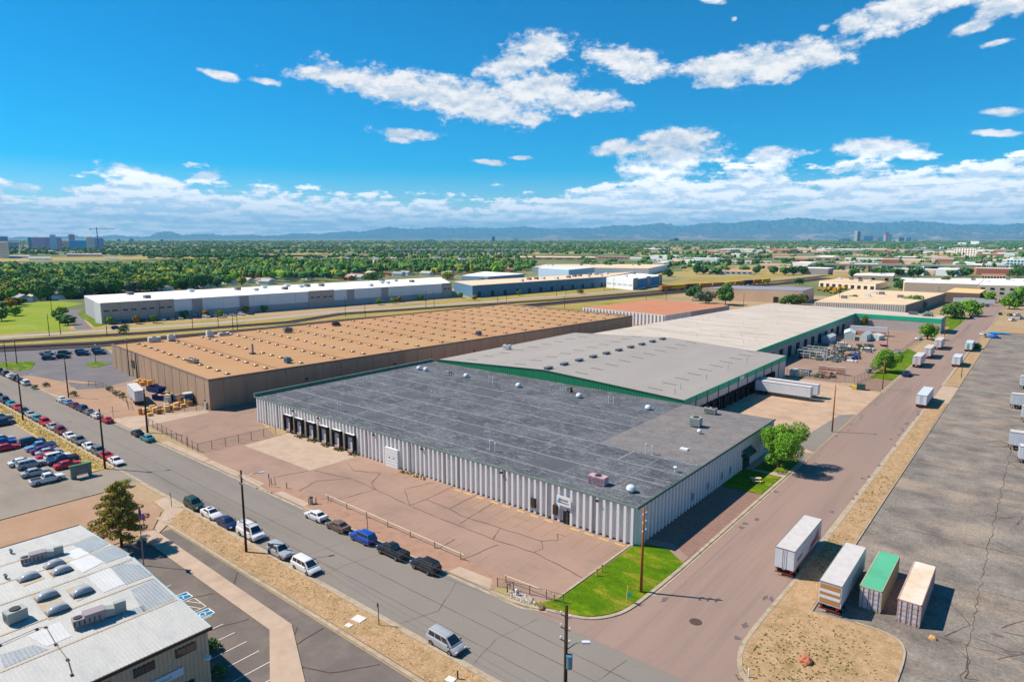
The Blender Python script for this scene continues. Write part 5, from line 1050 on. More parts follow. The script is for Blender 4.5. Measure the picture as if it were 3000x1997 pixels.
def container(x, y, rz, L, label, m, roofm, doorm):
    t = thing('shipping_container', label, 'shipping container', (x, y, .02), rz); W_, Hh = 2.44, 2.9
    b = MB()
    for s_ in (-1, 1):       # corrugated sides
        pts = []; n = int(L / .28); 
        for i in range(n):
            y0 = .1 + (L - .2) * i / n; dy = (L - .2) / n
            for f_, o in ((0, 0), (.3, 0), (.5, -.045), (.8, -.045)): pts.append((s_ * (W_ / 2 - .02 + o), y0 + dy * f_))
        K = len(pts); b.add([(p[0], p[1], .15) for p in pts] + [(p[0], p[1], Hh - .1) for p in pts], [(i, i + 1, K + i + 1, K + i) for i in range(K - 1)])
    b.box(-W_ / 2 + .05, L - .08, .15, W_ / 2 - .05, L - .04, Hh - .1); part(b, 'side_walls', m, t)
    b = MB(); b.box(-W_ / 2 + .02, .02, Hh - .08, W_ / 2 - .02, L - .02, Hh - .02); part(b, 'roof', roofm, t)
    b = MB()
    for s_ in (-1, 1):
        b.box(s_ * W_ / 2 - .08, 0, Hh - .12, s_ * W_ / 2 + .0 if s_ > 0 else s_ * W_ / 2 + .08, L, Hh); b.box(s_ * W_ / 2 - .08 if s_ > 0 else s_ * W_ / 2, 0, 0, s_ * W_ / 2 if s_ > 0 else s_ * W_ / 2 + .08, L, .16)
        for yy in (0, L - .12): b.box(s_ * W_ / 2 - (.12 if s_ > 0 else 0), yy, 0, s_ * W_ / 2 + (.12 if s_ < 0 else 0), yy + .12, Hh)
    b.box(-W_ / 2 + .12, 0.01, Hh - .14, W_ / 2 - .12, .1, Hh - .005); b.box(-W_ / 2 + .12, .01, 0, W_ / 2 - .12, .1, .15); part(b, 'frame', m, t)
    for s_ in (-1, 1):
        b = MB(); b.box(s_ * .56 - .54, .03, .16, s_ * .56 + .54, .07, Hh - .15); 
        for i in range(4): b.box(s_ * .56 - .52, .0, .35 + i * .62, s_ * .56 + .52, .03, .75 + i * .62)
        d_ = part(b, 'door', doorm, t)
        for o in (.25, .85): b = MB(); b.tube((s_ * o, -.03, .1), (s_ * o, -.03, Hh - .1), .035); part(b, 'lock_bar', mat('rusty_bar', (150, 90, 90), .7), d_)
    b = MB(); b.box(-W_ / 2 + .1, .1, .1, W_ / 2 - .1, L - .1, .2); part(b, 'floor', DARK, t); return t
trailer(-24.1, 87.6, 0, 13.3, 'long white semi trailer with red graphics standing at the right kerb near the junction', logo=True)
trailer(-17.0, 81.9, R(0), 13.1, 'pale semi trailer with an orange brown roll-up rear door, left of the green container', doors='rollup')
container(-13.3, 86.0, R(0), 11.9, 'container with a bright green roof between the semi trailer and the cream container', mat('pale_grey_green', (196, 186, 150), .6, (176, 190, 160), .6, k=.7), mat('bright_green_roof', (104, 202, 158), .6, (86, 180, 136), .3, k=.75), mat('white_green_door', (220, 226, 232), .6, (206, 180, 184), 1.2, k=.72))
container(-9.1, 85.5, R(0), 12.1, 'cream container with a rust stained roof, rightmost of the four boxes', mat('cream_side', (214, 180, 168), .6, (196, 150, 142), .8, k=.72), mat('cream_roof', (246, 238, 226), .6, (240, 226, 204), .25, k=.75, stain=(220, 176, 110), stain_scale=.12, stain_amt=.6), mat('white_pink_door', (222, 226, 226), .6, (200, 160, 160), 1.2, k=.72))
# docked trailers (rear against the green warehouse's wall)
trailer(-64.4, 193.2, R(-90), 15.4, 'long white semi trailer backed to the green trimmed docks, the nearer of two')
trailer(-64.4, 197.4, R(-90), 16.2, 'long white semi trailer backed to the green trimmed docks, the farther of two')
WB = mat('trailer_pink_white', (232, 222, 220), .5, (216, 204, 204), .5, k=.75)
for x, y, l in ((-33.8, 267.3, 'nearest of three pale pup trailers along the lawn side of the cross street'), (-33.6, 290.2, 'middle of three pale pup trailers along the lawn side of the cross street'), (-33.2, 316.5, 'farthest of three pale pup trailers along the lawn side of the cross street')):
    trailer(x, y, 0, 11.5, l, m=WB)
BTM = mat('box_truck_white', (226, 230, 236), .4, k=.75, grain=.04)
def box_truck(x, y, rz, label, L=6.6):
    t = trailer(x, y, rz, L, label, m=BTM, W_=2.5, Hh=3.55, fl=.95, roofm=STEELW, cat='box truck'); t.name = 'box_truck'
    b = MB(); b.add([(-1.1, L + .1, .5), (1.1, L + .1, .5), (1.1, L + 2.1, .5), (-1.1, L + 2.1, .5), (-1.1, L + .1, 2.5), (1.1, L + .1, 2.5), (1.05, L + .9, 2.5), (-1.05, L + .9, 2.5), (1.1, L + 1.3, 1.45), (-1.1, L + 1.3, 1.45), (1.1, L + 2.1, 1.25), (-1.1, L + 2.1, 1.25)],
      [(0, 1, 5, 4), (1, 2, 10, 8, 6, 5), (0, 4, 7, 9, 11, 3), (4, 5, 6, 7), (7, 6, 8, 9), (9, 8, 10, 11), (11, 10, 2, 3)]); part(b, 'cab', BTM, t)
    b = MB(); b.add([(-.95, L + .98, 2.4), (.95, L + .98, 2.4), (1.0, L + 1.3, 1.56), (-1.0, L + 1.3, 1.56)], [(0, 1, 2, 3)]); part(b, 'windshield', GLASS, t)
    for s_ in (-1, 1): b = MB(); b.cyl(L + 1.3, .42, s_ * .95 - .15, s_ * .95 + .15, .42, n=12, axis='x'); part(b, 'wheel', RUBBER, t)
box_truck(-23.75, 203.5, R(0), 'white box truck parked at the right kerb beside the concrete driveway', 13.0)
box_truck(-23.1, 277.5, R(0), 'pale blue white box truck, second up the right kerb of the cross street', 9.5)
box_truck(-22.9, 319.0, R(0), 'white box truck with a teal patch, third up the right kerb beside the round bush', 10.0)
b = MB(); b.add([(-.55, -.06, 1.2), (.45, -.06, 1.2), (.2, -.06, 3.1), (-.5, -.06, 2.9)], [(0, 1, 2, 3)]); part(b, 'teal_graphic', mat('teal_graphic', (60, 180, 170), .5, k=.75), [o for o in COL.objects if o.get('label', '').startswith('white box truck with a teal')][0])
# far right trucks
trailer(-3.5, 176.0, R(-86), 14, 'white ribbed trailer at the right edge, nearest, above the long lot shadow')
box_truck(-1.5, 166.5, R(-84), 'white truck cut by the right edge below the ribbed trailer', 7)
trailer(-5.0, 220, R(-84), 14, 'white trailer at the right edge in the middle of the lot'); trailer(-2.2, 205, R(-84), 14, 'white trailer at the right edge below the middle one'); trailer(-4.0, 250, R(-84), 14, 'white trailer at the right edge, farthest up the lot')
trailer(-190.7, 70.6, R(78), 12.4, 'white box trailer standing in the yard beside the stacked pallets')
# blue boats / tarpaulins at the top of the lot
for px, py, l, cc in ((2908, 990, 'bright blue tarpaulin covered load on a low trailer by the lot corner', (10, 110, 200)), (2925, 978, 'long low blue pool shell lying on the far edge of the weathered lot', (50, 150, 196))):
    x, y = site(px, py); t = thing('covered_load', l, 'tarpaulin', (x, y, .02), R(-80)); q = MB(); q.dome(0, 0, .5, 1.5 if 'bright' in l else 2.0, 1.5 if 'bright' in l else .5, 8, 3)
    q.v = [(v[0] * 1.0, v[1] * (1.5 if 'bright' in l else 2.6), v[2]) for v in q.v]; part(q, 'tarpaulin', mat('tarp_%d' % cc[1], cc, .6, k=.8), t); q = MB(); q.box(-1.2, -3.0, .05, 1.2, 3.0, .5); part(q, 'trailer_bed', DARK, t)

# ================================================================ POLES, LAMPS, FENCES, SIGNS
def utility_pole(x, y, h, label, m=WOOD, arms=2, lamp=None, can=None, z=0, leg=.17, lean=0, street=0):
    t = thing('utility_pole', label, 'utility pole', (x, y, z), street); t.rotation_euler[0] = lean
    b = MB(); b.cyl(0, 0, 0, h, leg, leg * .68, 10); part(b, 'pole', m, t, True)
    for i in range(arms):
        zz = h - .9 - i * 1.15; b = MB(); b.box(-.5, -.2, zz, .5, -.13, zz + .07); a_ = part(b, 'crossarm', m, t)
        for o in (-.45, .45): b = MB(); b.cyl(o, -.16, zz + .07, zz + .3, .07, .09, 6); part(b, 'insulator', STEELW, a_)
    if can: b = MB(); b.cyl(.38, 0, can, can + 1.1, .26, n=12); b.cyl(.38, 0, can + 1.1, can + 1.2, .29, n=12); part(b, 'transformer', mat('transformer_blue', (90, 140, 168), .4, k=.7), t)
    if lamp:
        lz, ln, ld_ = lamp; c_, s_ = math.cos(ld_), math.sin(ld_); b = MB(); b.tube((0, 0, lz), (c_ * ln * .6, s_ * ln * .6, lz + .7), .05); b.tube((c_ * ln * .6, s_ * ln * .6, lz + .7), (c_ * ln, s_ * ln, lz + .75), .05); a_ = part(b, 'lamp_arm', STEEL, t)
        b = MB(); b.box(-.15, -.35, -.1, .15, .35, .08); ob('lamp_head', b.mesh('lamp_head', STEELW), a_, (c_ * (ln + .2), s_ * (ln + .2), lz + .74), ld_ + math.pi / 2)
    return t
utility_pole(-37.2, 71.8, 11.6, 'orange brown new wooden pole standing on the corner lawn', WOODNEW, 3, street=R(90), leg=.2)
utility_pole(-36.6, 164.7, 11.4, 'tall reddish wooden pole at the edge of the concrete dock yard', WOODNEW, 1, street=R(90), leg=.18)
utility_pole(-28.8, 42.3, 15.0, 'dark pole with blue transformer and lamp arm rising from the bottom edge', WOOD, 3, (10.9, 1.5, R(40)), 9.4, leg=.2)
utility_pole(-87.3, 44.8, 12.6, 'dark pole between the white van and the silver suv', WOOD, 2, (11.2, 2.6, R(60)), leg=.19)
utility_pole(-142.4, 45.1, 12.3, 'dark pole with two lamp arms at the entrance drive by the green topped sign', WOOD, 1, (11.0, 3.0, R(60)), leg=.2)
utility_pole(-197.2, 45.3, 12.0, 'dark pole in the leafy verge at the far left', WOOD, 1, (11, 2.6, R(60)), leg=.19)
utility_pole(-216.2, 61.0, 11.6, 'dark pole at the left end of the far kerb row of cars', WOOD, 1, leg=.18)
utility_pole(-161.9, 60.9, 10.6, 'thick dark pole at the fence corner between black and teal cars', WOOD, 1, leg=.24)
utility_pole(-235.0, 84.4, 12.8, 'tall pole in front of the left wall of the brown warehouse', WOOD, 2, leg=.17)
utility_pole(-228.5, 84.3, 8.5, 'shorter pole with a white box close to the left wall of the brown warehouse', WOOD, 0, leg=.2)
utility_pole(*site(2585, 1141), 9.5, 'pole in front of the yard tree at the corner of the gravel', WOODNEW, 1, leg=.15)
utility_pole(*site(2816, 1107), 6, 'slim pole on the dry verge beside the second box truck', WOOD, 0, leg=.1)
utility_pole(*site(2767, 988), 9, 'reddish pole on the lawn by the street wing', WOODNEW, 1, leg=.14); utility_pole(*site(2812, 950), 9, 'thin pole on the lawn edge in front of the street trees', WOOD, 1, leg=.12)
utility_pole(*site(2598, 915 + 110), 8, 'lamp pole at the edge of the storage yard lawn', WOOD, 1, leg=.12)
t = utility_pole(*site(281, 1063), 7.0, 'dark lamp post on the small lawn island before the brown warehouse', DARK, 0, (6.2, .8, 0), leg=.1); t.name = 'lamp_post'
far_poles = [(20,1075),(314,984),(683,967),(696,965),(145,984),(178,980),(50,1065) ,(152,916),(1248,904),(1070,930),(1272,901),(1458,884),(1484,882),(1630,868),(1658,866),(1771,852),(1798,849),(1895,848),(1892,905),(1654,918),(1951,892),(2178,900),(2457,900),(1900,835),(2740,860),(2748,880),(1012,926),(640,958),(565,962),(470,938)]
for i, (px, py) in enumerate(far_poles):
    x, y = site(px, py); t = utility_pole(x, y, 9.5 + (i % 3), 'distant wooden pole beside the railway and far road', WOOD, 1, leg=.16); t['group'] = 'distant poles along the railway'; t['label'] = 'distant wooden pole by the railway and far road, %s from the left' % ordinal(sorted([q_[0] for q_ in far_poles]).index(px))
PL = [((-28.8, 42.3, 13.9), 'bottom edge pole'), ((-87.3, 44.8, 11.8), 'white van pole'), ((-142.4, 45.1, 11.5), 'entrance drive pole'), ((-197.2, 45.3, 11.2), 'leafy verge pole'), ((-250, 45.5, 11), 'left picture edge')]
for (a, la), (b2, lb) in zip(PL, PL[1:]):
    for j, nm in ((-.45, 'near'), (.45, 'far')):
        t = thing('overhead_wire', '%s overhead wire from the %s to the %s' % (nm, la, lb), 'wire'); n = 14; q = MB(); P_ = [Vector((a[0] + (b2[0] - a[0]) * i / n, a[1] + (b2[1] - a[1]) * i / n + j, a[2] + (b2[2] - a[2]) * i / n - 1.4 * (1 - (2 * i / n - 1) ** 2))) for i in range(n + 1)]
        for c0, c1 in zip(P_, P_[1:]): q.tube(c0, c1, .014, 4)
        part(q, 'cable', mat('cable_grey', (120, 116, 112), .6), t)
# flag pole
x, y = -94.8, 33.6; t = thing('flagpole', 'grey steel flagpole in front of the spruce', 'flagpole', (x, y, .1)); b = MB(); b.cyl(0, 0, 0, 8.6, .09, .05, 8); b.dome(0, 0, 8.6, .1, .12, 8, 3); part(b, 'pole', STEEL, t)
t = thing('flag', 'blue and red flag hanging from the flagpole', 'flag', (x, y, .1)); b = MB()
n = 8; vs = []
for i in range(n + 1):
    for j in (0, 1): vs.append((.06 + i * .24, .12 * math.sin(i * 1.1), 8.35 - i * .07 - j * (1.0 - .02 * i)))
b.add(vs, [(2 * i, 2 * i + 1, 2 * i + 3, 2 * i + 2) for i in range(n)], 0)
for i in range(n):
    if i > 2: b.mi[i] = 1
part(b, 'cloth', [mat('flag_blue', (40, 70, 150), .8, k=.8), mat('flag_stripes', (190, 70, 100), .8, (170, 110, 170), 3., k=.8)], t)
# monument sign
t = thing('monument_sign', 'low free-standing sign with green top and red and blue lettering at the lot entrance', 'sign', (-140.8, 38.7, .03)); SGG = mat('sign_green_grey', (128, 140, 124), .7, k=.7)
b = MB(); b.box(-.25, 0, 0, .25, .9, 2.35); b.box(-.25, 2.9, 0, .25, 3.5, 2.35); part(b, 'post', SGG, t); b = MB(); b.box(-.2, .9, .85, .2, 2.9, 2.35); part(b, 'panel', mat('sign_panel', (150, 136, 140), .7, k=.7), t)
b = MB(); b.box(-.4, -.15, 2.35, .4, 3.65, 2.62); part(b, 'top_cap', mat('sign_cap_green', (20, 126, 88), .6, k=.75), t)
b = MB(); q = MB(); text_strokes(q, -.35, 1.75, 2.5, .34, 9, 21)
for v in q.v: b.v.append((.22 - v[1] * .2, .85 + v[0], v[2]))
b.f = q.f; b.mi = q.mi; part(b, 'red_lettering', mat('red_letter', (180, 50, 60), .6), t)
b = MB(); b.box(.2, 1.0, 1.2, .22, 2.8, 1.5); part(b, 'blue_line', mat('blue_line', (130, 150, 190), .6), t); b = MB(); b.box(-.1, .9, .5, .1, 2.9, .8); part(b, 'lower_board', mat('cream_board', (226, 206, 180), .7), t)
# sign posts
def signpost(x, y, h, label, m, plate=(.45, .6), rz=0, z=.1):
    t = thing('sign_post', label, 'sign', (x, y, z), rz); b = MB(); b.cyl(0, 0, 0, h, .05, n=6); part(b, 'post', DARK, t); b = MB(); b.box(-plate[0] / 2, -.08, h - plate[1], plate[0] / 2, -.055, h); part(b, 'plate', m, t)
signpost(*site(1110, 1832), 2.8, 'narrow dark signpost in the dead grass near the concrete lids', DARK, (.3, .5)); signpost(*site(503, 1485), 2.6, 'grey signpost on the verge beside the footpath corner', HVD)
signpost(*site(1077, 1556), 2.4, 'small no parking sign behind the bright blue car', HVD, (.3, .45)); signpost(*site(551, 1310), 2.6, 'small sign at the fence corner beside the street', HVD, (.35, .5)); signpost(*site(332, 1222), 2.8, 'sign on a pole at the edge of the tan dirt behind the bright red car', HVD, (.35, .5))
signpost(*site(423, 1550), 2.5, 'rusty bracket sign beside the footpath near the spruce', mat('rusty_sign', (180, 110, 90), .7), (.5, .3)); signpost(*site(22, 1082), 3.0, 'purple grey sign on the small lawn at the left edge', mat('mauve_sign', (100, 80, 120), .7), (1.0, 1.0)); signpost(*site(790, 1425), 2.4, 'blue sign at the left corner of the front lot', mat('blue_sign', (70, 90, 140), .6), (.35, .9))
x, y = site(1835, 1765); t = thing('street_marker', 'yellow marker post with a teal disc leaning on the corner lawn', 'marker', (x, y, .1)); b = MB(); b.tube((0, 0, 0), (.15, 0, 2.3), .06); part(b, 'post', YELLOW, t); b = MB(); b.cyl(.45, 1.2, -.1, -.05, .33, n=12, axis='y'); part(b, 'disc', mat('teal_disc', (30, 140, 130), .5, k=.75), t)
# bollards, pipe rails and gas meters along the front lot
def rail(a, b_, label, n=2, h=.95):
    t = thing('pipe_rail', label, 'railing', (a[0], a[1], .02)); dx, dy = b_[0] - a[0], b_[1] - a[1]
    RC = mat('cream_rail', (238, 216, 178), .6, k=.75); b = MB(); b.tube((0, 0, h), (dx, dy, h), .055); part(b, 'rail', RC, t)
    for i in range(n + 1): b = MB(); u = .02 + .96 * i / n; b.cyl(dx * u, dy * u, 0, h + .08, .10, n=8); part(b, 'post', mat('yellow_post', (226, 180, 96), .7, (200, 170, 120), 2., k=.75), t)
rail((-95.0, 63.9), (-60.8, 63.2), 'long cream pipe rail along the street edge of the front lot', 6); rail((-52.6, 62.5), (-44.6, 62.9), 'short cream pipe rail beside the corner lawn', 1)
for px, py, l in ((905, 1478, 'left yellow bollard guarding the grey gas meter'), (926, 1475, 'right yellow bollard guarding the grey gas meter'), (840, 1430, 'lone yellow bollard at the left end of the lot'), (795, 1418, 'yellow bollard beside the blue sign'), (1748, 1688, 'left of two thin posts at the edge of the corner lawn'), (1763, 1675, 'right of two thin posts at the edge of the corner lawn')):
    b = MB(); b.cyl(0, 0, 0, 1.15, .11, n=8); b.dome(0, 0, 1.15, .11, .07, 8, 2); x, y = site(px, py); thing('bollard', l, 'bollard', (x, y, .02), me=b.mesh('bollard', MATS['yellow_post']))
x, y = site(912, 1475); t = thing('gas_meter', 'pale grey green gas meter cabinet between two yellow bollards', 'meter', (x, y, .02)); b = MB(); b.cyl(0, 0, 0, 1.1, .32, n=10); part(b, 'cabinet', mat('pale_green_cab', (200, 214, 200), .6, k=.7), t); b = MB(); b.cyl(0, 0, 1.1, 1.25, .36, .3, n=10); part(b, 'cap', DARK, t)
x, y = site(1513, 1745); t = thing('fire_hydrant', 'white and black hydrant fitting behind the river rocks', 'hydrant', (x, y, .05)); b = MB(); b.cyl(0, 0, 0, .8, .18, n=10); b.dome(0, 0, .8, .2, .18, 10, 3); part(b, 'barrel', WHITE, t); b = MB(); b.tube((-.35, 0, .55), (.35, 0, .55), .09); part(b, 'nozzle', DARK, t)
x, y = site(1486, 1735); t = thing('back_flow_pipe', 'grey bent pipe by the corner rail', 'pipe', (x, y, .05)); b = MB(); b.tube((0, 0, 0), (0, 0, 1.1), .07); b.tube((0, 0, 1.1), (.5, 0, 1.3), .07); b.tube((.5, 0, 1.3), (.5, 0, .9), .07); part(b, 'pipe', DARK, t)
for px, py, l, s_ in ((1051, 1815, 'large square white concrete lid in the dead grass', .75), (1022, 1834, 'small white lid beside the large square one', .42), (1320, 1993, 'round pale lid at the bottom edge by the green post', .5)):
    x, y = site(px, py); b = MB(); b.box(-s_, -s_ * .8, 0, s_, s_ * .8, .08); thing('drain_cover', l, 'manhole cover', (x, y, .12), R(8), me=b.mesh('utility_lid', mat('white_lid', (240, 234, 226), .8, grain=.1, k=.7)))
b = MB(); b.cyl(0, 0, 0, .9, .09, n=8); x, y = site(1341, 1990); thing('marker_post', 'short dark green post at the bottom edge in the dry verge', 'post', (x, y, .12), me=b.mesh('marker_post', mat('green_post', (20, 80, 60), .6)))
b = MB(); b.cyl(0, 0, 0, .9, .08, n=8); b.dome(0, 0, .9, .1, .1, 8, 2); x, y = site(2193, 1985); thing('marker_post', 'white marker post on the traffic island near the bottom edge', 'post', (x, y, .12), me=b.mesh('marker_post', WHITE))
# picnic table
x, y = site(2215, 1412); t = thing('picnic_table', 'pale wooden picnic table on the small side lawn', 'picnic table', (x, y, .1), R(35)); PW = mat('pale_wood', (236, 212, 176), .8, k=.75)
for i in range(5): b = MB(); b.box(-.95, -.4 + i * .17, .74, .95, -.26 + i * .17, .79); part(b, 'table_plank', PW, t)
for s_ in (-1, 1):
    b = MB(); b.box(-.95, s_ * .85 - .14, .42, .95, s_ * .85 + .14, .47); part(b, 'bench', PW, t); b = MB(); b.tube((s_ * .6, -.85, .02), (s_ * .6, -.1, .74), .05); b.tube((s_ * .6, .85, .02), (s_ * .6, .1, .74), .05); b.box(s_ * .6 - .04, -.9, .36, s_ * .6 + .04, .9, .42); part(b, 'leg', PW, t)
# chain link fences
m = bpy.data.materials.new('chain_link_wire'); m.use_nodes = True; MATS['chain'] = m; nt = m.node_tree; bs = nt.nodes['Principled BSDF']; bs.inputs['Base Color'].default_value = alb((150, 136, 124)); bs.inputs['Roughness'].default_value = .6
tcn = nt.nodes.new('ShaderNodeTexCoord'); wv = nt.nodes.new('ShaderNodeTexNoise'); wv.inputs['Scale'].default_value = 30; nt.links.new(tcn.outputs['Object'], wv.inputs['Vector'])
mp = nt.nodes.new('ShaderNodeMapRange'); nt.links.new(wv.outputs[0], mp.inputs[0]); mp.inputs[1].default_value = .52; mp.inputs[2].default_value = .62; mp.inputs[3].default_value = 0.04; mp.inputs[4].default_value = .5; nt.links.new(mp.outputs[0], bs.inputs['Alpha'])
def fence(pts, label, sp=3.0, h=1.9, m_=None):
    t = thing('chain_link_fence', label, 'fence', (pts[0][0], pts[0][1], .02)); pm = MB(); pm.cyl(0, 0, 0, h + .08, .06, n=6); pme = pm.mesh('post', m_ or mat('fence_post', (120, 100, 88), .7)); ox, oy = pts[0]
    for a, b2 in zip(pts, pts[1:]):
        a = (a[0] - ox, a[1] - oy); b2 = (b2[0] - ox, b2[1] - oy); d = math.dist(a, b2); n = max(1, round(d / sp))
        for i in range(n + 1): ob('post', pme, t, (a[0] + (b2[0] - a[0]) * i / n, a[1] + (b2[1] - a[1]) * i / n, 0))
        q = MB(); q.tube((*a, h), (*b2, h), .035, 5); part(q, 'top_rail', m_ or MATS['fence_post'], t)
        q = MB(); q.add([(*a, .05), (*b2, .05), (*b2, h), (*a, h)], [(0, 1, 2, 3)]); part(q, 'mesh', MATS['chain'], t)
fence([(-167.5, 63.4), (-138.2, 61.7), (-137.0, 79.4)], 'chain link fence round the pinkish yard beside the street'); fence([(-176.5, 70), (-171.2, 80.0)], 'short chain link fence between the pallets and the yard')
fence([(-65, 224), (-50, 224.3), (-45, 226.2), (-43.3, 238)], 'chain link fence between dock yard and storage yard', 3, 2.2, STEEL); fence([(-43.2, 238), (-43.2, 312), (-43, 345)], 'chain link fence along the lawn of the storage yard', 4, 1.8, STEEL)
fence([(-43.5, 63.2), (-52.6, 61.0)], 'low chain link piece behind the hydrant at the corner', 2.5, 1.2)
fence([(-228, 70), (-222, 72), (-196, 69), (-188, 66.5)], 'wire fence in front of the white box trailer', 3.5, 1.8)

# ================================================================ TREES
LEAF = {k_: mat('leaves_' + k_, a, .85, b_, sc, k=.95, grain=.22, grain_scale=1.6, spec=.2) for k_, a, b_, sc in (
 ('bright', (126, 168, 46), (76, 128, 30), .5), ('dark', (76, 120, 58), (46, 90, 50), .3), ('yellow', (178, 172, 56), (120, 138, 40), .4), ('mid', (100, 138, 56), (64, 104, 48), .35), ('olive', (116, 118, 44), (66, 88, 34), .5), ('grey', (112, 124, 96), (90, 104, 76), .5), ('autumn', (176, 128, 44), (120, 110, 40), .5))}
BARK = mat('bark', (96, 78, 64), .95, (70, 58, 50), 2., grain=.2)
def leaf_cloud(lobes, n, size, seed, flat=.55):
    """small leaf-sized faces through the volume of several lobes"""
    rr = random.Random(seed); b = MB(); vol = [l[3] * l[4] * l[5] for l in lobes]; tot = sum(vol); V = []; F = []
    for (cx, cy, cz, rx, ry, rz), v in zip(lobes, vol):
        for _ in range(max(4, int(n * v / tot))):
            u = Vector((rr.gauss(0, 1), rr.gauss(0, 1), rr.gauss(0, 1))).normalized() * (rr.uniform(.45, 1) ** .5 * rr.choice([1, 1, .93, 1.06]))
            p = Vector((cx + u.x * rx, cy + u.y * ry, cz + u.z * rz)); nrm = (u + Vector((rr.uniform(-.8, .8), rr.uniform(-.8, .8), rr.uniform(-.2, 1.0)))).normalized()
            t1 = nrm.orthogonal().normalized(); t1.rotate(Matrix.Rotation(rr.uniform(0, 6.28), 3, nrm)); t2 = nrm.cross(t1); s_ = size * rr.uniform(.6, 1.4); o = len(V)
            V += [tuple(p + t1 * s_), tuple(p + t2 * s_ * flat), tuple(p - t1 * s_), tuple(p - t2 * s_ * flat + nrm * s_ * .2)]; F.append((o, o + 1, o + 2, o + 3))
    b.v = V; b.f = F; b.mi = [0] * len(F); return b
def trunk_mesh(h, r, branches, seed):
    rr = random.Random(seed); b = MB(); b.tube((0, 0, 0), (0, 0, h * .5), r, 8, r2=r * .75); b.tube((0, 0, h * .5), (rr.uniform(-.3, .3), 0, h * .85), r * .75, 7, r2=r * .2)
    for i in range(branches):
        a = 6.28 * i / branches + rr.uniform(-.3, .3); z = h * rr.uniform(.25, .6); L = h * rr.uniform(.25, .42); b.tube((0, 0, z), (math.cos(a) * L, math.sin(a) * L, z + L * .7), r * .4, 5, r2=r * .1)
    return b
def big_tree(x, y, h, w, n, size, seed, lk, label, name='deciduous_tree', cat='tree', z=.02, base=.22, trunk_r=.3, group=None, lobes=None):
    rr = random.Random(seed); t = thing(name, label, cat, (x, y, z), group=group)
    if lobes is None:
        lobes = []
        for i in range(17):
            a = 2.4 * i + rr.uniform(-.5, .5); rad = w * rr.uniform(.16, .42) if i < 15 else w * .06; zz = h * (base + (1 - base) * rr.uniform(.18, .78)) * (1.1 - .5 * rad / w) if i < 15 else h * (.68 + .1 * (i - 15)); r_ = w * rr.uniform(.10, .21)
            lobes.append((math.cos(a) * rad, math.sin(a) * rad, min(zz, h - r_ * .8), r_, r_, r_ * rr.uniform(.75, 1.0)))
        lobes.append((0, 0, h * .55, w * .30, w * .30, h * .30))
    part(leaf_cloud(lobes, n, size, seed), 'crown', LEAF[lk], t); part(trunk_mesh(h * .9, trunk_r, 6, seed), 'trunk', BARK, t); return t
big_tree(-38.6, 131.6, 10.0, 11.0, 16000, .17, 3, 'bright', 'large bright green tree beside the right wall of the main warehouse', trunk_r=.35, base=.1)
big_tree(*site(2592, 1092), 8.6, 9.5, 7000, .24, 5, 'bright', 'broad bright green tree at the corner of the storage yard lawn', base=.15)
big_tree(*site(2717, 995), 8.0, 8.5, 4000, .3, 6, 'bright', 'bright green tree beside the distant trailers at the yard corner', base=.1)
big_tree(*site(2712, 968), 10, 6.0, 1600, .28, 7, 'grey', 'thin greyish tree in front of the street wing, behind the bright one')
big_tree(*site(2531, 962), 8, 4.0, 1500, .25, 8, 'olive', 'small dark pointed tree in the inner corner of the white roofed warehouse')
for i, (px, py, h, w, lk, l) in enumerate([(2500, 896, 8, 11, 'bright', 'round bright tree in front of the ribbed tan building'), (2680, 905, 9, 14, 'mid', 'dark leafy tree beside the right end of the ribbed tan building'), (2795, 932, 10, 16, 'mid', 'large spreading street tree with pinkish leaves'), (2840, 925, 9.5, 15, 'bright', 'large bright spreading street tree right of the pinkish one'),
    (2892, 885, 8, 12, 'bright', 'round bright street tree at the left kerb near the top of the street'), (2965, 895, 10, 15, 'mid', 'dark green tree at the right kerb near the top of the street'), (2990, 880, 11, 16, 'bright', 'bright tree at the right edge beyond the crowded lot'), (2956, 905, 8, 10, 'bright', 'small bright tree at the lot corner by the street'),
    (2125, 893, 16, 16, 'mid', 'tall dense green tree left of the tan building'), (2030, 880, 12, 14, 'dark', 'dark round tree near the orange roof'), (2068, 888, 9, 14, 'grey', 'pale willow-like tree next to the dark round tree'), (2310, 893, 7, 12, 'mid', 'low green bush tree at the foot of the tan building, left of two'), (2340, 893, 7.5, 12, 'olive', 'low brownish tree at the foot of the tan building, right of two'),
    (2640, 852, 12, 13, 'dark', 'dark pointed tree left of the ribbed beige building'), (2768, 848, 13, 17, 'olive', 'yellowish tree against the ribbed beige building'), (2845, 845, 11, 12, 'dark', 'thin dark tree right of the yellowish one'), (2980, 815, 14, 26, 'dark', 'group of dark trees at the right edge'), (1410, 850, 10, 15, 'dark', 'dark round tree between the white and the blue walled warehouses'), (1310, 818, 9, 20, 'yellow', 'yellowish brown tree behind the blue walled warehouse'), (1092, 828, 12, 22, 'mid', 'round green tree behind the long white warehouse'), (1957, 810, 10, 14, 'dark', 'dark tree at the end of the glass office'), (2342, 833, 7, 9, 'dark', 'small dark bush on the grass by the tracks')]):
    big_tree(*site(px, py), h, w, 1500, .5 + h * .02, 40 + i, lk, l, base=.1)
big_tree(*site(2852, 1021), 2.6, 5.5, 2200, .22, 91, 'dark', 'low round dark green bush beside the third box truck', name='bush', base=.0, trunk_r=.1, lobes=[(0, 0, 1.2, 2.6, 2.4, 1.3), (1.2, .5, 1.3, 1.5, 1.5, 1.2)])
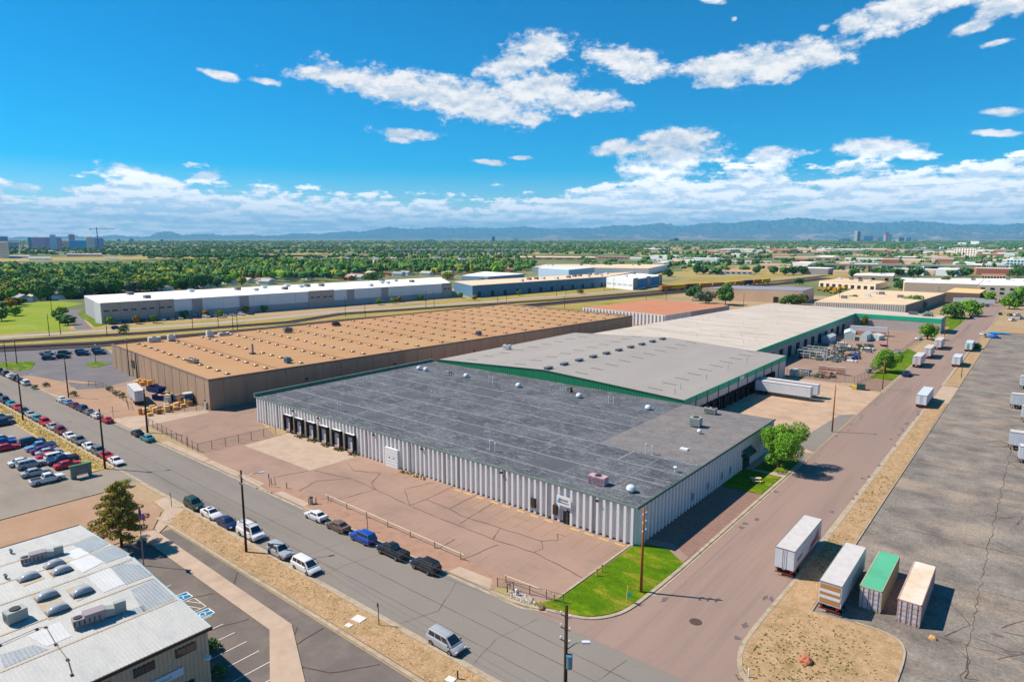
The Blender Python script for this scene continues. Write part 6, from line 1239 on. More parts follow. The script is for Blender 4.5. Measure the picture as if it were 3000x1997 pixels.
for px, py, l, lk in ((370, 1425, 'spiky yellow green yucca clump beside the footpath', 'yellow'), (102, 1140, 'small dark bush at the edge of the tan dirt, left', 'dark'), (135, 1132, 'low dark bush right of the small one on the tan dirt', 'dark'), (217, 1160, 'small bush by the pole at the left end of the kerb row', 'dark'), (340, 1157, 'grey green shrub by the white trailer', 'grey'), (360, 1163, 'low dark shrub below the white trailer', 'dark'), (322, 1143, 'dark shrub clump left of the white trailer', 'dark'), (364, 978, 'single dark bush beside the tracks', 'dark'), (1700, 861, 'brown bush between road and tracks', 'olive'), (2095, 861, 'dark low bush on the grass by the orange roof', 'olive'), (620, 1905, 'dark shrub against the beige metal building', 'dark'), (640, 1985, 'dark green shrub at the bottom edge by the metal building', 'dark')):
    big_tree(*site(px, py), 1.6 if py > 1100 else 5, 2.2 if py > 1100 else 6, 500, .12 if py > 1100 else .35, 300 + px, lk, l, name='bush', base=0, trunk_r=.06)
# tall conifer with drooping tiers, by the flagpole
t = thing('spruce_tree', 'tall yellowish green spruce with bare lower trunk beside the white metal roof', 'tree', (-103.1, 33.8, .1)); b = MB(); rr = random.Random(12)
lob = []
for i in range(46):
    u = i / 46; z = 2.6 + u * 7.6; R0 = (3.9 * (1 - u) ** .62 + .3) * rr.uniform(.75, 1.08); a = i * 2.4
    for f_ in (.45, .70, .95): lob.append((math.cos(a) * R0 * f_, math.sin(a) * R0 * f_, z - f_ * .35, .80 * (1 - .4 * u), .80 * (1 - .4 * u), .42))
part(leaf_cloud(lob, 17000, .13, 13), 'crown', mat('spruce_needles', (176, 146, 60), .9, (92, 108, 46), .9, k=1.05, grain=.25), t)
b = MB(); b.tube((0, 0, 0), (0, 0, 10.2), .22, 8, r2=.04)
for i in range(64): u = i / 64; a = i * 2.4; z = 2.2 + u * 8.2; L = 3.3 * (1 - u) ** .75; b.tube((0, 0, z + .1), (math.cos(a) * L, math.sin(a) * L, z - .3), .045, 4, r2=.01)
part(b, 'trunk', BARK, t)

# crowns for middle distance: shared meshes, one object per tree
def far_crown(seed):
    rr = random.Random(seed); lobes = [(rr.uniform(-.28, .28), rr.uniform(-.28, .28), rr.uniform(.45, .8), rr.uniform(.22, .34), rr.uniform(.22, .34), rr.uniform(.16, .24)) for _ in range(9)] + [(0, 0, .5, .42, .42, .36)]
    return leaf_cloud(lobes, 520, .085, seed, .8)
crowns = [far_crown(500 + i) for i in range(5)]
cm = {(lk, i): crowns[i].mesh('crown', LEAF[lk]) for lk in LEAF for i in range(5)}
tm = MB(); tm.cyl(0, 0, 0, .5, .035, .02, 5); tmm = tm.mesh('trunk', BARK)
def far_tree(x, y, h, w, lk, label, group, seed):
    t = thing('deciduous_tree', label, 'tree', (x, y, 0), random.Random(seed).uniform(0, 6.28), group); t.scale = (w, w, h)
    ob('crown', cm[(lk, seed % 5)], t); ob('trunk', tmm, t); return t
rr = random.Random(77); LN = {'dark': 'dark green', 'mid': 'green', 'bright': 'light green', 'yellow': 'yellowing', 'autumn': 'orange brown', 'grey': 'greyish'}
cand = []
for _ in range(1900):
    py = 800 + 95 * rr.random() ** .8; px = rr.uniform(-40, 1560)
    lim = np.interp(px, [0, 200, 240, 700, 1000, 1350, 1560], [882, 880, 868, 838, 822, 806, 798])
    if py > lim or (300 < px < 470 and 806 < py < 823) : continue
    cand.append((py, px))
cand.sort(reverse=True); cand = cand[:289]
for i, (py, px) in enumerate(cand):
    lk = rr.choice(['dark', 'mid', 'bright', 'dark', 'mid', 'yellow', 'dark', 'mid', 'autumn' if rr.random() < .4 else 'mid', 'grey' if rr.random() < .5 else 'dark'])
    side = 'left of the long white warehouse' if px < 246 else 'behind the long white warehouse' if px < 1100 else 'behind the blue walled warehouse'
    far_tree(*site(px, py), rr.uniform(8, 13), rr.uniform(9, 15), lk, '%s suburban tree among the roofs %s' % (LN[lk], side), '%s trees %s' % (LN[lk], side), i)
for i, (px, py, lk) in enumerate([(8, 905, 'mid'), (32, 902, 'autumn'), (48, 898, 'olive'), (18, 922, 'mid'), (45, 925, 'bright'), (5, 940, 'mid'), (60, 893, 'dark'), (170, 935, 'mid'), (190, 945, 'mid'), (180, 925, 'bright'), (200, 952, 'dark')]): far_tree(*site(px, py), rr.uniform(4, 7), rr.uniform(6, 9), lk, '%s shrubby tree on the meadow at the far left, %s nearest the edge' % (LN.get(lk, 'olive'), ORDS[i]), None, 900 + i)
# young trees on the road verge
for i, (px, py) in enumerate([(603, 929), (540, 932), (645, 930), (720, 918), (775, 914), (820, 905), (880, 902), (110 + 1000, 893), (1151, 889), (1170, 885), (1232, 880), (1252, 874), (1315, 868), (1350, 872), (322, 950), (400, 948), (450, 946), (1425, 867), (1445, 863), (1520, 866), (1585, 842), (1607, 840), (1680, 827), (1730, 824), (1390, 880)]):
    lk = ['autumn', 'mid', 'bright'][i % 3]; far_tree(*site(px, py), 4.5, 4.5, lk, '%s young tree on the grass before the far warehouses' % LN[lk], 'young %s trees by the far road' % LN[lk], i + 600)
IT = [2040,2062,2098,2215,2265,2300,2325,2350,2375,2400,2425,2435,2130,2170,2216,2302,2332,2570,2585,2612,2632,2668,2690,2790,2830,2500,2870,2910]
for i, (px, py) in enumerate([(2040, 803), (2062, 803), (2098, 804), (2215, 803), (2265, 803), (2300, 806), (2325, 805), (2350, 803), (2375, 800), (2400, 796), (2425, 790), (2435, 786), (2130, 782), (2170, 778), (2216, 775), (2302, 780), (2332, 782), (2570, 808), (2585, 810), (2612, 808), (2632, 808), (2668, 812), (2690, 812), (2790, 812), (2830, 810), (2500, 815), (2870, 752), (2910, 750)]):
    far_tree(*site(px, py), rr.uniform(9, 14), rr.uniform(11, 16), 'dark', 'dark tree in the industrial district on the right, %s from the left' % ordinal(sorted(IT).index(px)), 'dark trees in the industrial district', i + 700)

# the rest of the urban forest: too many to count
def forest(name, regions, seed, mats, big=1.0):
    rr = random.Random(seed); ico_v = [(0,0,1),(.89,0,.45),(.28,.85,.45),(-.72,.53,.45),(-.72,-.53,.45),(.28,-.85,.45),(.72,.53,-.3),(-.28,.85,-.3),(-.89,0,-.3),(-.28,-.85,-.3),(.72,-.53,-.3)]
    ico_f = [(0,1,2),(0,2,3),(0,3,4),(0,4,5),(0,5,1),(1,6,2),(2,7,3),(3,8,4),(4,9,5),(5,10,1),(6,7,2),(7,8,3),(8,9,4),(9,10,5),(10,6,1)]
    V = []; F = []; MI = []
    for (x0, x1, y0, y1, n, h0, h1) in regions:
        for _ in range(n):
            px = rr.uniform(x0, x1); py = y0 + (y1 - y0) * rr.random(); x, y = site(px, py); d = math.hypot(x, y); k_ = max(1.0, d / 2600.0)
            if math.sin(x * .011 + 2 * math.sin(y * .004)) + math.sin(y * .013 + x * .003) + math.sin((x - y) * .0023) > 1.15 + rr.uniform(-.2, .3): continue
            w = rr.uniform(2.6, 8.5) * min(k_, 5) * big; h = rr.uniform(h0, h1); mi = rr.choice(range(len(mats)))
            for q in range(4):
                ox, oy, sz = rr.uniform(-.7, .7) * w, rr.uniform(-.7, .7) * w, rr.uniform(.4, .75); o = len(V)
                for v in ico_v: j = rr.uniform(.72, 1.25); V.append((x + ox + v[0] * w * sz * j, y + oy + v[1] * w * sz * j, max(0, h * (.55 + (.45 * v[2] * j)) * (.7 + .5 * sz))))
                F.extend([(o + a, o + b_, o + c_) for a, b_, c_ in ico_f]); MI.extend([mi] * len(ico_f))
    b = MB(); b.v = V; b.f = F; b.mi = MI; return ob(name, b.mesh(name, mats), kind='stuff')
FM = [LEAF['dark'], LEAF['mid'], LEAF['dark'], LEAF['mid'], LEAF['mid'], LEAF['bright'], LEAF['dark'], LEAF['olive'], LEAF['yellow']]; FD = [LEAF['dark'], LEAF['mid'], LEAF['dark'], LEAF['grey'], LEAF['dark']]
forest('suburban_trees', [(430, 1560, 772, 805, 1050, 8, 14), (-60, 430, 784, 806, 420, 8, 13), (-60, 1000, 800, 826, 420, 8, 13), (-40, 240, 840, 868, 60, 8, 12)], 31, FM)
forest('distant_trees', [(-200, 3200, 706, 716, 3200, 9, 16), (-200, 3200, 712, 734, 3400, 8, 14), (430, 1900, 722, 746, 900, 8, 13), (430, 2700, 744, 762, 800, 8, 13), (1700, 3100, 738, 800, 300, 7, 11), (2800, 3100, 740, 780, 60, 8, 12)], 32, FD, .95)
forest('distant_trees', [(-100, 420, 735, 750, 260, 7, 12), (300, 760, 740, 760, 260, 8, 13)], 33, FD, .9)

# ================================================================ YARD GOODS
PAL = mat('pallet_wood', (240, 190, 110), .85, (220, 164, 88), 1.2, k=1.0); PAL2 = mat('pallet_wood_brown', (186, 140, 92), .85, (150, 108, 74), 1.2, k=.9); PAL3 = mat('pallet_wood_pale', (246, 220, 166), .85, (226, 186, 130), 1.2, k=1.0)
def pallet_mesh(m):
    b = MB()
    for i in range(5): b.box(-.6 + i * .26, -.5, .11, -.6 + i * .26 + .16, .5, .14)
    for s_ in (-.5, -.06, .38): b.box(-.6, s_, 0, .6, s_ + .12, .11)
    return b.mesh('pallet', m)
PMs = [pallet_mesh(PAL), pallet_mesh(PAL2), pallet_mesh(PAL3)]
def pallet_stack(x, y, n, mi, label, group, rz=0):
    t = thing('pallet_stack', label, 'pallets', (x, y, .03), rz, group)
    for i in range(n): ob('pallet', PMs[mi], t, (random.uniform(-.04, .04), random.uniform(-.04, .04), i * .145), random.uniform(-.03, .03))
for row, (xa, ya, xb, yb, cnt) in enumerate([(-177.2, 67.6, -178.2, 74.5, 4), (-179.2, 67.8, -179.6, 79.0, 7), (-180.9, 68.0, -181.4, 79.0, 7)]):
    for i in range(cnt):
        u = i / (cnt - 1); pallet_stack(xa + (xb - xa) * u, ya + (yb - ya) * u, 5 + (i * 3 + row * 2) % 8, (i + row) % 3, 'wooden pallet stack in the %s row from the driveway, %s from the street' % (ORDS[row], ORDS[i]), 'pallet stacks in the rows by the yard driveway', R(80))
for i, (x, y, n, k_) in enumerate([(-186.5, 79.6, 14, 1), (-185.2, 81.0, 16, 0), (-184.2, 79.0, 13, 1), (-186.9, 81.4, 12, 1), (-183.2, 81.2, 15, 2), (-221.0, 82.0, 9, 0), (-219.5, 80.6, 8, 2), (-218.0, 82.4, 10, 0), (-216.4, 81.0, 8, 0), (-214.8, 82.6, 11, 0), (-213, 84.0, 14, 1), (-211.5, 84.0, 15, 1), (-210.6, 82.5, 9, 1)]):
    pallet_stack(x, y, n, k_, 'tall stack of pallets against the brown left wall, %s' % (['between dumpster and machine, ', 'beyond the dumpsters, '][i > 4] + ORDS[i if i < 5 else i - 5]), 'tall pallet stacks along the brown wall', R(78))
def dumpster(x, y, rz, label, fill=False):
    t = thing('dumpster', label, 'dumpster', (x, y, .03), rz); BM = mat('dumpster_blue', (24, 62, 136), .5, (16, 46, 110), .8, k=.75, grain=.06); b = MB(); L, W_, H = 3.2, 1.15, 1.6
    b.add([(-L, -W_, .2), (L * .78, -W_, .2), (L * .78, W_, .2), (-L, W_, .2), (-L, -W_, H), (L, -W_, H), (L, W_, H), (-L, W_, H)], [(0, 3, 2, 1), (0, 1, 5, 4), (1, 2, 6, 5), (2, 3, 7, 6), (3, 0, 4, 7)])
    b.box(-L - .04, -W_ - .08, H - .1, L + .04, -W_, H + .04); b.box(-L - .04, W_, H - .1, L + .04, W_ + .08, H + .04); part(b, 'bin', BM, t)
    b = MB()
    for i in range(8): b.box(-L + .4 + i * .7, -W_ - .07, .25, -L + .5 + i * .7, -W_, H - .1)
    part(b, 'side_rib', BM, t, kind='stuff')
    if fill: b = MB(); rr = random.Random(3); [b.box(a, c_, .9, a + rr.uniform(.3, .9), c_ + rr.uniform(.2, .6), 1.3 + rr.random() * .5) for a, c_ in [(rr.uniform(-2.6, 1.8), rr.uniform(-.9, .4)) for _ in range(16)]]; part(b, 'waste', PAL3, t, kind='stuff')
dumpster(-204.0, 80.2, R(10), 'long blue dumpster farther from the street, beside the brown wall'); dumpster(-191.5, 77.2, R(22), 'long blue dumpster filled with scrap wood, nearer the pallets', True)
t = thing('stacked_bins', 'blue and grey machine with a pale top beside the tall pallet stacks', 'machine', (-182.0, 79.6, .03), R(80)); b = MB(); b.box(-1, -.9, 1.1, 1, .9, 2.9); part(b, 'blue_cabinet', mat('machine_blue', (20, 90, 140), .5, k=.7), t); b = MB(); b.box(-1.1, -1, 2.9, 1.1, 1, 3.2); part(b, 'top', STEELW, t); b = MB(); b.box(-1, -.9, 0, 1, .9, 1.1); part(b, 'base', DARK, t)
for x, y, l in ((-187.9, 76.6, 'white waste box beside the filled dumpster'), (-188.6, 79.5, 'pale crate behind the filled dumpster'), (-194.5, 79.2, 'pink lidded bin between the two blue dumpsters')):
    t = thing('crate', l, 'crate', (x, y, .03), .4); b = MB(); b.box(-.7, -.6, .1, .7, .6, 1.5); part(b, 'box', STEELW if 'pink' not in l else mat('pinkish_bin', (230, 160, 150), .6, k=.7), t); b = MB(); b.box(-.75, -.65, 1.5, .75, .65, 1.6); part(b, 'lid', STEEL, t)
t = thing('orange_drum', 'orange drum beside the thick pole in front of the pallets', 'drum', (-180.5, 66.6, .03)); b = MB(); b.cyl(0, 0, 0, 1.3, .5, n=12); part(b, 'drum', mat('orange_drum', (250, 120, 10), .5, k=.85), t); b = MB(); b.cyl(0, 0, 1.3, 1.38, .52, n=12); part(b, 'lid', DARK, t)
# storage yard clutter: racks, pipe bundles, tents
WT = mat('white_membrane', (226, 236, 232), .7, (200, 220, 214), .5, k=.74); OR = mat('orange_stripe', (240, 140, 110), .6, k=.75)
def tent(x, y, L, W_, H, rz, label, m=WT, slab=False):
    t = thing('storage_shelter', label, 'shelter', (x, y, .02), rz); b = MB()
    b.add([(-W_/2, 0, 0), (W_/2, 0, 0), (W_/2, L, 0), (-W_/2, L, 0), (-W_/2, 0, H * .75), (W_/2, 0, H * .75), (W_/2, L, H * .75), (-W_/2, L, H * .75), (0, 0, H), (0, L, H)], [(0, 1, 5, 8, 4), (2, 3, 7, 9, 6), (3, 0, 4, 7), (1, 2, 6, 5)]); part(b, 'wall', m, t)
    b = MB(); b.add([(-W_/2 - .1, -.1, H * .75), (0, -.1, H), (0, L + .1, H), (-W_/2 - .1, L + .1, H * .75)], [(0, 1, 2, 3)]); b.add([(W_/2 + .1, -.1, H * .75), (0, -.1, H), (0, L + .1, H), (W_/2 + .1, L + .1, H * .75)], [(0, 1, 2, 3)]); part(b, 'roof', WT, t)
    b = MB()
    for i in range(5): b.box(-W_ / 2 + .1 + i * (W_ - .3) / 4, -.06, .1, -W_ / 2 + .2 + i * (W_ - .3) / 4, 0, H * .74)
    part(b, 'front_ribs', mat('mint_rib', (190, 214, 200), .6, k=.7), t, kind='stuff')
tent(-67.2, 321, 12, 4.5, 4.2, R(12), 'tall white membrane shelter, largest of the white structures in the storage yard'); tent(-61.8, 322, 10, 3.0, 3.8, R(0), 'narrow white shelter with teal curtain next to the largest shelter'); tent(-59.3, 330, 6, 5, 2.6, R(-10), 'low white tarpaulin shed right of the white shelters')
trailer(-72, 344, R(-82), 15.5, 'white trailer with an orange red stripe at the back of the storage yard'); q = MB(); q.box(1.28, .3, 1.2, 1.31, 15.2, 2.0); part(q, 'orange_stripe', OR, [o for o in COL.objects if 'orange red stripe' in o.get('label', '')][0])
tent(-73.2, 305, 10, 3.6, 3.8, R(0), 'pale lilac box shelter against the green fascia wall', mat('lilac_panel', (196, 196, 220), .6, k=.7))
rr = random.Random(55); YC = {'white': mat('yard_white', (224, 226, 224), .6, k=.72), 'grey': mat('yard_grey', (150, 160, 162), .7, k=.7), 'blue': mat('yard_blue', (40, 80, 170), .6, k=.75), 'orange': mat('yard_orange', (214, 140, 100), .7, k=.7), 'green': mat('yard_green', (120, 140, 110), .7, k=.7), 'brown': mat('yard_brown', (160, 126, 96), .8, k=.7), 'dark': DARK}
def bundle(x, y, c_, lab, grp, L=3.0, rz=0, h=1.0):
    t = thing('pipe_bundle', lab, 'pipes', (x, y, .03), rz, grp); b = MB(); r_ = .14
    for j in range(int(h / .28)):
        for i in range(6): b.tube((-.8 + i * .3 + (j % 2) * .14, -L / 2, r_ + j * .26), (-.8 + i * .3 + (j % 2) * .14, L / 2, r_ + j * .26), r_, 6)
    part(b, 'pipes', YC[c_], t, kind='stuff'); b = MB()
    for s_ in (-.3, .3): b.box(-1.0, L * s_ - .05, 0, 1.0, L * s_ + .05, h + .05)
    part(b, 'straps', DARK, t, kind='stuff')
for i in range(62):
    y = rr.uniform(262, 310); x = rr.uniform(-71, -54) + (y - 268) * .04; c_ = rr.choice(['white', 'white', 'grey', 'grey', 'green', 'white'])
    bundle(x, y, c_, '%s pipe bundle among the goods in the middle of the yard' % c_, '%s pipe bundles in the middle of the yard' % c_, rr.uniform(2, 4.5), rr.choice([0, R(90), .2]), rr.choice([.6, .9, 1.3]))
def rack(x, y, L, label, H=2.6, rz=0, fill='orange'):
    t = thing('storage_rack', label, 'rack', (x, y, .03), rz); b = MB()
    n = max(2, int(L / 2.2))
    for i in range(n + 1):
        for s_ in (-.5, .5): b.box(i * L / n - .05, s_ - .05, 0, i * L / n + .05, s_ + .05, H)
    for zz in (.9, 1.8, H - .08): b.box(0, -.55, zz, L, -.45, zz + .1); b.box(0, .45, zz, L, .55, zz + .1)
    part(b, 'frame', YC['white'], t); b = MB(); r2 = random.Random(int(x * 7 + y))
    for i in range(n):
        for zz in (.05, 1.0, 1.9): 
            if r2.random() < .8: b.box(i * L / n + .2, -.4, zz, (i + 1) * L / n - .2, .4, zz + r2.uniform(.3, .7))
    part(b, 'load', YC[fill], t)
for y, l in ((262, 'nearest'), (268, 'second'), (274, 'third')): rack(-72.5, y, 9, '%s dark loaded rack in the shade along the green fascia wall' % l, 3.2, 0, 'dark')
rack(-58.5, 236.5, 8.5, 'long rack of orange and green boxes near the yard entrance', 2.6, .1, 'orange'); rack(-64.0, 227.5, 5, 'grey rack with wire baskets by the warehouse corner', 2.4, 0, 'green')
for x, y, l, c_ in ((-63.6, 224.8, 'tall white lattice crate stack at the corner of the green trimmed warehouse', 'white'), (-62.2, 231, 'orange drums and boxes left of the long rack', 'orange'), (-60, 229.5, 'small blue crate pile by the yard fence', 'blue'), (-56.5, 227.6, 'green mesh crate near the yard fence', 'green'), (-54, 228, 'brown timber pile by the fence', 'brown'), (-52.5, 231, 'pile of scrap timber right of the long rack', 'brown'), (-54.6, 272, 'bright blue crate at the front of the stored goods', 'blue'), (-57.5, 269.5, 'orange pink crate beside the bright blue one', 'orange')):
    t = thing('crate_pile', l, 'crates', (x, y, .03), rr.uniform(0, .5)); k_ = 0
    for q_ in range(4 if 'tall' not in l else 6):
        b = MB(); s_ = rr.uniform(.9, 1.4); b.box(-s_ / 2, -s_ / 2, 0, s_ / 2, s_ / 2, .85); ob('crate', b.mesh('crate', YC[c_]), t, (rr.uniform(-.9, .9) if 'tall' not in l else (q_ % 2) * 1.3, rr.uniform(-.8, .8) if 'tall' not in l else 0, 0 if 'tall' not in l and q_ < 3 else .87 * (q_ // 2 if 'tall' in l else 1)), rr.uniform(0, .4))
for x, y, l in ((-44.8, 286, 'white wrapped bundle row on the yard side of the lawn, nearest'), (-44.6, 296, 'white wrapped bundle row on the yard side of the lawn, farthest')): bundle(x, y, 'white', l, None, 8, 0, 1.3)
# tan equipment: skip and yellow dumpster by the gate, motorbikes
t = thing('dumpster', 'yellow and dark green waste skip by the fence gate of the dock yard', 'dumpster', (*site(2510, 1140), .02), .1); b = MB(); b.box(-1.4, -.7, .1, 0, .7, 1.1); part(b, 'yellow_bin', mat('yellow_bin', (240, 200, 60), .6, k=.75), t); b = MB(); b.box(0, -.8, .1, 2.2, .8, 1.7); part(b, 'green_bin', mat('green_bin', (20, 70, 66), .6, k=.75), t)
t = thing('flatbed_trailer', 'low pink flatbed with a dark shadow in the middle of the storage yard', 'trailer', (-51.6, 312, .02), R(20)); b = MB(); b.box(-1.1, 0, .7, 1.1, 8, .9); part(b, 'deck', mat('pink_deck', (200, 130, 126), .7, k=.7), t)
for yy in (1.5, 2.7): b = MB(); b.cyl(yy, .45, -1.1, 1.1, .45, n=10, axis='x'); part(b, 'wheel', RUBBER, t)
t = thing('trailer_tongue', 'small grey machine trailer beside the street tree', 'trailer', (*site(2545, 1092), .02), R(60)); b = MB(); b.box(-.9, -.6, .5, .9, .6, 1.4); part(b, 'body', HVD, t); b = MB(); b.cyl(0, .35, -.7, .7, .35, n=10, axis='y'); b.tube((.9, 0, .6), (2.2, 0, .4), .06); part(b, 'wheel', RUBBER, t)

# ================================================================ FAR BUILDINGS
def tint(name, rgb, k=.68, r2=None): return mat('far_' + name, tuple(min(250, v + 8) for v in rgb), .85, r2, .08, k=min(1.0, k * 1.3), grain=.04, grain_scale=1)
def roof_building(name, label, cat, pts, h, wall, roof, units=0, doors=0, win=0, par=0.5, group=None):
    """pts: the roof's near-left, near-right, far-right, far-left corners as seen in the photograph, at height h"""
    P4 = [site(*p, h) for p in pts]; o = P4[0]; L4 = [(p[0] - o[0], p[1] - o[1]) for p in P4]
    t = thing(name, label, cat, (o[0], o[1], 0), group=group); b = MB(); b.prism(L4, 0, h - .3); part(b, 'wall', wall, t); b = MB(); b.prism(L4, h - .3, h, 0, 0); part(b, 'roof', roof, t)
    rr = random.Random(int(pts[0][0] * 3 + pts[0][1]))
    for i in range(units):
        u, v = rr.uniform(.08, .92), rr.uniform(.15, .85); x = (L4[0][0] * (1 - u) + L4[1][0] * u) * (1 - v) + (L4[3][0] * (1 - u) + L4[2][0] * u) * v; y = (L4[0][1] * (1 - u) + L4[1][1] * u) * (1 - v) + (L4[3][1] * (1 - u) + L4[2][1] * u) * v
        b = MB(); b.box(x - 1.6, y - 1.6, h, x + 1.6, y + 1.6, h + 1.8); part(b, 'rooftop_unit', HVD if i % 2 else STEELW, t)
    d = Vector((L4[1][0], L4[1][1], 0)); Ln = d.length; a = math.atan2(d.y, d.x)
    for i in range(doors): b = MB(); b.box(-1.6, -.15, 0, 1.6, 0, min(4.2, h * .6)); u = (i + .5) / doors; ob('loading_door', b.mesh('loading_door', DARK), t, (d.x * u, d.y * u, 0), a)
    for r_ in range(win):
        n = max(3, min(24, int(Ln / 6)))
        for i in range(n): b = MB(); b.box(-1.4, -.12, 0, 1.4, 0, 1.6); u = (i + .5) / n; ob('window', b.mesh('window', GLASS), t, (d.x * u, d.y * u, 1.4 + r_ * 3.4), a)
    return t, L4
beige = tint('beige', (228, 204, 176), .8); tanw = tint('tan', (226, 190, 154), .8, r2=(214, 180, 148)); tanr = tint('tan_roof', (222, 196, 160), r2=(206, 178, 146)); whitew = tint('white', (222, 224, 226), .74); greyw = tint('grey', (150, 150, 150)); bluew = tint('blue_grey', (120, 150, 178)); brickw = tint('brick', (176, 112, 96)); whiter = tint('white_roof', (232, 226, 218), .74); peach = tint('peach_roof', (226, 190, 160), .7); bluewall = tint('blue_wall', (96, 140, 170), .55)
# long white tilt-up warehouse on the left
t, L4 = roof_building('long_warehouse', 'very long white and grey tilt-up warehouse beyond the railway on the left', 'warehouse', [(293, 889), (1322, 829), (1290, 812), (246, 866)], 11, tint('lower_grey', (168, 168, 174), .66), whiter, 18)
d = Vector((L4[1][0], L4[1][1], 0)); a = math.atan2(d.y, d.x); N = 26
pm = MB(); pm.box(0.05, -.25, 4.0, d.length / N - .05, 0, 10.9); wpm = pm.mesh('wall_panel', tint('panel_white', (206, 210, 216), .72)); pm = MB(); pm.box(0.05, -.6, 0, d.length / N - .05, 0, 11.3); gpm = pm.mesh('office_panel', tint('panel_grey', (170, 160, 156), .68))
for i in range(N):
    u = i / N; grey = i in (0, 1, 2, 3, 13, 14, 25); o = ob('office_panel' if grey else 'wall_panel', gpm if grey else wpm, t, (d.x * u, d.y * u, 0), a)
    if i in (5, 8, 16, 19): pm = MB(); pm.box(.6, -.3, 2.5, d.length / N * .7, -.25, 10.5); part(pm, 'grey_bay', tint('bay_grey', (158, 152, 154)), o)
    if grey:
        for q_ in range(2): pm = MB(); pm.box(1.2 + q_ * 4, -.66, 6.4, 3.8 + q_ * 4, -.6, 7.2); part(pm, 'window', GLASS, o)
pm = MB(); pm.box(0, 0, 0, .5, 8, 11.2); ob('end_panel', pm.mesh('end_panel', tint('end_white', (208, 208, 206), .7)), t, (-.6, .3, 0), a + .2)
# blue walled warehouse and glass office
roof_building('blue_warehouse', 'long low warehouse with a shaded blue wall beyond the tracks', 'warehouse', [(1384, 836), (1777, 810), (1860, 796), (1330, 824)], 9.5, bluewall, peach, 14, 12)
t, L4 = roof_building('office_building', 'white and blue glass office at the end of the blue walled warehouse', 'office', [(1777, 812), (1855, 818), (1940, 806), (1860, 800)], 9.5, whitew, whiter, 2)
for e in (1,):
    a0, a1 = Vector((*L4[1], 0)), Vector((*L4[2], 0)); dd_ = a1 - a0; an = math.atan2(dd_.y, dd_.x); n = 7
    for i in range(n): pm = MB(); pm.box(.2, -.3, 1 if i % 3 else 0, dd_.length / n - .2, 0, 8.6 if i % 3 else 10.4); ob('glass_bay' if i % 3 else 'pier', pm.mesh('bay', tint('glass_blue', (70, 140, 190), .6) if i % 3 else greyw), t, tuple(a0 + dd_ * i / n), an)
    for i in range(5): pm = MB(); u = (i + .5) / 5; pm.box(-2.4, -.2, 3.6, 2.4, 0, 5.0); ob('window', pm.mesh('window', tint('pale_glass', (180, 196, 210), .7)), t, (L4[1][0] * u, L4[1][1] * u, 0), math.atan2(L4[1][1], L4[1][0]))
roof_building('warehouse', 'white gabled shed behind the blue walled warehouse, left of two', 'warehouse', [(1352, 807), (1430, 810), (1536, 802), (1420, 795)], 8, bluew, whiter, 0)
t, _ = roof_building('warehouse', 'pale blue warehouse with a dark blue side behind the blue walled warehouse', 'warehouse', [(1577, 785), (1666, 790), (1742, 783), (1600, 778)], 12, tint('paleblue', (176, 196, 214), .7), tint('paleblue_roof', (196, 210, 222), .72), 0)
roof_building('warehouse', 'low tan roofed depot behind the pale blue warehouse', 'warehouse', [(1560, 782), (1900, 786), (1960, 774), (1600, 774)], 8, whitew, peach, 4)
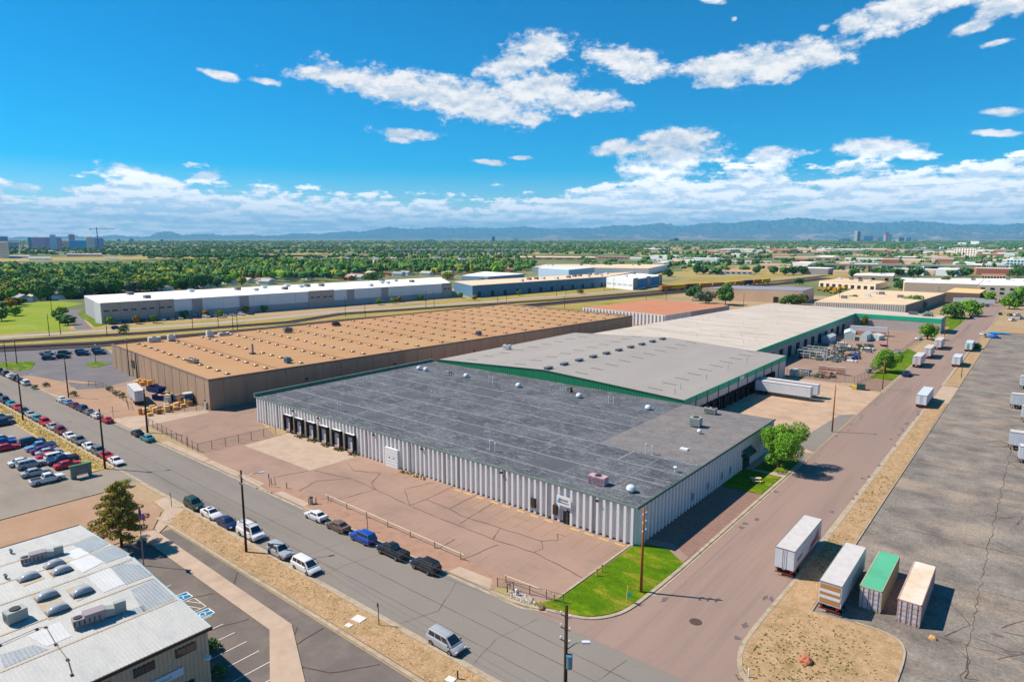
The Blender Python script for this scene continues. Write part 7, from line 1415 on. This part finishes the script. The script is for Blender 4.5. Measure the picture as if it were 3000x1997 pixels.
for (x0, x1, y0, y1, h, w_, r_, l) in [(330, 405, 797, 792, 7, tanw, tanr, 'tan school building among the trees with a lawn in front'), (372, 462, 822, 816, 7, whitew, whiter, 'long white school wing on the edge of the lawn'), (308, 345, 760, 757, 22, whitew, greyw, 'grey and white block at the edge of the dry field'), (1752, 1840, 757, 753, 14, brickw, greyw, 'dark brick block beyond the trees in the middle'), (1845, 1880, 760, 755, 10, whitew, whiter, 'white cube beside the dark brick block'),
    (1888, 1990, 764, 758, 8, whitew, peach, 'white depot with reddish roof in the middle distance'), (1990, 2120, 764, 757, 8, greyw, whiter, 'grey depot right of the white one'), (1500, 1750, 759, 755, 8, tanw, peach, 'long tan school behind the pale blue warehouse'), (2263, 2462, 762, 753, 12, beige, tanr, 'long beige warehouse left of the overpass'), (2475, 2586, 767, 757, 12, whitew, whiter, 'white long warehouse above the overpass'), (2590, 2700, 768, 760, 10, tanw, tanr, 'tan warehouse above the middle of the overpass'),
    (2607, 2698, 752, 748, 9, brickw, brickw, 'red brick building with flat roof on the right'), (2794, 2857, 752, 731, 28, tint('cream', (224, 212, 200), .74), whiter, 'large cream cube building on the far right'), (2806, 2830, 719, 712, 26, whitew, whiter, 'small distant white tower block, left of two'), (2843, 2867, 719, 709, 36, whitew, whiter, 'small distant white tower block, right of two'),
    (2076, 2205, 803, 797, 6, whitew, tint('orange_awning', (226, 160, 130), .7), 'strip of shops with an orange roof edge and green trim'), (2140, 2260, 772, 766, 7, whitew, tanr, 'low white building above the strip of shops'), (2888, 2942, 786, 775, 12, whitew, whiter, 'white shed left of the pale blue block at the right edge'), (2946, 3030, 786, 765, 17, tint('pale_cyan', (190, 216, 226), .74), whiter, 'pale blue white block at the right edge'),
    (2874, 2945, 818, 806, 7, tanw, brickw, 'low building with a red roof on the right'), (2700, 2810, 800, 791, 8, greyw, bluew, 'grey workshop with dark doors and bluish roof'), (2635, 2670, 808, 800, 6, whitew, whiter, 'small white shed between the dark trees'), (2690, 2705, 806, 785, 12, tint('pale_mint', (190, 214, 212), .74), whiter, 'slim pale mint tower block by the dark trees'), (2940, 3040, 742, 738, 10, greyw, peach, 'distant long roof at the right edge'), (2640, 2790, 730, 727, 12, bluew, bluew, 'distant dark blue warehouse left of the small towers'), (2400, 2600, 726, 724, 14, greyw, whiter, 'distant white roofed hall under the downtown towers'), (2855, 3000, 728, 725, 12, whitew, peach, 'distant row of halls right of the two small towers'),
    (1175, 1200, 713, 711, 14, whitew, whiter, 'small white distant hall on the tree line'), (2180, 2320, 736, 734, 12, tanw, peach, 'distant tan hall left of the downtown towers'), (2330, 2440, 742, 740, 12, greyw, whiter, 'distant grey hall in front of the downtown towers'), (2880, 2990, 756, 752, 10, tanw, whiter, 'tan hall right of the cream cube'), (2500, 2600, 750, 747, 9, tanw, peach, 'tan flat roofed hall above the white long warehouse'), (2705, 2790, 756, 751, 9, whitew, peach, 'row of pale sheds left of the cream cube')]:
    H = max(h, 4); xm = (y0 - y1) 
    a0 = site(x0, y0); a1 = site(x1, y0 + (1 if x1 - x0 < 60 else 2)); dx, dy = a1[0] - a0[0], a1[1] - a0[1]; Ld = math.hypot(dx, dy)
    # true height from the photograph, and a depth away from the camera
    dist_ = math.hypot(*a0); hh = (y0 - y1) / PX_F * dist_; hh = max(4.5, hh if 'block' in l or 'cube' in l or 'tower' in l or 'warehouse' in l else min(hh, h))
    n_ = Vector((a0[0], a0[1])).normalized(); D_ = max(20, min(90, Ld * .4)); P4 = [a0, a1, (a1[0] + n_.x * D_, a1[1] + n_.y * D_), (a0[0] + n_.x * D_, a0[1] + n_.y * D_)]
    t = thing('hall' if h < 20 else 'tower_block', l, 'building', (a0[0], a0[1], 0)); L4 = [(p[0] - a0[0], p[1] - a0[1]) for p in P4]
    b = MB(); b.prism(L4, 0, hh - .4); part(b, 'wall', w_, t); b = MB(); b.prism([(x * 1.0, y * 1.0) for x, y in L4], hh - .4, hh); part(b, 'roof', r_, t)
    n = 0 if dist_ > 2500 and h < 20 else 8; rows = 1 if hh < 13 else int(hh / 4)
    if n:
        wm = MB(); ww = Ld / n; wm.box(ww * .2, -.2, 0, ww * .8, 0, min(2.0, hh * .35)); wme = wm.mesh('window', GLASS if hh < 25 else bluew)
        for r2 in range(rows):
            for i in range(n): ob('window', wme, t, (dx * i / n, dy * i / n, hh * .3 if rows == 1 else 2 + r2 * 4), math.atan2(dy, dx))
# the named middle-distance buildings on the right
roof_building('tan_warehouse', 'tan flat roofed warehouse with a grey roof and low annex behind the white roof', 'warehouse', [(2055, 843), (2352, 852), (2386, 842), (2150, 836)], 9, tanw, tint('greyroof', (136, 134, 150)), 0, 2)
t, L4 = roof_building('ribbed_warehouse', 'sandy roofed building with a ribbed off-white front wall beyond the wing', 'warehouse', [(2386, 884), (2654, 893), (2770, 858), (2500, 846)], 6.5, tint('ribbed_back', (140, 126, 120)), tanr, 6)
rm = MB(); rm.box(-.45, -.5, 0, .45, 0, 6.6); rme = rm.mesh('wall_rib', tint('rib_white', (226, 214, 202), .72)); n = 40
for i in range(n): ob('wall_rib', rme, t, (L4[1][0] * (i + .5) / n, L4[1][1] * (i + .5) / n, 0), math.atan2(L4[1][1], L4[1][0]))
roof_building('brown_building', 'brown walled building with a sandy roof next to the street trees', 'building', [(2770, 855), (2871, 859), (2889, 848), (2798, 843)], 7, tint('brownwall', (120, 100, 90)), tint('sandroof', (222, 182, 126)), 0)
t, L4 = roof_building('ribbed_warehouse', 'long beige ribbed warehouse far up the street on the left side', 'warehouse', [(2650, 826), (2866, 832), (2884, 816), (2640, 814)], 9, tanw, whiter, 3)
n = 46; rm = MB(); rm.box(-.5, -.5, 0, .5, 0, 8.8); rme = rm.mesh('wall_rib', tint('rib_beige', (216, 186, 160), .7))
for i in range(n): ob('wall_rib', rme, t, (L4[1][0] * (i + .5) / n, L4[1][1] * (i + .5) / n, 0), math.atan2(L4[1][1], L4[1][0]))
roof_building('office_building', 'beige two storey office closing the end of the cross street', 'office', [(2866, 834), (3040, 838), (3040, 816), (2884, 816)], 8.5, beige, whiter, 4, 0, 2)
roof_building('hall', 'long low building with a row of small dark doors beside the yellow machines', 'building', [(2400, 822), (2566, 832), (2600, 824), (2470, 814)], 5.5, beige, tanr, 4, 9)
roof_building('hall', 'low pale building with a blue loading bay', 'building', [(2500, 806), (2618, 808), (2622, 800), (2510, 800)], 6, tanw, whiter, 2, 3)
for i, (px, py) in enumerate([(2405, 851), (2420, 855), (2432, 850), (2446, 853), (2460, 850), (2472, 848), (2440, 860), (2455, 858)]):
    x, y = site(px, py); t = thing('yellow_machine', 'yellow construction machine parked beyond the sandy roof', 'machine', (x, y, 0), R(30 * i), 'yellow machines beyond the sandy roof'); b = MB(); b.box(-2.5, -1.2, 1, 2.5, 1.2, 2.4); b.box(-1.2, -1, 2.4, .6, 1, 3.6); part(b, 'body', mat('machine_yellow', (226, 170, 40), .6, k=.75), t); b = MB(); b.cyl(-1.6, .7, -1.2, 1.2, .7, n=10, axis='y'); b.cyl(1.6, .7, -1.2, 1.2, .7, n=10, axis='y'); part(b, 'wheels', RUBBER, t)
# overpass
t = thing('overpass', 'long grey concrete overpass crossing the rail lines on the right', 'bridge', (*site(2471, 795), 0)); a0 = Vector((*site(2471, 795), 0)); a1 = Vector((*site(2790, 799), 0)); dd_ = a1 - a0; a = math.atan2(dd_.y, dd_.x); b = MB(); b.box(-30, -6, 8, dd_.length + 30, 6, 10.4); ob('deck', b.mesh('deck', tint('deck', (176, 176, 164), .7)), t, rz=a)
b = MB(); b.box(-1.2, -5, 0, 1.2, 5, 8); pmh = b.mesh('pier', greyw)
for i in range(9): ob('pier', pmh, t, (dd_.x * i / 8, dd_.y * i / 8, 0), a)
# freight train on the far track
tk = trk[1]; seg = [Vector(site(*p)) for p in [(1925, 855), (1985, 850), (2120, 842), (2262, 829)]]
pts = []
for a, b2 in zip(seg, seg[1:]):
    n = 40
    for i in range(n): pts.append(a + (b2 - a) * i / n)
pts.append(seg[-1]); cum = [0]
for a, b2 in zip(pts, pts[1:]): cum.append(cum[-1] + (b2 - a).length)
def on(s_):
    i = min(np.searchsorted(cum, s_), len(pts) - 1); i = max(i, 1); u = (s_ - cum[i - 1]) / (cum[i] - cum[i - 1] + 1e-9); return pts[i - 1] + (pts[i] - pts[i - 1]) * u, (pts[i] - pts[i - 1])
CW = [('rusty orange', (206, 130, 60)), ('yellow', (236, 180, 40)), ('brown', (120, 70, 60)), ('orange', (226, 140, 50)), ('dark', (60, 60, 66))]
s_ = 4; i = 0
while s_ + 17 < cum[-1]:
    p, dv = on(s_ + 8); cn, cc_ = CW[[0, 1, 2, 3, 0, 1, 3, 4][i % 8]]
    t = thing('rail_wagon', '%s freight wagon in the train on the railway behind the tan building' % cn, 'freight wagon', (p.x, p.y, .43), math.atan2(dv.y, dv.x), '%s freight wagons in the train' % cn); b = MB(); b.add([(-7.6, -1.5, 1.0), (7.6, -1.5, 1.0), (7.6, 1.5, 1.0), (-7.6, 1.5, 1.0), (-8, -1.55, 4.6), (8, -1.55, 4.6), (8, 1.55, 4.6), (-8, 1.55, 4.6)], [(0, 1, 5, 4), (1, 2, 6, 5), (2, 3, 7, 6), (3, 0, 4, 7), (4, 5, 6, 7)]); part(b, 'body', tint('wagon_' + cn.replace(' ', '_'), cc_, .7), t)
    b = MB(); [b.cyl(o, .45, -1.0, 1.0, .45, n=8, axis='y') for o in (-6, -4.2, 4.2, 6)]; b.box(-7.8, -1.2, .8, 7.8, 1.2, 1.0); part(b, 'bogies', DARK, t); s_ += 17.2; i += 1
# apartments beyond the brown field
x = 1140; i = 0
while x < 1560:
    w_ = rr.uniform(13, 24); a0 = site(x, 741); a1 = site(x + w_, 741); dx, dy = a1[0] - a0[0], a1[1] - a0[1]; n_ = Vector(a0).normalized() * 22; t = thing('apartment_block', 'blue grey apartment block in the row beyond the dry field', 'apartment block', (*a0, 0), group='apartment blocks beyond the dry field'); L4 = [(0, 0), (dx, dy), (dx + n_.x, dy + n_.y), (n_.x, n_.y)]; b = MB(); b.prism(L4, 0, 10); part(b, 'wall', [bluew, tint('apt_white', (190, 200, 212), .7), tint('apt_grey', (120, 130, 150))][i % 3], t); b = MB(); c_ = (sum(p[0] for p in L4) / 4, sum(p[1] for p in L4) / 4); b.add([(*p, 10) for p in L4] + [(*c_, 13.5)], [(0, 1, 4), (1, 2, 4), (2, 3, 4), (3, 0, 4)]); part(b, 'roof', tint('apt_roof', (110, 116, 130)), t); x += w_ + rr.uniform(2, 6); i += 1
# hospital campus at the left
CP = [(-5, 28, 757, 706, 'beige tower with white base at the left edge', beige), (-10, 26, 722, 694, 'dark navy topped block at the left edge', tint('navy_tower', (100, 120, 170), .9)), (27, 56, 729, 707, 'purple brick block behind the left edge tower', tint('purple_brick', (170, 134, 170), .9)), (88, 150, 731, 696, 'pink and purple stepped hospital wing', tint('pink_brick', (220, 160, 190), .9)), (84, 95, 731, 696, 'narrow teal stair tower at the left end of the hospital', tint('teal_tower', (110, 180, 200), .9)), (135, 152, 731, 696, 'teal blue glass hospital front', tint('teal_glass', (80, 160, 200), .9)), (150, 168, 736, 690, 'pale blue glass hospital tower, tallest of the campus', tint('blue_glass', (160, 210, 240), .9)), (166, 184, 734, 696, 'purple brick hospital tower right of the glass one', tint('purple_brick2', (200, 140, 170), .9)),
      (186, 206, 731, 704, 'low brown clinic between the towers', tanw), (204, 222, 711, 689, 'red brown square tower above the blue glass hall', tint('red_tower', (190, 130, 140), .9)), (204, 258, 733, 703, 'wide bright blue glass hall of the campus', tint('bright_blue_glass', (70, 190, 240), .9)), (256, 278, 734, 695, 'orange and beige brick block at the right of the blue glass hall', tint('orange_brick', (250, 210, 180), .9)), (277, 306, 731, 697, 'grey purple block under the tower crane', tint('grey_purple', (160, 160, 200), .9)), (60, 160, 740, 731, 'long low parking deck before the hospital', tint('deck_blue', (140, 160, 210), .9)), (28, 88, 756, 741, 'low mauve laboratory with blue ground floor', tint('mauve_lab', (210, 200, 230), .9)), (84, 150, 762, 753, 'very low white clinic on the dry field', whitew), (196, 300, 752, 736, 'pink and white annex below the blue glass hall', tint('pink_annex', (220, 180, 170), .72)), (316, 410, 728, 723, 'dark blue long roof right of the campus', tint('darkblue_roof', (120, 140, 180), .9)), (318, 326, 736, 724, 'small orange red tower right of the crane', tint('orange_small', (250, 170, 150), .9)), (460, 560, 727, 720, 'white and pink hall beyond the trees right of the campus', tint('pinkish_hall', (220, 196, 196), .72)), (520, 600, 742, 738, 'low pink hall on the edge of the dry field', tint('pink_low', (250, 220, 210), .9))]
for x0, x1, yb, yt, l, m_ in CP:
    a0 = site(x0, max(yb, 727)); sc_ = 1.0; a1 = site(x1, max(yb, 727)); dx, dy = a1[0] - a0[0], a1[1] - a0[1]; d0 = math.hypot(*a0); n_ = Vector(a0).normalized() * 40
    hh = CAM_H + (HORIZON - yt) / PX_F * d0 if yt < HORIZON else CAM_H - (yt - HORIZON) / PX_F * d0; hh = max(hh, 4)
    t = thing('hospital_block' if yb - yt > 15 else 'hall', l, 'building', (*a0, 0)); L4 = [(0, 0), (dx, dy), (dx + n_.x, dy + n_.y), (n_.x, n_.y)]; b = MB(); b.prism(L4, 0, hh); part(b, 'wall', m_, t); b = MB(); b.prism(L4, hh, hh + 1.2); part(b, 'roof', whiter, t)
    if hh > 12:
        fl_ = int(hh / 4.5); Ld = math.hypot(dx, dy); wm = MB(); wm.box(Ld * .06, -.4, 0, Ld * .94, 0, 1.6); wme = wm.mesh('window_band', tint('window_band', (120, 160, 200), .7))
        for q_ in range(1, fl_): ob('window_band', wme, t, (0, 0, q_ * 4.5), math.atan2(dy, dx))
# tower crane
x, y = site(289, 731); d0 = math.hypot(x, y); t = thing('tower_crane', 'tower crane with long red jib over the hospital campus', 'crane', (x, y, 0), HEAD); ht = CAM_H + (HORIZON - 676) / PX_F * d0
b = MB(); b.box(-1.1, -1.1, 0, 1.1, 1.1, ht + 8); part(b, 'mast', mat('crane_red', (120, 84, 104), .6, k=.8), t); k_ = d0 / PX_F
b = MB(); b.box(-17 * k_, -.8, ht, 44 * k_, .8, ht + 1.7); part(b, 'jib', MATS['crane_red'], t); b = MB(); b.box(-18 * k_, -1.5, ht - 2, -14 * k_, 1.5, ht + .5); part(b, 'counterweight', DARK, t)
# downtown towers 15 km out
DT = [(2503, 2511, 679, 'white'), (2511, 2519, 681, 'dark'), (2533, 2545, 693, 'blue'), (2546, 2556, 692, 'blue'), (2470, 2490, 699, 'blue'), (2572, 2580, 697, 'purple'), (2581, 2588, 693, 'teal'), (2588, 2595, 690, 'white'), (2594, 2602, 683, 'red'), (2602, 2612, 689, 'teal'), (2613, 2622, 702, 'white'), (2624, 2632, 700, 'cream'), (2636, 2647, 696, 'navy'), (2657, 2668, 696, 'blue'), (2676, 2686, 701, 'purple'), (2690, 2700, 704, 'white'), (2520, 2532, 703, 'red'), (2458, 2470, 701, 'blue'), (1441, 1450, 694, 'navy'), (1505, 1518, 699, 'white'), (1975, 1988, 698, 'navy'), (1962, 1974, 702, 'red'), (2366, 2374, 701, 'blue'), (470, 478, 702, 'blue'), (380, 390, 700, 'blue'), (345, 352, 701, 'blue'), (1245, 1275, 703, 'blue'), (1310, 1330, 704, 'white'), (2050, 2062, 703, 'white')]
DC = {'white': (220, 220, 220), 'dark': (60, 60, 70), 'blue': (60, 110, 160), 'teal': (60, 150, 160), 'purple': (130, 100, 140), 'red': (150, 80, 110), 'cream': (220, 200, 180), 'navy': (40, 70, 120)}
for i, (x0, x1, yt, c_) in enumerate(DT):
    D0 = 9000.0; a_, _ = sight_angles((x0 + x1) / 2, 700); w_ = (x1 - x0) / PX_F * D0; h = CAM_H + (HORIZON - yt) / PX_F * D0
    where = 'in the downtown cluster under the mountains' if x0 > 2400 else 'standing alone on the horizon'
    t = thing('tower_block', '%s %s tower block %s, %s from the left' % ('tall' if yt < 690 else 'low', c_, where, (ordn + ['eighteenth', 'nineteenth', 'twentieth', 'last'])[min(sorted([q_[0] for q_ in DT if (q_[0] > 2400) == (x0 > 2400)]).index(x0), 20)]), 'tower', (math.sin(a_) * D0, math.cos(a_) * D0, 0), -a_)
    b = MB(); b.box(-w_ / 2, 0, 0, w_ / 2, w_, h); part(b, 'tower', tint('dt_' + c_, DC[c_], .7), t); b = MB(); b.box(-w_ * .3, w_ * .2, h, w_ * .3, w_ * .8, h + 8); part(b, 'crown', greyw, t)
# suburban houses between the trees
rr = random.Random(101); HC = [(whitew, greyw, 'white house with grey roof'), (beige, tint('hroof_tan', (196, 176, 156)), 'beige house with tan roof'), (brickw, tint('hroof_brown', (150, 120, 100)), 'brick house with brown roof'), (whitew, tint('hroof_pale', (176, 168, 158), .7), 'white house with pale roof')]
hmesh = []
for w_, r_, l in HC:
    b = MB(); b.box(-7, -4.5, 0, 7, 4.5, 3.0); wm = b.mesh('wall', w_); b = MB(); b.add([(-7.6, -5.2, 3.0), (7.6, -5.2, 3.0), (7.6, 5.2, 3.0), (-7.6, 5.2, 3.0), (-7.6, 0, 5.4), (7.6, 0, 5.4)], [(0, 1, 5, 4), (2, 3, 4, 5), (1, 2, 5), (3, 0, 4), (0, 3, 2, 1)]); hmesh.append((wm, b.mesh('roof', r_), l))
for i in range(230):
    px = rr.uniform(-20, 1500); lim = np.interp(px, [0, 200, 240, 700, 1000, 1350, 1560], [890, 884, 872, 842, 826, 810, 800]); py = lim - 5 - rr.random() * 70
    if 290 < px < 480 and py < 828: continue
    wm, rm_, l = hmesh[i % 4]; x, y = site(px, py); t = thing('house', l + ' between the suburban trees', 'house', (x, y, 0), rr.choice([0, R(90), R(12)]), l + 's between the suburban trees'); ob('wall', wm, t); ob('roof', rm_, t)

# small industrial plots in the right-hand distance
for i in range(110):
    py = 728 + 78 * rr.random() ** 1.5; px = rr.uniform(1900, 3060)
    if py > 790 and px < 2300: continue
    c_ = [('white', whitew, whiter), ('tan', tanw, tanr), ('grey', greyw, whiter), ('reddish', brickw, peach)][i % 4]; x, y = site(px, py); s_ = min(2.4, max(1, math.hypot(x, y) / 1100)); t = thing('hall', 'small %s flat roofed hall in the far industrial district' % c_[0], 'building', (x, y, 0), rr.choice([0, R(10), R(90)]), 'small %s halls in the far industrial district' % c_[0]); W2, D2 = rr.uniform(10, 26) * s_, rr.uniform(8, 15) * s_; h = rr.uniform(4.5, 8)
    b = MB(); b.box(-W2, -D2, 0, W2, D2, h); part(b, 'wall', c_[1], t); b = MB(); b.box(-W2, -D2, h, W2, D2, h + .4); part(b, 'roof', c_[2], t)

for px, py, l in ((2792, 889, 'white trailer behind the street trees, left of three'), (2822, 889, 'white trailer behind the street trees, middle of three'), (2850, 893, 'white trailer behind the street trees, right of three')):
    x, y = site(px, py); trailer(x, y, R(-80), 12, l, ribs=False)
# ================================================================ THE AIR
b = MB(); b.box(-40000, -3500, -1.0, 40000, 45000, 1200); hz = bpy.data.materials.new('haze_air'); hz.use_nodes = True; nt = hz.node_tree; nt.nodes.clear(); o_ = nt.nodes.new('ShaderNodeOutputMaterial'); pv = nt.nodes.new('ShaderNodeVolumePrincipled'); pv.inputs['Color'].default_value = (.24, .66, 1.0, 1); pv.inputs['Density'].default_value = 4.0e-5; pv.inputs['Anisotropy'].default_value = 0.0; nt.links.new(pv.outputs[0], o_.inputs['Volume'])
hazebox = ob('haze', b.mesh('haze', hz), kind='stuff'); hazebox.display_type = 'WIRE'
